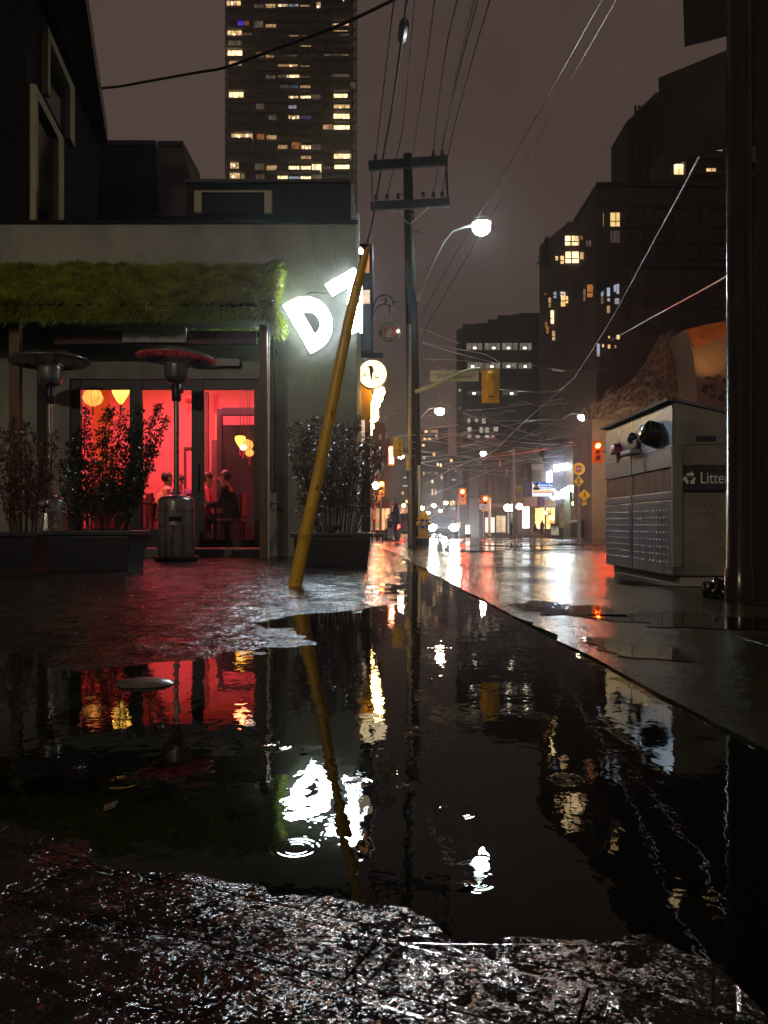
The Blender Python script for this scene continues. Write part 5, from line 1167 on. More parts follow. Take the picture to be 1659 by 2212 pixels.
# ------------------------------------------------------------------ buildings on the left beyond the corner
hH = thing('blade_sign', 'tall dark rounded sign box with an amber panel sticking out behind the restaurant corner', 'sign', P(788,640,13.4))
d = 13.4; mb = MB(); mb.box(PX(764,d),PX(806,d),d,d+.35,PZ(762,d),PZ(524,d)); mb.build('cabinet', mat('sign_cabinet', (.018,.016,.02), .45, var=.3), hH, bevel=.05)
mb = MB(); mb.box(PX(786,d),PX(798,d),d-.012,d-.002,PZ(590,d),PZ(548,d)); mb.build('amber_panel', emit('amber_panel',(1,.40,.10),.55,.3,4), hH)
mb = MB(); mb.box(PX(784,d),PX(799,d),d-.012,d-.002,PZ(656,d),PZ(627,d)); mb.build('lit_panel', emit('cream_panel',(1,.74,.48),.85,.4,6), hH)
mb = MB(); mb.bar((PX(764,d)-.5,d+.17,PZ(560,d)),(PX(764,d)+.01,d+.17,PZ(560,d)),.06); mb.bar((PX(764,d)-.5,d+.17,PZ(720,d)),(PX(764,d)+.01,d+.17,PZ(720,d)),.06); mb.build('bracket', M_BLACK, hH)
t = thing('tube_light', 'upright white tube light on the restaurant corner beside the tilted letters', 'light', P(780,660,11.35))
mb = MB(); d = 11.35; mb.box(PX(776.5,d),PX(783,d),d-.03,d+.03,PZ(719,d),PZ(605,d)); mb.build('tube', emit('tube_glow',(.85,.95,1),9), t, bevel=.01)
mb = MB(); 
for q in (630,700): mb.bar((xr-.02,d,PZ(q,d)),(PX(776,d)+.004,d,PZ(q,d)),.03)
mb.build('mount', M_STEEL, t)
t = thing('spot_bulb', 'small white bulb on a short bracket near the tip of the yellow post', 'light bulb', P(779,541,11.3))
mb = MB(); mb.ball(P(779,542,11.3),.035,8,6,sz=1.3); mb.build('bulb', E_LAMP, t, smooth=True); mb = MB(); mb.bar((xr-.02,11.3,PZ(537,11.3)),P(779,537,11.3),.02); mb.build('bracket', M_STEEL, t)
t = thing('flashing_strip', 'thin metal flashing running down the top corner of the restaurant wall', 'flashing', (xr+.012,11.0,PZ(600,11)))
mb = MB(); mb.box(xr+.003,xr+.04,DW-.02,DW+.05,PZ(600,DW),PZ(462,DW)); mb.build('strip', M_GALV, t)
# yellow canopy wall + shop bay beyond the corner
yw = thing('yellow_canopy', 'bright yellow canopy side panel lit by the string of bulbs', 'canopy', P(786,860,13.2)); d = 13.2
M_YFAB = mat('yellow_fabric', (.75,.42,.05), .7, var=.06)
mb = MB(); mb.box(PX(760,d),PX(802,d),d,d+.06,PZ(906,d),PZ(812,d)); mb.build('side_panel', M_YFAB, yw)
mb = MB(); mb.prism([(PX(760,d),d+.065,PZ(812,d)+.04),(PX(803,d)+.02,d+.065,PZ(812,d)+.002),(PX(803,d)+.02,d+.065,PZ(812,d)-.05),(PX(760,d),d+.065,PZ(812,d)-.05)],(-.45,9,0)); mb.build('top', M_BOARD, yw)
by = block('shop_bay', 'narrow shopfront bay with a pale lit window below the yellow canopy', [(745,None),(745,906),(800,906),(800,None)], 13.6, .8, mat('bay_wall', (.09,.05,.035), .7, var=.3), 'shopfront')
win(by,772,908,788,958,13.6,emit('bay_window',(1,.72,.52),.75,.4,3),(1,2))
sb = thing('string_lights', 'string of glowing warm bulbs receding along the canopy edge', 'string lights', P(803,900,17))
bl_ = [(820,847,13.2,.085),(816,861,14,.085),(811,874,14.8,.085),(807,886,15.6,.09),(805,900,16.4,.12),(801,922,18,.075),(797,936,19.2,.075),(795,943,20,.07),(793,950,20.8,.07),(790,958,22,.11)]
for px, py, d, r_ in bl_:
    mb = MB(); mb.ball(P(px,py,d),r_,10,7,sx=1.1); b_ = mb.build('bulb', E_BULB, sb, smooth=True)
    mb = MB(); mb.lathe(P(px,py,d)+Vector((0,0,r_*.8)),[(r_*1.5,0),(r_*.5,r_*.5),(.02,r_*.7)],10); mb.build('shade', M_BLACK, b_)
mb = MB(); mb.tube([P(a,b-8,d) for a,b,d,_ in bl_],.008,5); mb.build('cable', M_WIRE, sb)
# round lit sign
rs2 = thing('round_lightbox', 'round cream lightbox sign with small dark pictograms glowing on the corner', 'sign', P(805,808,13.0)); d = 12.95; c = P(805,808,d); rr_ = S(32.5,d)
mb = MB(); mb.lathe(c,[(.001,.14),(rr_,.14),(rr_,0),(rr_*.94,-.012),(rr_*.93,.0),(.001,.002)],36,mtx=Matrix.Rotation(R(-90),3,'X').inverted() if False else Matrix.Rotation(R(-90),3,'X')); mb.build('rim', mat('amber_rim', (.4,.22,.06), .4), rs2, smooth=True)
mb = MB(); mb.lathe(c+Vector((0,-.004,0)),[(.001,.0),(rr_*.93,0),(rr_*.93,-.012),(.001,-.014)],36,mtx=Matrix.Rotation(R(90),3,'X')); mb.build('lit_face', emit('lightbox_face',(1,.80,.46),2.0), rs2)
M_PIC = mat('lightbox_print', (.14,.07,.015), .6)
mb = MB(); q = lambda a, b: Vector((PX(548.5+a*.2315,d), d-.0225, PZ(493.7+b*.2315,d)))
for poly in ([(1060,1285),(1085,1283),(1105,1285),(1113,1302),(1115,1335),(1108,1352),(1104,1385),(1098,1412),(1090,1405),(1085,1370),(1080,1340),(1078,1310)],[(1010,1368),(1030,1372),(1056,1370),(1052,1378),(1016,1377)],[(1024,1366),(1030,1348),(1036,1356),(1042,1366)],[(1120,1378),(1140,1390),(1168,1384),(1165,1397),(1130,1398)],[(1098,1410),(1170,1417),(1172,1420),(1098,1416)],[(1113,1305),(1122,1340),(1116,1338)]):
    mb.prism([q(*z) for z in poly],(0,-.002,0))
mb.build('pictogram', M_PIC, rs2)
mb = MB(); mb.bar(c+Vector((-.9,.08,.05)),c+Vector((-rr_+.01,.08,.05)),.05); mb.build('bracket', M_BLACK, rs2)
mb = MB(); mb.box(PX(764,13.3),PX(838-10,13.3),13.3,13.36,PZ(772,13.3),PZ(762,13.3)); o = mb.build('eave_board', M_DARK, base=P(795,768,13.3)); tag(o,'thin dark board projecting above the round lightbox','board')
# wrought iron bracket with the round enamel sign
pb = thing('hanging_pub_sign', 'round enamel beer sign hanging from a scrolled wrought-iron bracket', 'sign', P(840,716,13.5)); d = 13.5
z6 = lambda a, b: P(548.5+a*.2315, 493.7+b*.2315, d)
M_IRON = mat('wrought_iron', (.05,.048,.04), .5, metal=.6, var=.3)
def curve(pts, n_=6):
    out = []
    for i in range(len(pts)-1):
        p0 = pts[max(i-1,0)]; p1 = pts[i]; p2 = pts[i+1]; p3 = pts[min(i+2,len(pts)-1)]
        for k in range(n_):
            t_ = k/n_; out.append(tuple(.5*((2*p1[j])+(-p0[j]+p2[j])*t_+(2*p0[j]-5*p1[j]+4*p2[j]-p3[j])*t_*t_+(-p0[j]+3*p1[j]-3*p2[j]+p3[j])*t_**3) for j in (0,1)))
    return out+[pts[-1]]
mb = MB()
for pts in ([(1060,815),(1100,800),(1112,740),(1150,650),(1220,618),(1275,640),(1300,690),(1280,720),(1262,700)],[(1100,830),(1125,770),(1165,720),(1220,705),(1262,728),(1268,775)],[(1290,690),(1320,680),(1328,690)],[(1185,660),(1210,668),(1240,655)],[(1115,800),(1090,835),(1070,820)],[(1220,705),(1232,680),(1225,650)]):
    mb.tube([z6(*p) for p in curve(pts)],.014,6)
mb.bar(z6(955,800),z6(1100,800),.035); mb.build('bracket', M_IRON, pb)
mb = MB(); c = z6(1261,966); R0 = S(105*.2315,d)
mb.tube([z6(1265,770),z6(1225,835),z6(1205,880)],.006,5); mb.tube([z6(1265,770),z6(1300,830),z6(1318,885)],.006,5); mb.tube([z6(1262,770),z6(1250,815),z6(1262,862)],.006,5); mb.build('chain', M_IRON, pb)
rx_ = Matrix.Rotation(R(90),3,'X')
def disc(r0, r1, y, m, nm): 
    mb = MB()
    if r0 <= 0: mb.lathe(c+Vector((0,y,0)),[(.001,0),(r1,0),(r1,.006),(.001,.006)],40,mtx=rx_)
    else: mb.ring([c+Vector((r1*math.cos(k*.157),y-.006,r1*math.sin(k*.157))) for k in range(40)],[c+Vector((r0*math.cos(k*.157),y-.006,r0*math.sin(k*.157))) for k in range(40)],(0,.006,0))
    return mb.build(nm, m, pb)
M_GOLD = mat('gold_enamel', (.50,.40,.15), .4, metal=.3, var=.1); M_NAVYE = mat('navy_enamel', (.03,.035,.045), .4); M_REDE = mat('red_enamel', (.38,.035,.025), .4)
disc(0,R0,0,M_GOLD,'plate'); disc(R0*.60,R0*.93,-.008,M_NAVYE,'navy_ring'); disc(0,R0*.555,-.008,M_REDE,'red_field')
def arc_text(s, r_, a0, a1, flip):
    for i, ch in enumerate(s):
        a = R(a0+(a1-a0)*(i+.5)/len(s)); p = c+Vector((r_*math.cos(a),-.017,r_*math.sin(a)))
        text(ch, R0*.34, Matrix.Translation(p) @ Matrix.Rotation(R(90),4,'X') @ Matrix.Rotation(a+(R(90) if flip else R(-90)),4,'Z'), M_GOLD, 'ring_letter', pb, .002)
arc_text('PAULANER', R0*.765, 172, 8, False); arc_text('MÜNCHEN', R0*.765, 208, 332, True)
mb = MB(); k_ = R0*.5; qf = lambda a, b: c+Vector((a*k_,-.0155,b*k_))
mb.prism([qf(*p) for p in ((-.75,-.55),(-.3,-.2),(-.38,.15),(-.3,.55),(.0,.72),(.35,.66),(.52,.4),(.5,.22),(.72,.02),(.56,-.06),(.58,-.22),(.42,-.34),(.2,-.36),(.42,-.62),(.7,-.72),(.3,-.92),(-.3,-.92))],(0,-.003,0)); mb.build('profile_head', mat('pale_gold', (.55,.46,.25), .45), pb)
mb = MB(); mb.prism([qf(*p) for p in ((-.2,.42),(.05,.52),(.28,.30),(.08,.12),(-.1,.2))],(0,-.006,0)); mb.build('hood_inset', M_NAVYE, pb); mb = MB(); mb.prism([qf(*p) for p in ((-.6,-.6),(-.1,-.45),(.45,-.7),(.4,-.76),(-.1,-.55),(-.6,-.68))],(0,-.006,0)); mb.build('hood_fold', M_NAVYE, pb)  # navy enamel shapes of the monk's hood
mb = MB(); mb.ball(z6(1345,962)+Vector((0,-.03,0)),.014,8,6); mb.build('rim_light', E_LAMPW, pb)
# red-brown terrace fading away on the left of the street
M_TERR = mat('terrace_brick', (.10,.035,.025), .75, var=.4, vscale=.8)
tA = block('brick_terrace', 'reddish brick terrace in the distance left of the utility pole', [(770,None),(770,890),(830,915),(846,960),(846,None)], 44, 9, M_TERR)
for q, m in (((806,1022,812,1034),E_ORANGE),((818,938,824,950),E_DIM),((832,935,838,948),E_DIM),((822,1000,830,1015),E_DIM),((806,1050,816,1060),E_WARM)): win(tA,*q,44,m,(1,2))
mb = MB(); mb.box(PX(770,43.8),PX(848,43.8),43.7,43.98,PZ(1095,44),PZ(1085,44)); mb.build('fascia', mat('red_fascia', (.35,.05,.02), .5), tA)
win(tA,800,1098,842,1145,44,emit('shop_warm',(1,.50,.22),1.1,.7,1.2),(4,1),name='shop_window')
tB = block('far_terrace', 'low dark buildings far down the street between smoker and pole', [(846,None),(846,985),(862,985),(862,965),(905,975),(905,None)], 120, 10, mat('far_wall', (.03,.024,.026), .7, var=.3, vscale=.3))
for q, m in (((870,1048,884,1051),E_COOL),((868,1062,872,1068),E_WARM),((876,1080,882,1086),E_WARM),((866,968,870,972),E_WARM),((872,1030,878,1033),E_COOL)): win(tB,*q,120,m,(1,1))
win(tB,847,1092,884,1150,119,emit('backdrop_glow',(1,.42,.20),.8,.7,.7),(4,2),name='shop_window')  # glowing pane added so the smoker stands dark against it
# distant towers in the middle
dF_ = 260.
tC = block('distant_tower', 'distant dark tower with scattered lit flats right of the utility pole', [(908,None),(908,925),(968,925),(968,None)], dF_, 20, mat('distant_wall', (.020,.018,.020), .7, var=.3, vscale=.08), 'tower')
rt = random.Random(12)
for (a,b,c_,e_,k) in ((917,930,924,935,'w'),(930,929,946,934,'m'),(915,946,921,951,'w'),(924,946,931,951,'w'),(940,938,945,944,'m'),(912,960,917,964,'B'),(941,948,948,949,'c'),(934,976,940,986,'w'),(914,985,919,992,'m'),(944,1000,947,1006,'B'),(950,1001,954,1008,'B'),(962,995,966,1004,'w'),(914,1019,917,1026,'w'),(920,1019,932,1024,'d'),(938,1019,946,1026,'o'),(952,1028,962,1034,'w'),(932,1037,936,1044,'w'),(937,1038,945,1043,'p'),(954,1032,960,1038,'c'),(932,1056,936,1070,'m'),(939,1056,943,1070,'m')): win(tC,a,b,c_,e_,dF_,MM[k],(1,1))
tD = block('far_flats', 'low far block of flats under the lit office strip right of the distant tower', [(969,None),(969,985),(1010,985),(1010,960),(1060,960),(1060,None)], 200, 20, MATS['distant_wall'])
for (a,b,c_,e_,k) in ((972,992,978,998,'w'),(976,1035,990,1038,'c'),(1000,968,1008,974,'d'),(1020,970,1026,975,'m'),(984,1015,988,1020,'w'),(1000,1060,1008,1066,'m'),(972,1082,982,1092,'w')): win(tD,a,b,c_,e_,200,MM[k],(1,1))
# ------------------------------------------------------------------ shop row on the right, about 65 m away
ds = 66.; Y1 = lambda zx_, zy_: (1042+zx_*.1653, 877.7+zy_*.1653)
sA = block('brick_shop_row', 'brown brick shop building with tall pilasters behind the yellow banner', [(1035,None),(1035,990),(1075,975),(1150,962),(1176,1000),(1176,None)], ds, 8, mat('shop_brick', (.075,.045,.030), .75, var=.35, vscale=.7))
mb = MB()
for px in (1040,1055,1070,1086,1102,1118,1134,1150): mb.box(PX(px,ds)-.13,PX(px,ds)+.13,ds-.3,ds-.004,PZ(1092,ds),PZ(1000,ds))
mb.build('pilasters', MATS['shop_brick'], sA)
mb = MB(); mb.box(PX(1035,ds),PX(1176,ds),ds-.5,ds-.31,PZ(1096,ds),PZ(1088,ds)); mb.build('fascia', mat('tan_fascia', (.18,.13,.09), .6), sA)
for q, m in (((1067,1003,1071,1022),E_MID),((1078,995,1081,1008),E_ORANGE),((1046,1010,1050,1024),E_DIM),((1092,1010,1096,1028),E_DIM)): win(sA,*q,ds,m,(1,2))
for q, m in (((1048,1118,1068,1150),emit('shop_cream',(1,.85,.6),1.4,.7,1.)),((1072,1114,1092,1150),emit('shop_dimwarm',(1,.7,.42),.6,.8,1.)),((1096,1108,1108,1152),emit('shop_grey',(.8,.7,.6),.35,.7,1.))): win(sA,*q,ds-.3,m,(2,1),name='shop_window')
win(sA,1128.5,1094,1143,1141,ds-.5,emit('light_panel',(.92,.95,1),3),(1,1),name='lit_panel')
mb = MB(); mb.prism([P(1128,1077,ds-.4),P(1160,1074,ds-.4),P(1160,1094,ds-1.6),P(1128,1095,ds-1.6)],(0,.1,.1)); mb.build('awning', mat('rust_awning', (.30,.12,.07), .7, var=.2), sA)
mb = MB(); mb.box(PX(1160.5,ds),PX(1172,ds),ds-.7,ds-.4,PZ(1095,ds),PZ(1073,ds)); mb.build('purple_panel', mat('purple_panel', (.05,.015,.08), .6), sA)
mb = MB(); mb.box(PX(1130,ds),PX(1148,ds),ds-.34,ds-.31,PZ(1072,ds),PZ(1040,ds)); mb.build('dark_fascia', mat('plum_fascia', (.025,.010,.02), .6), sA)
sB = block('cafe_building', 'dark two-storey cafe with warm windows under the big white letters', [(1176,None),(1176,975),(1242,958),(1242,None)], ds, 8, mat('cafe_wall', (.028,.022,.03), .6, var=.3))
E_CAFE = emit('cafe_light', (1,.58,.20), 2.2, .8, 1.4)
for q in ((1156,1098,1166,1142),(1167,1097,1176,1142),(1180,1097,1198,1142)): win(sB,*q,ds-.9,E_CAFE,(2,1),name='shop_window')
win(sB,1207,1090,1222,1140,ds-.1,emit('tan_window',(.8,.5,.25),.18,.6,1.4),(2,2),name='shop_window')
for q in ((1181,1020,1183,1042),(1185,1019,1187,1042),(1188.5,1018,1191.5,1042)): win(sB,*q,ds-.1,E_SIGN,(1,1),name='light_strip')
mb = MB(); mb.box(PX(1172,ds),PX(1194,ds),ds-1.2,ds-.95,PZ(1094,ds),PZ(1080,ds)); mb.build('menu_board', mat('tan_board', (.32,.25,.17), .6, var=.3), sB)
mb = MB(); mb.box(PX(1224,ds),PX(1231,ds),ds-.35,ds-.05,PZ(1141,ds),PZ(1081,ds)); mb.build('purple_column', emit('violet_strip',(.45,.18,.6),.30,.8,.9), sB)
mb = MB(); mb.box(PX(1146,ds),PX(1171,ds),ds-.6,ds-.32,PZ(1015,ds),PZ(1004,ds)); mb.build('roof_box', M_CONC, sA)
# shop signs
def board(name, lab, px0, py0, px1, py1, d, m, skew=0., dep=.25, grp=None):
    t = thing(name, lab, 'sign', P((px0+px1)/2,(py0+py1)/2,d), grp)
    mb = MB(); mb.prism([P(px0,py1+skew,d),P(px1,py1,d),P(px1,py0,d),P(px0,py0+skew,d)],(0,dep,0)); mb.build('panel', m, t); return t
bb = board('billboard', 'lit estate-agent billboard with a blue header, portrait and phone number', 1151,1041,1193,1072,ds-1.6,emit('billboard_white',(.85,.9,1),1.1),0)
d = ds-1.6
mb = MB(); mb.box(PX(1151,d),PX(1193,d),d-.02,d-.004,PZ(1046,d),PZ(1041,d)); mb.box(PX(1165,d),PX(1193,d),d-.021,d-.0045,PZ(1052,d),PZ(1045,d)); mb.build('blue_header', emit('billboard_blue',(.05,.18,.6),.9), bb)
mb = MB(); mb.box(PX(1151,d),PX(1193,d),d-.02,d-.004,PZ(1063,d),PZ(1058,d)); mb.build('yellow_band', emit('billboard_yellow',(1,.70,.30),1.0), bb)
mb = MB(); mb.box(PX(1151,d),PX(1193,d),d-.03,d-.022,PZ(1064.5,d),PZ(1062.5,d)); mb.build('red_line', emit('billboard_red',(1,.25,.25),.7), bb)
mb = MB(); mb.ball(P(1158.5,1048.5,d-.02),.17,10,7,sy=.2,sz=1.25); mb.build('portrait_face', mat('print_skin', (.5,.3,.22), .6), bb)
mb = MB(); mb.ball(P(1158.5,1045.8,d-.02),.19,10,7,sy=.22,sz=.7); mb.ball(P(1158.5,1055.5,d-.0),.30,10,7,sy=.1,sz=.6); mb.build('portrait_hair_and_jacket', mat('print_navy', (.02,.02,.06), .6), bb)
M_PW = emit('print_white',(1,1,1),1.6)
text('Tenne Das', .28, face_cam(P(1179,1048,d-.03)), M_PW, parent=bb, sx=.9); text('416-738-73', .24, face_cam(P(1179,1055,d-.03)), mat('print_blue', (.02,.06,.3), .6), parent=bb, sx=.95)
mb = MB(); mb.bar(P(1196,1056,ds-1.4),P(1196,1056,ds-.1),.1); mb.bar(P(1170,1075,ds-1.4),P(1170,1075,ds-.3),.1); mb.build('bracket', M_BLACK, bb)
board('lit_shop_sign', 'tilted glowing white shop sign high on the cafe wall', 1198,1001,1227,1014,ds-.7,E_SIGN,3.5)
big = thing('shop_letters', 'huge glowing white letters of the shop name above the cafe windows', 'sign', P(1210,1066,ds-1.0))
text('Quik', 1.15, face_cam(P(1205,1068,ds-1.0)), E_SIGN, 'letters', big, .08, sx=.62)
mb = MB(); d = ds-1.0; c = P(1222,1065,d); mb.ring([c+Vector((.17*math.cos(k*.209),0,.42*math.sin(k*.209))) for k in range(30)],[c+Vector((.07*math.cos(k*.209),0,.22*math.sin(k*.209))) for k in range(30)],(0,.15,0)); mb.build('letter_o', E_SIGN, big)
mb = MB(); 
for q in (1200,1215): mb.bar(P(q,1066,d+.1),P(q,1066,ds-.003),.08)
mb.build('stand_off', M_STEEL, big)
board('lit_box_sign', 'bright white box sign right of the big white letters', 1228,1048,1249,1070,ds-2,E_SIGN,1.5)
sC = block('green_shop', 'shop with a green-lit canopy and doorway beside the stone hall', [(1242,None),(1242,1062),(1282,1062),(1282,None)], 62, 8, mat('green_wall', (.10,.13,.09), .6, var=.2))
mb = MB(); d = 61.; mb.prism([P(1272,1042,d),P(1284,1030,d),P(1302,1026,d),P(1302,1031,d),P(1286,1036,d),P(1280,1046,d),P(1279,1150,d),P(1273,1150,d)],(0,.4,0)); mb.build('green_canopy', emit('green_glow',(.45,.9,.55),.42,.4,.6), sC)
win(sC,1254,1086,1265,1126,61.5,emit('peach_window',(1,.62,.34),.45,.6,1.5),(1,2),name='shop_window')
mb = MB(); mb.prism([P(1231,1062,61.4),P(1236,1060,61.4),P(1238,1120,61.4),P(1234,1140,61.4)],(0,.2,0)); mb.build('green_banner', mat('green_banner', (.02,.10,.05), .6), sC)
ob = thing('orange_banner', 'upright orange shop banner with a column of white letters', 'banner', P(1266,1034,60))
mb = MB(); d = 60.; mb.prism([P(1258,1010,d),P(1267,1006,d),P(1271,1054,d),P(1258,1054,d)],(0,.12,0)); mb.build('cloth', mat('orange_cloth', (.55,.09,.03), .6), ob)
text('CIBUP', .52, Matrix.Translation(P(1269,1033,d-.03)) @ Matrix.Rotation(R(90),4,'X') @ Matrix.Rotation(R(90),4,'Z'), emit('banner_letter',(1,.75,.6),.5), parent=ob)
mb = MB(); mb.bar(P(1264,1007,d),P(1285,1005,d+1),.08); mb.build('bracket', M_BLACK, ob)
yb_ = thing('yellow_banner', 'yellow street banner with a mauve print on the grey lamp column', 'banner', P(1123,1068,58)); d = 58.
mb = MB(); mb.prism([P(1115,1049,d),P(1129,1049,d),P(1131,1087,d),P(1116,1086,d)],(0,.03,0)); mb.build('cloth', mat('yellow_cloth', (.50,.36,.10), .7, var=.25, vscale=2), yb_)
mb = MB(); mb.prism([P(1117,1064,d-.02),P(1124,1062,d-.02),P(1125,1076,d-.02),P(1117,1077,d-.02)],(0,-.004,0)); mb.build('print', mat('mauve_print', (.22,.16,.28), .7, var=.4, vscale=6), yb_)
mb = MB(); mb.bar(P(1111,1049,d),P(1130,1049,d),.05); mb.bar(P(1111,1086,d),P(1131,1087,d),.05); mb.build('rod', M_GALV, yb_)
gc = thing('steel_column', 'grey steel street column carrying the yellow banner', 'column', (PX(1111,58),58,GZ(58)))
mb = MB(); mb.tube([(PX(1112,58),58,GZ(58)-.05),P(1110,1060,58),P(1109,970,58)],[.15,.13,.11],14); mb.build('shaft', M_GALV, gc, smooth=True)
mb = MB(); mb.lathe((PX(1112,58),58,GZ(58)-.05),[(.24,0),(.24,.12),(.17,.3)],14); mb.build('base', M_GALV, gc); mb = MB(); mb.bar(P(1100,974,58),P(1113,974,58),.14); mb.bar(P(1113,996,58),P(1133,994,58),.10); mb.build('cross_bracket', M_GALV, gc)
# signs on a post
sp = thing('sign_post', 'steel post carrying the round NEW sign and two yellow diamond signs', 'sign post', (PX(1251,48),48,GZ(48))); d = 48.
mb = MB(); mb.tube([(PX(1250.5,d),d,GZ(d)-.05),P(1250,1000,d)],.05,10); mb.tube([(PX(1253.5,d+.5),d+.5,GZ(d)-.05),P(1253,1100,d+.5)],.05,10); mb.build('post', M_GALV, sp, smooth=True)
def rnd_disc(c, r, y, m, nm, par, n_=28, dep=.012):
    mb = MB(); mb.lathe(c+Vector((0,y,0)),[(.001,0),(r,0),(r,dep),(.001,dep)],n_,mtx=Matrix.Rotation(R(90),3,'X')); return mb.build(nm, m, par)
c = P(1250,1013,d-.1); M_SY = mat('sign_yellow', (.75,.52,.03), .45); M_SR = mat('sign_red', (.40,.035,.03), .45); M_SK = mat('sign_black', (.015,.015,.015), .5)
rnd_disc(c,S(13.5,d),0,M_SY,'round_plate',sp); rnd_disc(c,S(8,d),-.016,M_SR,'red_disc',sp); rnd_disc(c,S(6.4,d),-.024,mat('sign_maroon',(.20,.02,.02),.5),'maroon_disc',sp)
text('NEW', .20, face_cam(c+Vector((0,-.045,0))), M_WHITE, parent=sp)
mb = MB()
for k in range(24): g = 6.283*k/24; p = c+Vector((S(11.3,d)*math.cos(g),-.018,S(11.3,d)*math.sin(g))); mb.obox(p,(.012*math.cos(g)*3,0,.012*math.sin(g)*3),(0,.004,0),(-math.sin(g)*.007,0,math.cos(g)*.007))
mb.build('ticks', M_SK, sp)
def diamond(px, py, r, nm, m):
    c = P(px,py,d-.1); mb = MB(); k = S(r,d); mb.prism([c+Vector((0,0,k)),c+Vector((k,0,0)),c+Vector((0,0,-k)),c+Vector((-k,0,0))],(0,.012,0)); mb.build(nm, m, sp, bevel=.02); return c
c = diamond(1250,1040,11.5,'signal_warning_diamond',M_SY)
mb = MB(); mb.box(c.x-.075,c.x+.075,c.y-.012,c.y-.002,c.z-.19,c.z+.19); mb.build('signal_symbol', M_SK, sp)
for z, m in ((.115,M_SR),(0,mat('sign_amber',(.7,.4,.02),.5)),(-.115,mat('sign_green',(.02,.2,.08),.5))): rnd_disc(c+Vector((0,-.013,z)),.045,0,m,'signal_dot',sp,12,.005)
c = diamond(1262.5,1070,13.5,'pedestrian_diamond',M_SY)
mb = MB(); kz = .01
for a, b, w_ in (((.0,.13),(.01,.0),.05),((.01,.0),(.07,-.16),.04),((.01,.0),(-.06,-.08),.035),((-.06,-.08),(-.09,-.17),.03),((.0,.10),(.08,.02),.028),((.0,.10),(-.08,.04),.028)): mb.bar(c+Vector((a[0],-.006,a[1]+.02)),c+Vector((b[0],-.006,b[1]+.02)),w_,.008,up=(0,1,0))
mb.ball(c+Vector((.01,-.006,.2)),.036,8,6,sy=.2); mb.build('pedestrian_symbol', M_SK, sp)
mb = MB(); mb.prism([P(1256,1086,d-.1),P(1268,1083,d-.1),P(1267,1090,d-.1),P(1258,1092,d-.1)],(0,.012,0)); mb.build('arrow_tab', M_SY, sp)
sl4 = thing('speed_sign', 'small white 40 speed limit sign on a thin post', 'speed sign', (PX(904+0,84),84,GZ(84))); sl4.location.x = PX(1273.5-370+0,84); 
bpy.data.objects.remove(sl4)
def xz(a, b): return (1700+a*.36166)/1.8228, (1950+b*.36166)/1.8228       # second close-up of the far crossing
px_, py_ = xz(562,228); d = 62.; sl4 = thing('speed_sign', 'small white 40 speed limit sign on a thin post at the far crossing', 'speed sign', (PX(px_,d),d,GZ(d)))
x_ = PX(px_,d); mb = MB(); mb.box(x_-.34,x_+.34,d-.02,d,PZ(1100,d),PZ(1109,d) if False else PZ(1089,d)); mb.build('plate', emit('speed_plate_glow',(.9,.9,.9),.35), sl4, bevel=.01); text('40', .42, face_cam((x_,d-.025,PZ(1096,d))), M_SK, parent=sl4); mb = MB(); mb.tube([(x_,d+.03,GZ(d)),(x_,d+.03,PZ(1090,d))],.04,8); mb.build('post', M_GALV, sl4)  # plate glows by itself in place of light thrown back from it

# ------------------------------------------------------------------ traffic signals
M_SIGY = mat('signal_yellow', (.80,.47,.02), .42, var=.12, vscale=4)
def signal_front(t, c, s, lit=0, back=True):        # faces the camera; c = centre, s = height of the housing
    w_ = s*.34
    mb = MB(); mb.box(c.x-w_/2,c.x+w_/2,c.y,c.y+w_*.6,c.z-s/2,c.z+s/2); mb.build('housing', M_SIGY, t, bevel=.02)
    if back: 
        mb = MB(); mb.box(c.x-w_*.85,c.x+w_*.85,c.y+w_*.3,c.y+w_*.34,c.z-s*.6,c.z+s*.6); mb.build('backplate', M_SIGY, t, bevel=.03)
    for k in range(3):
        cz_ = c.z+s/2-s*(k+.5)/3; r_ = s*.115
        rnd_disc(Vector((c.x,c.y-.004,cz_)), r_, 0, ({0:E_RED,1:E_AMBER,2:E_AMBER}[k] if k == lit else M_BLACK), 'lens', t, 18, .02)
        mb = MB(); mb.ring([(c.x+r_*1.2*math.cos(g*.3142),c.y-.001,cz_+r_*1.2*math.sin(g*.3142)) for g in range(-1,12)]+[(c.x+r_*1.1*math.cos(g*.3142),c.y-.001,cz_+r_*1.1*math.sin(g*.3142)) for g in range(11,-2,-1)],[(c.x+r_*1.15*math.cos(g*.3142),c.y-.001,cz_+r_*1.15*math.sin(g*.3142)) for g in range(-1,12)]+[(c.x+r_*1.12*math.cos(g*.3142),c.y-.001,cz_+r_*1.12*math.sin(g*.3142)) for g in range(11,-2,-1)],(0,-r_*1.5,0)); mb.build('visor', M_SIGY, t)
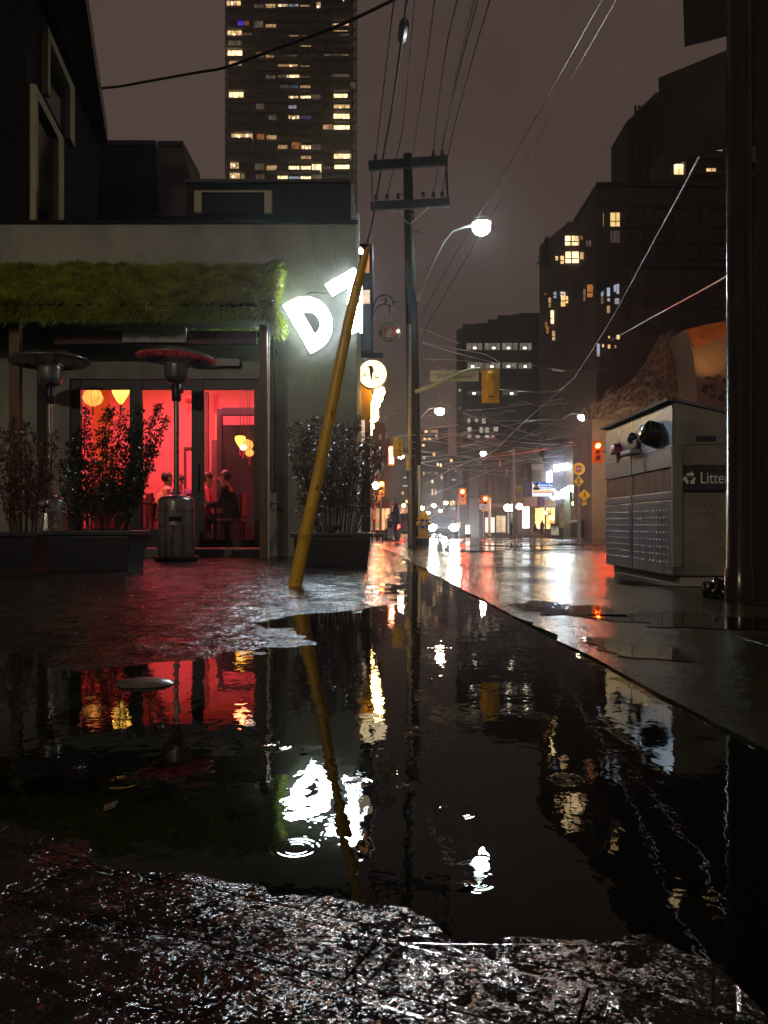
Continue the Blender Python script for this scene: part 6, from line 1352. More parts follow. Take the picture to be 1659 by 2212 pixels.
# the near one seen from behind, on a mast arm with the street-name blade
dm = 17.6; ma = thing('mast_arm_signal', 'yellow traffic signal seen from behind hanging from a pale curved mast arm', 'traffic signal', P(1060,835,dm))
mb = MB(); mb.tube([P(898,846,dm+.5),P(912,842,dm+.4),P(948,827,dm+.2),P(985,810,dm),P(1010,800,dm),P(1030,797,dm),P(1040,796,dm)],[.05,.05,.047,.042,.038,.036,.036],12); mb.build('mast_arm', mat('pale_arm', (.42,.44,.36), .45, metal=.3, var=.15), ma, smooth=True)
mb = MB(); c = P(1043,796,dm); mb.box(c.x-.06,c.x+.06,dm-.06,dm+.06,c.z-.07,c.z+.07); mb.bar(c+Vector((0,0,-.07)),c+Vector((0,.1,-.35)),.04); mb.build('hanger', MATS['pale_arm'], ma, bevel=.01)
mb = MB(); p0 = (1034.5,798.5); mb.prism([P(1041,798,dm),P(1079,798,dm),P(1078.5,871,dm),P(1040.5,871,dm)],(0,-.02,0)); mb.build('backplate', M_SIGY, ma, bevel=.035)
mb = MB(); mb.box(PX(1052,dm),PX(1066,dm),dm-.14,dm-.021,PZ(862,dm),PZ(820,dm)); mb.lathe(P(1059,812,dm-.08),[(.09,-.09),(.105,-.03),(.10,.05),(.06,.09),(.02,.10)],14); 
mb.box(PX(1050,dm),PX(1068,dm),dm-.04,dm-.022,PZ(807,dm),PZ(804,dm)); mb.box(PX(1050,dm),PX(1068,dm),dm-.04,dm-.022,PZ(827,dm),PZ(825,dm)); mb.build('housing', M_SIGY, ma, bevel=.015)
mb = MB(); mb.box(PX(1054,dm),PX(1064,dm),dm-.15,dm-.141,PZ(860,dm),PZ(857.5,dm)); mb.build('vent_slot', M_BLACK, ma)
sn = thing('street_name_blade', 'blank pale back of a street-name sign clamped to the mast arm', 'street sign', P(980,812,dm+.25)); d = dm+.30
mb = MB(); mb.box(PX(928.5,d),PX(1034,d),d,d+.02,PZ(823.5,d),PZ(800,d)); mb.build('blade', mat('blade_back', (.62,.63,.50), .4, metal=.2, var=.3, vscale=2.5, stretch=(.6,1,5)), sn, bevel=.004)
mb = MB(); mb.box(PX(943,d),PX(976,d),d-.02,d-.003,PZ(810,d),PZ(808,d)); mb.box(PX(943,d),PX(1020,d),d-.02,d-.003,PZ(816,d),PZ(814,d)); mb.build('stiffener', M_STEEL, sn); mb = MB(); mb.bar(P(983,818,d-.03),P(985,800,d-.03),.08,.05); mb.build('clamp', M_GALV, sn)
# small one beyond the pole (its back)
d = 22.; t = thing('pole_mounted_signal', 'yellow signal housing seen from the side on the left of the timber pole', 'traffic signal', P(859,968,d))
mb = MB(); mb.box(PX(848.5,d),PX(862,d),d-.18,d+.12,PZ(988,d),PZ(945,d)); mb.box(PX(862,d)+.002,PX(869.5,d),d-.1,d+.16,PZ(988,d),PZ(946,d)); mb.build('housing', M_SIGY, t, bevel=.03)
mb = MB(); 
for q in (959,974): mb.box(PX(847.8,d),PX(870.2,d),d-.19,d+.17,PZ(q+.6,d),PZ(q-.2,d))
mb.build('section_joint', mat('signal_joint', (.25,.13,.01), .5), t); mb = MB(); mb.bar(P(858,942,d),P(884,941,d),.06); mb.build('arm', M_GALV, t)
for nm, lab, px, py, d, s, lit in (('traffic_signal','red traffic signal glowing half behind the yellow housing left of the pole',845,984,40,1.0,0),
    ('traffic_signal','amber-red hand signal glowing just left of the smoker',825,1056,38,.75,0),
    ('traffic_signal','red traffic signal on the mast arm at the far crossing, left of the pair',999,1072,64,1.15,0),
    ('traffic_signal','red traffic signal on its own post at the far crossing, right of the pair',1048,1087,64,1.1,0),
    ('traffic_signal','yellow traffic signal with a blazing red lens at the left edge of the litter bin',1291,976,42,1.0,0)):
    c = P(px,py,d); t = thing(nm, lab, 'traffic signal', c, 'traffic signals at the crossings'); signal_front(t, c, s, lit, px > 900)
    if px == 999: 
        mb = MB(); mb.tube([P(990,1158,d+.3),P(990,1064,d+.3)],.09,8); mb.tube([P(990,1066,d+.3),P(1022,1072,d+.3),P(1047,1078,d+.3)],.05,8); mb.build('post', M_GALV, t)
    elif px == 1048: mb = MB(); mb.tube([P(1057.5,1158,d+.2),P(1057.5,1075,d+.2)],.12,8); mb.bar(P(1048,1082,d+.1),P(1057,1082,d+.2),.06); mb.build('post', M_WHITE, t)
    elif px == 1291: mb = MB(); mb.tube([P(1296,972,d+.25),P(1312,978,d+.3),P(1340,985,d+.4)],.05,8); mb.build('arm', M_GALV, t)
    elif px == 825: 
        mb = MB(); mb.tube([(PX(822,d),d+.3,GZ(d)-.1),P(822,1052,d+.3)],.06,8); mb.build('post', M_GALV, t); rnd_disc(P(811,1049,d-.1),.17,0,E_LAMPW,'countdown_lens',t,14,.02); mb = MB(); mb.box(PX(805,d),PX(818,d),d-.05,d+.15,PZ(1058,d),PZ(1040,d)); mb.build('countdown_box', M_BLACK, t)
    else: 
        mb = MB(); mb.tube([P(852,984,d+.2),P(880,982,d+.2)],.05,8); mb.build('arm', M_GALV, t)
        mb = MB(); mb.box(PX(841,d),PX(850,d),d-.09,d-.03,PZ(1002,d),PZ(966,d)); mb.build('red_panel', emit('red_white_panel',(1,.35,.25),9), t)
for q, e_, m_ in ((P(845,984,39.5),22,(1,.08,.03)),(P(825,1052,37.5),40,(1,.22,.04)),(P(999,1068,63),40,(1,.12,.04)),(P(1048,1080,63),35,(1,.08,.04)),(P(1292,966,41.4),60,(1,.07,.03))):
    lamp('signal_glow_boost','POINT',q+Vector((0,-2.2,-.3)),e_*3,m_,.1)  # extra point lights hung ahead of the lenses for stronger red glints
# amber hand/post pieces at left
d = 37.; t = thing('warning_post', 'pole with an orange-banded wrap and a yellow tab by the smoker', 'post', (PX(808,d),d,GZ(d)))
mb = MB(); mb.tube([(PX(808,d),d,GZ(d)-.1),P(808,1058,d)],.08,10); mb.build('tube', M_GALV, t, smooth=True)
mb = MB(); mb.tube([P(808,1122,d),P(808,1100,d)],.10,10); mb.build('poster_wrap', M_WHITE, t); mb = MB(); mb.tube([P(808,1099.5,d),P(808,1094,d)],.105,10); mb.tube([P(808,1128,d),P(808,1122.5,d)],.105,10); mb.build('orange_band', mat('orange_band', (.7,.12,.02), .5), t)
mb = MB(); mb.box(PX(816,d),PX(822,d),d-.05,d+.05,PZ(1081,d),PZ(1064,d)); mb.build('yellow_tab', M_SIGY, t)
d = 33.; t = thing('news_box', 'slim metal newspaper box in front of the smoker', 'newspaper box', (PX(843,d),d,GZ(d)))
mb = MB(); mb.box(PX(836,d),PX(850,d),d-.2,d+.2,PZ(1163,d),PZ(1122,d)); mb.build('cabinet', M_GALV, t, bevel=.02); mb = MB(); mb.box(PX(838,d),PX(848,d),d-.215,d-.202,PZ(1140,d),PZ(1126,d)); mb.build('window', mat('dark_pane',(.008,.008,.01),.08), t)
d = 21; t = thing('sidewalk_bench', 'low dark bench end standing on the lit pavement right of the corner planter', 'bench', (PX(812,d),d,GZ(d)))
mb = MB(); mb.box(PX(802,d),PX(829,d),d-.2,d+.25,PZ(1160,d),PZ(1152,d)); mb.build('seat', M_BLACK, t, bevel=.01)
mb = MB(); mb.box(PX(826,d),PX(828,d),d-.15,d+.2,GZ(d)-.02,PZ(1160.2,d)); mb.build('leg', M_BLACK, t); mb = MB(); mb.box(PX(804,d),PX(806,d),d-.15,d+.2,GZ(d)-.02,PZ(1160.2,d)); mb.build('leg', M_BLACK, t)

# ------------------------------------------------------------------ further street lamps, and small lights added to fill the far street
for px, py, d, r_, m_, lab, ax, ay in ((950,888,42,.26,E_LAMPW,'street lamp shining in the sky right of the pole, second in size',905,905),(1044,980,70,.27,E_LAMPW,'warm street lamp above the mast-arm signal at the far crossing',1095,1030),(1257,901,60,.30,E_LAMPW,'warm street lamp against the carved stone hall',1215,905),
    (866,985,75,.30,E_LAMPW,'white street lamp below the yellow signal housing left of the pole',886,990),(937,1092,115,.30,E_LAMPW,'far street lamp at left of the pair above the car',921,1100),(963,1086,118,.30,E_LAMPW,'far street lamp at right of the pair above the car',980,1090),(951,1103,150,.28,E_LAMPW,'small far street lamp between and below the pair',962,1110),(924,1108,135,.34,E_LAMPW,'far street lamp close right of the pole above the hydrant',908,1114)):
    c = P(px,py,d); t = thing('street_lamp', lab, 'street lamp', c, 'street lamps along the far street')
    lamp_head(t, c, r_, m_)
    mb = MB(); e1 = P(ax,ay,d+.4); k = c+Vector((0,.1,.25)); mb.tube([k, k.lerp(e1,.5)+Vector((0,0,.25)), e1], .05, 6); mb.build('arm', M_GALV, t)
    if px in (1044,): mb = MB(); mb.tube([e1,Vector((e1.x,e1.y,GZ(d)))],.09,8); mb.build('post', M_GALV, t)
    if d > 100: mb = MB(); mb.tube([e1,Vector((e1.x,e1.y,-.6))],.09,8); mb.build('post', M_GALV, t)
d = 63.; t = thing('globe_lamp', 'twin white globe lights at the doorway right of the speed sign', 'lamp', P(1101,1096,d))
px_, py_ = xz(838,135)
for a in (825,880): mb = MB(); q = xz(a,136); mb.ball(P(*q,d),.30,10,7); mb.build('globe', emit('globe_white',(1,.92,.75),14), t, smooth=True)
mb = MB(); mb.bar(P(*xz(825,150),d+.1),P(*xz(880,150),d+.1),.08); mb.tube([P(*xz(853,150),d+.1),(P(*xz(853,150),d+.1).x,d+.1,GZ(d))],.06,8); mb.build('post', M_BLACK, t)
t = thing('round_lamp', 'single white globe light right of the grey column', 'lamp', P(*xz(955,122),d)); mb = MB(); mb.ball(P(*xz(955,122),d),.27,10,7); mb.build('globe', MATS['globe_white'], t, smooth=True); mb = MB(); mb.bar(P(*xz(955,122),d),P(*xz(962,128),ds-.5),.06); mb.build('bracket', M_BLACK, t)
for px, py, d, r_, m_, lab in ((912,1098,140,.34,E_LAMPW,'tiny added far lamp right beside the foot of the utility pole'),(982,1112,130,.26,E_BULB,'tiny added amber lamp above and right of the glaring car'),(1012,1098,90,.16,E_BULB,'small added amber light between the two red crossing signals'),(1030,1120,84,.18,E_LAMPW,'small added white light above the far shop windows'),(1078,1104,70,.15,E_BULB,'small added amber light left of the twin globes'),(893,1078,95,.2,E_LAMPW,'small added white light in the gap left of the utility pole'),(872,1092,60,.13,E_BULB,'small added amber light right of the smoker'),(1240,1088,60,.16,E_BULB,'small added warm light over the green shop doorway'),(1177,1108,64.5,.13,E_BULB,'added amber pendant glowing inside the left cafe window'),(1190,1118,64.5,.13,E_BULB,'added amber pendant glowing inside the right cafe window')):
    c = P(px,py,d); t = thing('filler_lamp', lab, 'lamp', c, 'small lights added along the far street')
    mb = MB(); mb.ball(c,r_,8,6); mb.build('globe', m_, t, smooth=True); mb = MB(); mb.bar(c+Vector((0,0,r_)),c+Vector((0,.35,r_+.25)),.05); mb.build('bracket', M_BLACK, t)
# lit kiosk lights etc at the far kerb
for a, b, c_, e_, k, lab in ((372,325,415,420,emit('kiosk_glow',(1,.95,.8),2.2),'glowing white bollard-like kiosk at the far kerb right of the car'),(500,295,560,330,emit('bluish_screen',(.5,.75,1),1.6),'pale blue lit screen in a far shop window')):
    d = 68.; q0, q1 = xz(a,b), xz(c_,e_); t = thing('kiosk' if k.name == 'kiosk_glow' else 'lit_screen', lab, 'kiosk' if k.name == 'kiosk_glow' else 'screen', (PX((q0[0]+q1[0])/2,d),d,PZ(q1[1],d)))
    mb = MB(); mb.box(PX(q0[0],d),PX(q1[0],d),d,d+.3,PZ(q1[1],d),PZ(q0[1],d)); mb.build('lit_panel', k, t, bevel=.04)
    mb = MB(); mb.box(PX(q0[0],d)-.05,PX(q1[0],d)+.05,d-.04,d+.34,PZ(q1[1],d)-.35,PZ(q1[1],d)-.003); mb.build('base', M_BLACK, t)
sD = block('far_shops', 'low grey shopfronts across the far crossing behind the speed sign', [(968,None),(968,1098),(985,1098),(985,1090),(1040,1082),(1040,None)], 84, 8, mat('far_shop_wall', (.09,.065,.055), .7, var=.4, vscale=.5))
for (a,b,c_,e_,m_) in ((270,290,312,345,E_WARM),(440,330,545,380,emit('far_window',(1,.8,.5),1,.8,1.)),(600,310,660,400,E_WARM),(670,300,745,405,emit('far_window2',(1,.78,.4),1.4,.8,1.)),(215,290,245,330,E_BRIGHT)):
    q0, q1 = xz(a,b), xz(c_,e_); win(sD,q0[0],q0[1],q1[0],q1[1],83.5,m_,(2,1),name='shop_window')
# ------------------------------------------------------------------ cars
def car(loc, rz, lab, head=True, col=(.05,.05,.055), beams=None):
    t = thing('car', lab, 'car', loc, None, rz); M_C = mat('car_paint_%d' % int(col[0]*1000), col, .25, metal=.3, var=.05, coat=.6)
    prof = [(-2.15,.35),(-2.2,.55),(-2.1,.78),(-1.3,.93),(-.75,1.02),(-.2,1.40),(.7,1.45),(1.5,1.28),(1.9,.98),(2.15,.92),(2.2,.5),(2.1,.33)]
    n_ = len(prof); vs = []
    for sx_, tp in ((-1,1),(1,1)):
        for (y, z) in prof: k = .88 if z < 1.05 else .66; vs.append((sx_*k, y, z))
    mb = MB(); mb.add(vs,[tuple(range(n_)),tuple(range(2*n_-1,n_-1,-1))]+[(i,i+n_,(i+1)%n_+n_,(i+1)%n_) for i in range(n_)]); mb.build('body', M_C, t, bevel=.05, local=True, smooth=True)
    mb = MB(); mb.add([(-.74,-.80,1.04),(.74,-.80,1.04),(.60,-.26,1.385),(-.60,-.26,1.385)],[(0,1,2,3)]); mb.build('windscreen', mat('car_glass', (.01,.011,.013), .05, spec=.8), t, local=True)
    mb = MB(); mb.box(-.5,.5,-2.215,-2.19,.45,.66); mb.build('grille', M_BLACK, t, local=True)
    for x in (-.8,.8):
        for y in (-1.35,1.35):
            mb = MB(); mb.lathe((x,y,.32),[(.2,-.11),(.32,-.1),(.32,.1),(.2,.11)],18,mtx=Matrix.Rotation(R(90),3,'Y')); w_ = mb.build('wheel', M_RUBBER, t, local=True)
            mb = MB(); mb.lathe((x,y,.32),[(.02,-.12),(.2,-.118),(.2,.118),(.02,.12)],14,mtx=Matrix.Rotation(R(90),3,'Y')); mb.build('rim', M_STEEL, w_, local=True)
        yy = -2.19
        mb = MB(); mb.ball((x*.78,yy+.02,.70),.25,10,7,sy=.3,sz=.75); mb.build('headlight' if head else 'tail_light', beams, t, smooth=True, local=True)
        mb = MB(); mb.box(x*1.12-.07,x*1.12+.07,-.72,-.6,1.0,1.14); mb.build('mirror', M_C, t, local=True, bevel=.02)
    return t
E_HEAD = emit('headlight_glow', (.92,.96,1), 650)
E_TAIL = emit('tail_light_glow', (1,.04,.02), 14)
dc = 46.; car((PX(955,dc),dc,GZ(dc)-.045), R(-3), 'oncoming car hidden in the glare of its white headlights right of the hydrant', True, beams=E_HEAD)
car((PX(944,78),78,GZ(78)-.045), R(-2), 'second oncoming car just behind the glaring one', True, (.08,.08,.085), emit('headlight_far', (.95,.97,1), 260))
for px, d, lab in ((873,40,'car with red tail lights seen between the smoker and the timber pole'),(880,64,'farther car with red tail lights beyond the smoker')):
    car((PX(px,d),d,GZ(d)-.045), R(3), lab, False, (.03,.03,.035), E_TAIL)
for x_, k in ((-.65,1),(.65,1)): lamp('headlight_beam','SPOT',(PX(955,dc)+x_,dc-2.6,GZ(dc)+.66),350,(.92,.96,1),.09,(R(86.5),0,R(180-1.2)),spot=50)

# ------------------------------------------------------------------ far pedestrians and street things
def base_at(px, py, d): return (PX(px,d), d, PZ(py,d))
q = xz(1202,440); d = 62.; person(base_at(q[0],1157,d), S(33,d), R(20), 'person in dark clothes standing at the warm cafe window', coat=M_CLOTH2, hood=True)
q = xz(1120,430); person(base_at(q[0],1156,d+.5), S(34,d), R(-80), 'person sitting hunched on a chair left of the cafe window', SIT, coat=M_CLOTH, hem=.5)
t = thing('chair', 'light folding chair under the person sitting at the cafe', 'chair', base_at(q[0],1156,d+.5)); b0 = Vector(base_at(q[0],1156,d+.5))
mb = MB(); mb.box(b0.x-.25,b0.x+.25,b0.y-.22,b0.y+.22,b0.z+.40,b0.z+.44); mb.build('seat', M_TABLE, t)
for x in (-.22,.22): 
    for y in (-.2,.2): mb = MB(); mb.bar(b0+Vector((x,y,0)),b0+Vector((x,y,.399)),.03); mb.build('leg', M_STEEL, t)
q = xz(880,430); person(base_at(q[0],1156,60), S(34,60), R(0), 'person with a teal backpack walking left of the grey column', dict(knL=(-.055,.06,.28), anL=(-.055,.07,.05), toL=(-.06,.15,.022)), backpack=mat('teal_bag', (.03,.16,.17), .6))
q = xz(688,410); person(base_at(q[0],1153,76), S(34,76), R(160), 'distant pedestrian in dark clothes crossing before the lit shopfront', dict(knL=(-.05,.07,.28), anL=(-.05,.02,.06), knR=(.05,-.0,.28), anR=(.05,-.09,.07), toR=(.05,-.02,.03)))
pB = person(base_at(1287,1158,52), S(53,52), R(100), 'hooded pedestrian carrying a pale bag beside the litter bin', dict(waist=(0,.02,.62), chest=(0,.05,.735), neck=(0,.09,.815), jaw=(0,.13,.845), head=(0,.14,.89), crown=(0,.13,.925), shL=(-.095,.06,.79), shR=(.095,.06,.79), elL=(-.12,.08,.64), wrL=(-.09,.19,.57), elR=(.12,.08,.64), wrR=(.09,.19,.56), knL=(-.05,.08,.28), anL=(-.05,.10,.05), toL=(-.055,.18,.022), knR=(.05,-.0,.28), anR=(.05,-.09,.06), toR=(.055,-.01,.022)), coat=mat('brown_coat', (.05,.03,.02), .8), hood=True)
t = thing('carrier_bag', 'pale plastic carrier bag in the hands of the hooded pedestrian', 'bag', P(1277,1126,51.8)); mb = bag(P(1277,1124,51.7),.24,5,1.25); mb.v = [(x,y,z) for x,y,z in mb.v]; mb.build('sack', mat('pale_plastic', (.5,.42,.38), .4), t, smooth=True)
mb = MB(); mb.tube([P(1274,1118,51.7),P(1279,1110,51.7),P(1283,1117,51.7)],.02,5); mb.build('handle', mat('pale_plastic2', (.45,.4,.36), .4), t)
# a-board, street bin, dark cabinet
d = 58.; t = thing('sandwich_board', 'black-framed sandwich board with a pale menu numbered 11 outside the cafe', 'sandwich board', base_at(1199,1158,d))
mb = MB(); mb.prism([P(1187.5,1158,d),P(1209.5,1158,d),P(1208,1131,d+.25),P(1189,1131,d+.25)],(0,.03,.0)); mb.prism([P(1187.5,1158,d+.75),P(1209.5,1158,d+.75),P(1208,1131,d+.29),P(1189,1131,d+.29)],(0,.03,.0)); mb.build('frame', M_BLACK, t)
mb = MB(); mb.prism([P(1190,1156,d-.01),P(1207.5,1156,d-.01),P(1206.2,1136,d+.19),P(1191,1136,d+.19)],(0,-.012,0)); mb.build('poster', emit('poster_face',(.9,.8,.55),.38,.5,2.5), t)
text('11', .34, face_cam(P(1198,1144,d-.02)), M_SK, parent=t)
mb = MB(); mb.prism([P(1191,1136.5,d+.14),P(1206,1136.5,d+.14),P(1206,1139.5,d+.11),P(1191,1139.5,d+.11)],(0,-.012,0)); mb.build('green_header', mat('green_header', (.08,.25,.05), .5), t)
d = 50.; t = thing('street_bin', 'small grey street bin with a pale lid left of the sign post', 'litter bin', base_at(1240,1159,d))
mb = MB(); mb.box(PX(1233,d),PX(1247,d),d,d+.6,PZ(1160,d),PZ(1130,d)); mb.build('body', mat('grey_bin', (.10,.10,.095), .5), t, bevel=.03); mb = MB(); mb.prism([P(1232,1130,d-.02),P(1248,1126,d-.02),P(1248,1122.5,d-.02),P(1240,1124,d-.02)],(0,.66,0)); mb.build('lid', M_WHITE, t)
d = 52.; t = thing('utility_cabinet', 'squat dark utility cabinet right of the sign post', 'cabinet', base_at(1262,1159,d)); mb = MB(); mb.box(PX(1254,d),PX(1271,d),d,d+.7,PZ(1160,d),PZ(1127,d)); mb.build('body', mat('cabinet_green', (.02,.022,.018), .5), t, bevel=.03); mb = MB(); mb.box(PX(1253,d),PX(1272,d),d-.03,d+.73,PZ(1127,d)+.003,PZ(1125,d)); mb.build('lid', M_BLACK, t)
t = thing('door_handle_plank', 'x', 'x', (0,0,0)); bpy.data.objects.remove(t)

# ------------------------------------------------------------------ overhead wires
def wire(name, pts, r, m, lab, grp, cat='wire'):
    """pts: (px, py, d) along the wire; smooth run between them, as a hung cable"""
    v = [P(*p) for p in pts]; out = []
    for i in range(len(v)-1):
        p0 = v[max(i-1,0)]; p1 = v[i]; p2 = v[i+1]; p3 = v[min(i+2,len(v)-1)]
        for k in range(6):
            u = k/6; out.append(.5*((2*p1)+(p2-p0)*u+(2*p0-5*p1+4*p2-p3)*u*u+(3*p1-3*p2+p3-p0)*u**3))
    out.append(v[-1]); mb = MB(); mb.tube(out, r, 6); o = mb.build(name, m, base=v[0], smooth=True); return tag(o, lab, cat, grp)
d1 = dU-.19; M_SPAN = mat('tarnished_steel', (.16,.16,.17), .34, metal=1, var=.3, vscale=14)
PL = 'power lines running to the crossarms'; LB = 'black power line running down from the top of the photo to the pole crossarms'
for pts in ([(858,-60,10),(851,0,10.5),(831,170,14),(812,333,d1)],[(899,-60,9),(896,0,9.5),(880,180,13.5),(866,298,17),(836,422,d1)],[(950,-60,9),(939,0,9.6),(915,180,13.5),(880,400,17.8),(860,421,d1)],
            [(1000,-60,9),(988,0,9.6),(963,110,12),(944,250,16),(936,328,d1)],[(1040,-60,9),(1024,0,9.5),(985,170,13),(955,324,d1)],[(1075,-60,9.5),(1058,0,10),(1020,130,12.5),(975,300,17),(955,417,d1)],[(1045,-60,8),(1032,0,8.6),(990,160,12),(958,300,16),(936,418,d1)]):
    wire('power_line', pts, .011, M_WIRE, LB, PL)
o = wire('splice_cable', [(882,-60,9),(879,0,9.4),(871,66,10.4),(866,100,11),(850,215,13.4),(829,331,17),(806,470,18.2),(794,522,13.4)], .022, M_WIRE, 'thickest black cable with a splice, dropping left of the utility pole behind the restaurant corner', None, 'cable')
t = o; mb = MB(); mb.tube([P(874,40,10.0),P(873,52,10.15),P(869,82,10.7),P(867.5,92,10.85)],[.02,.07,.07,.02],8); s_ = mb.build('splice_case', M_BLACK, smooth=True, base=(0,0,0)); s_.parent = o; s_.location = -Vector(o.location)
wire('feed_cable', [(215,191,15),(262,186,14.5),(340,172,14),(430,156,13.4),(485,146,13),(580,112,12.2),(720,60,11.2),(850,0,10.4),(960,-60,10)], .024, M_WIRE, 'single thick black cable sagging from the dark house across the tower', None, 'cable')
for pts, lab in (([(1322,-40,7),(1300,0,7.4),(1222,140,9.4),(1160,250,11.2),(1090,372,13.4),(1000,522,16.4),(906,688,18.3)],'left of the two glinting wires from the top edge down to the utility pole'),([(1352,-40,7),(1331,0,7.4),(1240,160,9.6),(1150,322,12),(1050,485,15.4),(912,722,18.3)],'right of the two glinting wires from the top edge down to the utility pole')):
    wire('span_wire', pts, .009, M_SPAN, lab, 'white-glinting span wires')
TW = 'trolley wires over the crossing'; LT = 'thin copper trolley wire in the tangle over the street crossing'
wire('trolley_wire', [(1530,300,11),(1475,405,13.5),(1402,539,18),(1316,697,25),(1248,804,31),(1227,828,33),(1116,926,43),(1068,974,52),(1030,1005,62)], .016, M_SPAN, 'long bright trolley wire falling from the dark pole to the middle of the crossing', None)
wire('stay_wire', [(1578,592,4.6),(1510,630,7),(1400,690,12),(1320,735,20)], .006, M_STEEL, 'short white-lit stay wire leaving the right-hand conduit', None)
wire('trolley_wire', [(915,1047,24),(988,1007,31),(1026,993,36),(1110,955,44),(1210,905,52)], .013, M_SPAN, 'upper one of the two pale trolley wires climbing right from the utility pole', None)
wire('trolley_wire', [(923,1071,26),(1000,1042,32),(1097,1001,40),(1200,960,48),(1290,925,54)], .013, M_SPAN, 'lower one of the two pale trolley wires climbing right from the utility pole', None)
for pts in ([(907,708,18.3),(950,725,21),(991,742,25)],[(912,738,18.3),(968,750,22),(1047,765,28),(1079,783,31)],[(910,740,18.3),(990,764,24),(1080,786,32),(1134,792,36)],[(912,775,18.3),(987,778,24),(1060,786,30)],[(910,772,18.3),(960,798,20),(985,812,22)],
  [(1079,783,31),(1134,786,36),(1208,798,44),(1316,799,50)],[(941,836,30),(957,870,33),(1000,890,36),(1042,909,40),(1095,908,44)],[(905,928,20),(950,922,24),(991,917,28)],[(958,930,36),(1000,942,40),(1073,955,46)],[(1055,838,26),(1081,841,30),(1163,847,38),(1221,845,42)],[(1221,845,42),(1213,870,42),(1222,888,42)],
  [(1093,868,38),(1106,874,39),(1131,868,42),(1163,877,45),(1200,873,48)],[(1163,878,45),(1180,872,46),(1230,871,50)],[(1050,910,42),(1142,908,48),(1203,906,54)],[(880,905,26),(930,885,30),(980,870,34)],[(968,950,36),(1005,938,38),(1030,944,40)],[(990,908,36),(1040,908,39)],
  [(1200,960,48),(1150,975,50),(1100,990,52)],[(1090,975,50),(1130,985,54),(1185,1000,60)],[(1105,985,55),(1170,970,56),(1240,955,58)],[(1100,1010,50),(1180,985,54),(1260,950,58)],[(905,1000,30),(970,990,36),(1010,985,40),(1040,1000,44)],[(975,965,38),(1020,962,42),(1060,968,46)],[(1010,985,40),(1012,1000,40),(1020,1010,40)],
  [(830,905,34),(850,893,33),(880,890,32)],[(826,918,34),(855,915,33),(884,922,32)],[(800,1130,40),(815,1050,39),(836,945,38),(850,900,38)],[(870,1072,50),(884,1060,50),(900,1064,48)],[(905,940,28),(940,935,30),(975,938,33)],[(908,952,30),(945,946,33),(985,940,36),(1005,936,38)],[(1150,940,46),(1210,925,50),(1262,935,54)],[(1180,950,46),(1230,942,50),(1280,938,54)],[(1160,965,50),(1215,952,52),(1275,946,54)]):
    wire('trolley_wire', pts, .014, M_COPPER, LT, TW)
rw = random.Random(31)
for k in range(26):
    x0 = rw.choice([905,905,930,960,1000,1040]); y0 = rw.uniform(880,1010); x1 = x0+rw.uniform(90,300); y1 = y0+rw.uniform(-45,45); da = rw.uniform(28,44); db = da+rw.uniform(6,22)
    if x1 > 1300: x1 = 1300-rw.uniform(0,60)
    wire('trolley_wire', [(x0,y0,da),(x0*.6+x1*.4,y0*.6+y1*.4+rw.uniform(2,9),da*.6+db*.4),(x1,y1,db)], .012, M_COPPER, LT, TW)
for px, py, d in ((1122,929,43),(1080,962,50),(1150,940,46),(1207,800,40),(1060,946,46),(1240,955,56),(1015,938,39)):
    t = thing('wire_spreader', 'small metal spreader clamped on the trolley wires over the crossing', 'wire fitting', P(px,py,d), 'wire fittings over the crossing')
    mb = MB(); mb.bar(P(px-14,py,d),P(px+14,py+.5,d),.07,.04); mb.build('bar', M_COPPER, t); mb = MB(); mb.bar(P(px-4,py,d),P(px+2,py-7,d),.05); mb.build('clip', M_GALV, t)
t = thing('flat_stone', 'flat oval stone breaking the surface of the puddle below the red reflections', 'stone', (*gp(310,1478),0)); mb = MB(); x_, y_ = gp(312,1478)
mb.lathe((x_,y_,-.006),[(.01,0),(.075,.0),(.082,.008),(.07,.016),(.03,.02),(.004,.021)],24,sx=1,sy=.75); mb.build('stone', mat('wet_stone', (.09,.085,.075), .3, var=.4, vscale=14), t, smooth=True)
rl = random.Random(4)
LF = [(600,1610),(655,1625),(905,1577),(890,1590),(1240,1680),(1005,1915),(800,1530),(240,1745),(700,1300),(930,1470)]
for px, py in LF:
    x_, y_ = gp(px,py); t = MB(); a = rl.uniform(0,6.28); L = rl.uniform(.012,.022); u_ = Vector((math.cos(a),math.sin(a),0)); v_ = Vector((-u_.y,u_.x,0)); c = Vector((x_,y_,.002))
    t.add([c-u_*L,c-u_*L*.3+v_*L*.4+Vector((0,0,.004)),c+u_*L+Vector((0,0,.003)),c-u_*L*.3-v_*L*.4,c+Vector((0,0,.006))],[(0,1,4),(1,2,4),(2,3,4),(3,0,4)]); o = t.build('leaf', mat('wet_leaf', (.10,.07,.03), .2, spec=.8), base=c, fixn=False); tag(o,'tiny wet leaf floating on the dark puddle','leaf','leaves floating on the puddle')
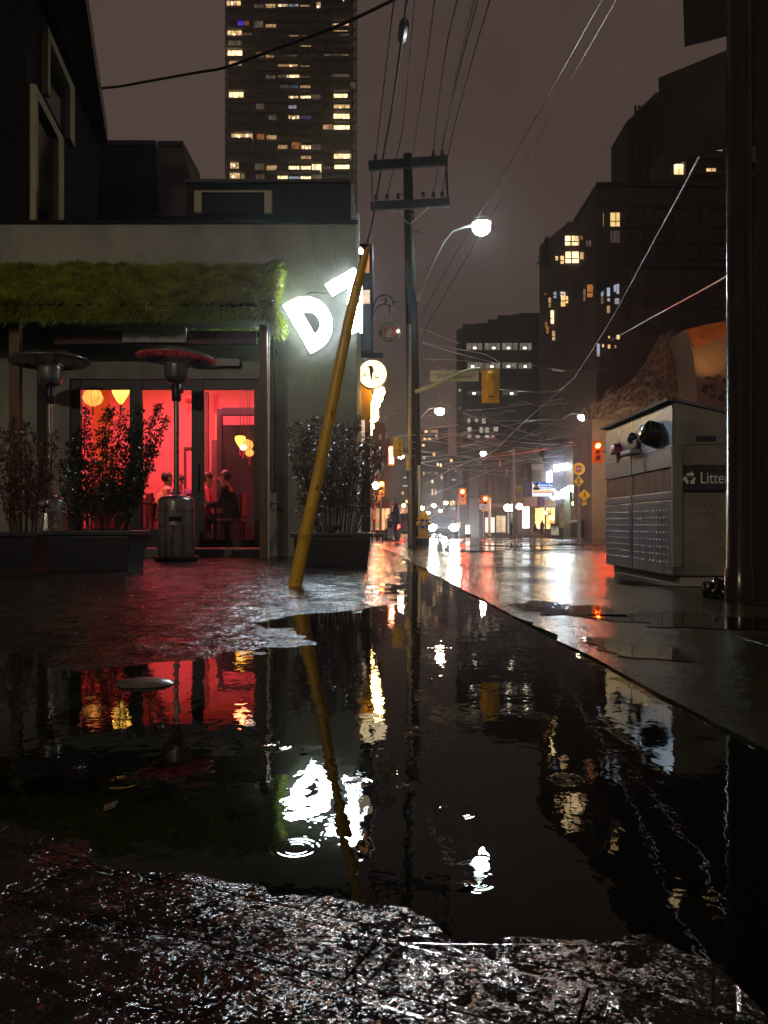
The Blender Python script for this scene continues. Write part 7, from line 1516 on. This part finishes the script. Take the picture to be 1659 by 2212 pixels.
# ------------------------------------------------------------------ shallow puddles standing on the slab and the road
M_WATER = bpy.data.materials['puddle_water']; rp_ = random.Random(17)
def small_puddle(px, py, hx, hy, zoff, lab, zf):
    d = CZ*F/(py-HY) if zf == 0 else py; cx = PX(px,d); mb = MB(); pts = []; a0 = rp_.uniform(0,6)
    for k in range(56):
        g = 6.283*k/56; r_ = 1+.22*math.sin(2*g+a0)+.16*math.sin(5*g+a0*2)+.10*math.sin(9*g+a0*3)+rp_.uniform(-.03,.03)
        y = d+hy*r_*math.sin(g); pts.append((max(curb_x(y)+.09+.02*math.sin(7*g), cx+hx*r_*math.cos(g)), y, GZ(y)+zoff))
    mb.add(pts,[tuple(range(56))]); o = mb.build('puddle', M_WATER, base=(cx,d,GZ(d)+zoff), fixn=False); tag(o, lab, kind='structure')
for px, py, hx, hy, lab in ((1215,1318,.24,.34,'shallow puddle on the slab catching blue-white sign light'),(1335,1405,.20,.22,'small puddle on the slab shining red left of the bin reflection'),(1500,1345,.40,.30,'shallow puddle before the litter bin'),(1420,1262,.25,.35,'thin puddle beside the bin plinth')):
    small_puddle(px, py, hx, hy, .0105, lab, 0)
for px, d, hx, hy in ((1010,15,.8,.7),(1150,17,1.2,1.0),(1080,22,1.3,1.4),(1230,24,1.2,1.6),(1000,30,1.0,2.2),(1180,33,2.2,2.5),(1100,44,2.4,3.5)):
    small_puddle(px, d, hx, hy, (-.030 if d > 24 else .012), 'shallow puddle standing on the wet street', 1)

# ------------------------------------------------------------------ unseen street lamp added behind the viewer to light the fronts
t = thing('street_lamp', 'unseen warm street lamp on a tall column added behind the viewpoint', 'street lamp', (-7.7,-13,0))
mb = MB(); mb.tube([(-7.7,-13,-.05),(-7.7,-13,7.6),(-7.5,-12.9,8.4),(-6.8,-12.7,8.7),(-6,-12.6,8.65)],[.11,.07,.05,.04,.04],10); mb.build('post', M_GALV, t, smooth=True)
lamp_head(t, Vector((-6,-12.55,8.5)), .22, emit('sodium_glow', (1,.86,.64), 1400))
# ------------------------------------------------------------------ thin haze added to give the lamps a bloom
HAZE = .0010
if HAZE:
    m = bpy.data.materials.new('glow_haze'); n, l = nodes_of(m); n.remove(n['Principled BSDF'])
    v = n.new('ShaderNodeVolumePrincipled'); v.inputs['Color'].default_value = (.9,.9,.92,1); v.inputs['Density'].default_value = HAZE; v.inputs['Anisotropy'].default_value = .9
    l.new(v.outputs[0], n['Material Output'].inputs['Volume'])
    mb = MB(); mb.box(-200,200,-40,430,-1.8,240); o = mb.build('haze', m); tag(o, 'thin haze added for a glow around the lamps', kind='stuff')
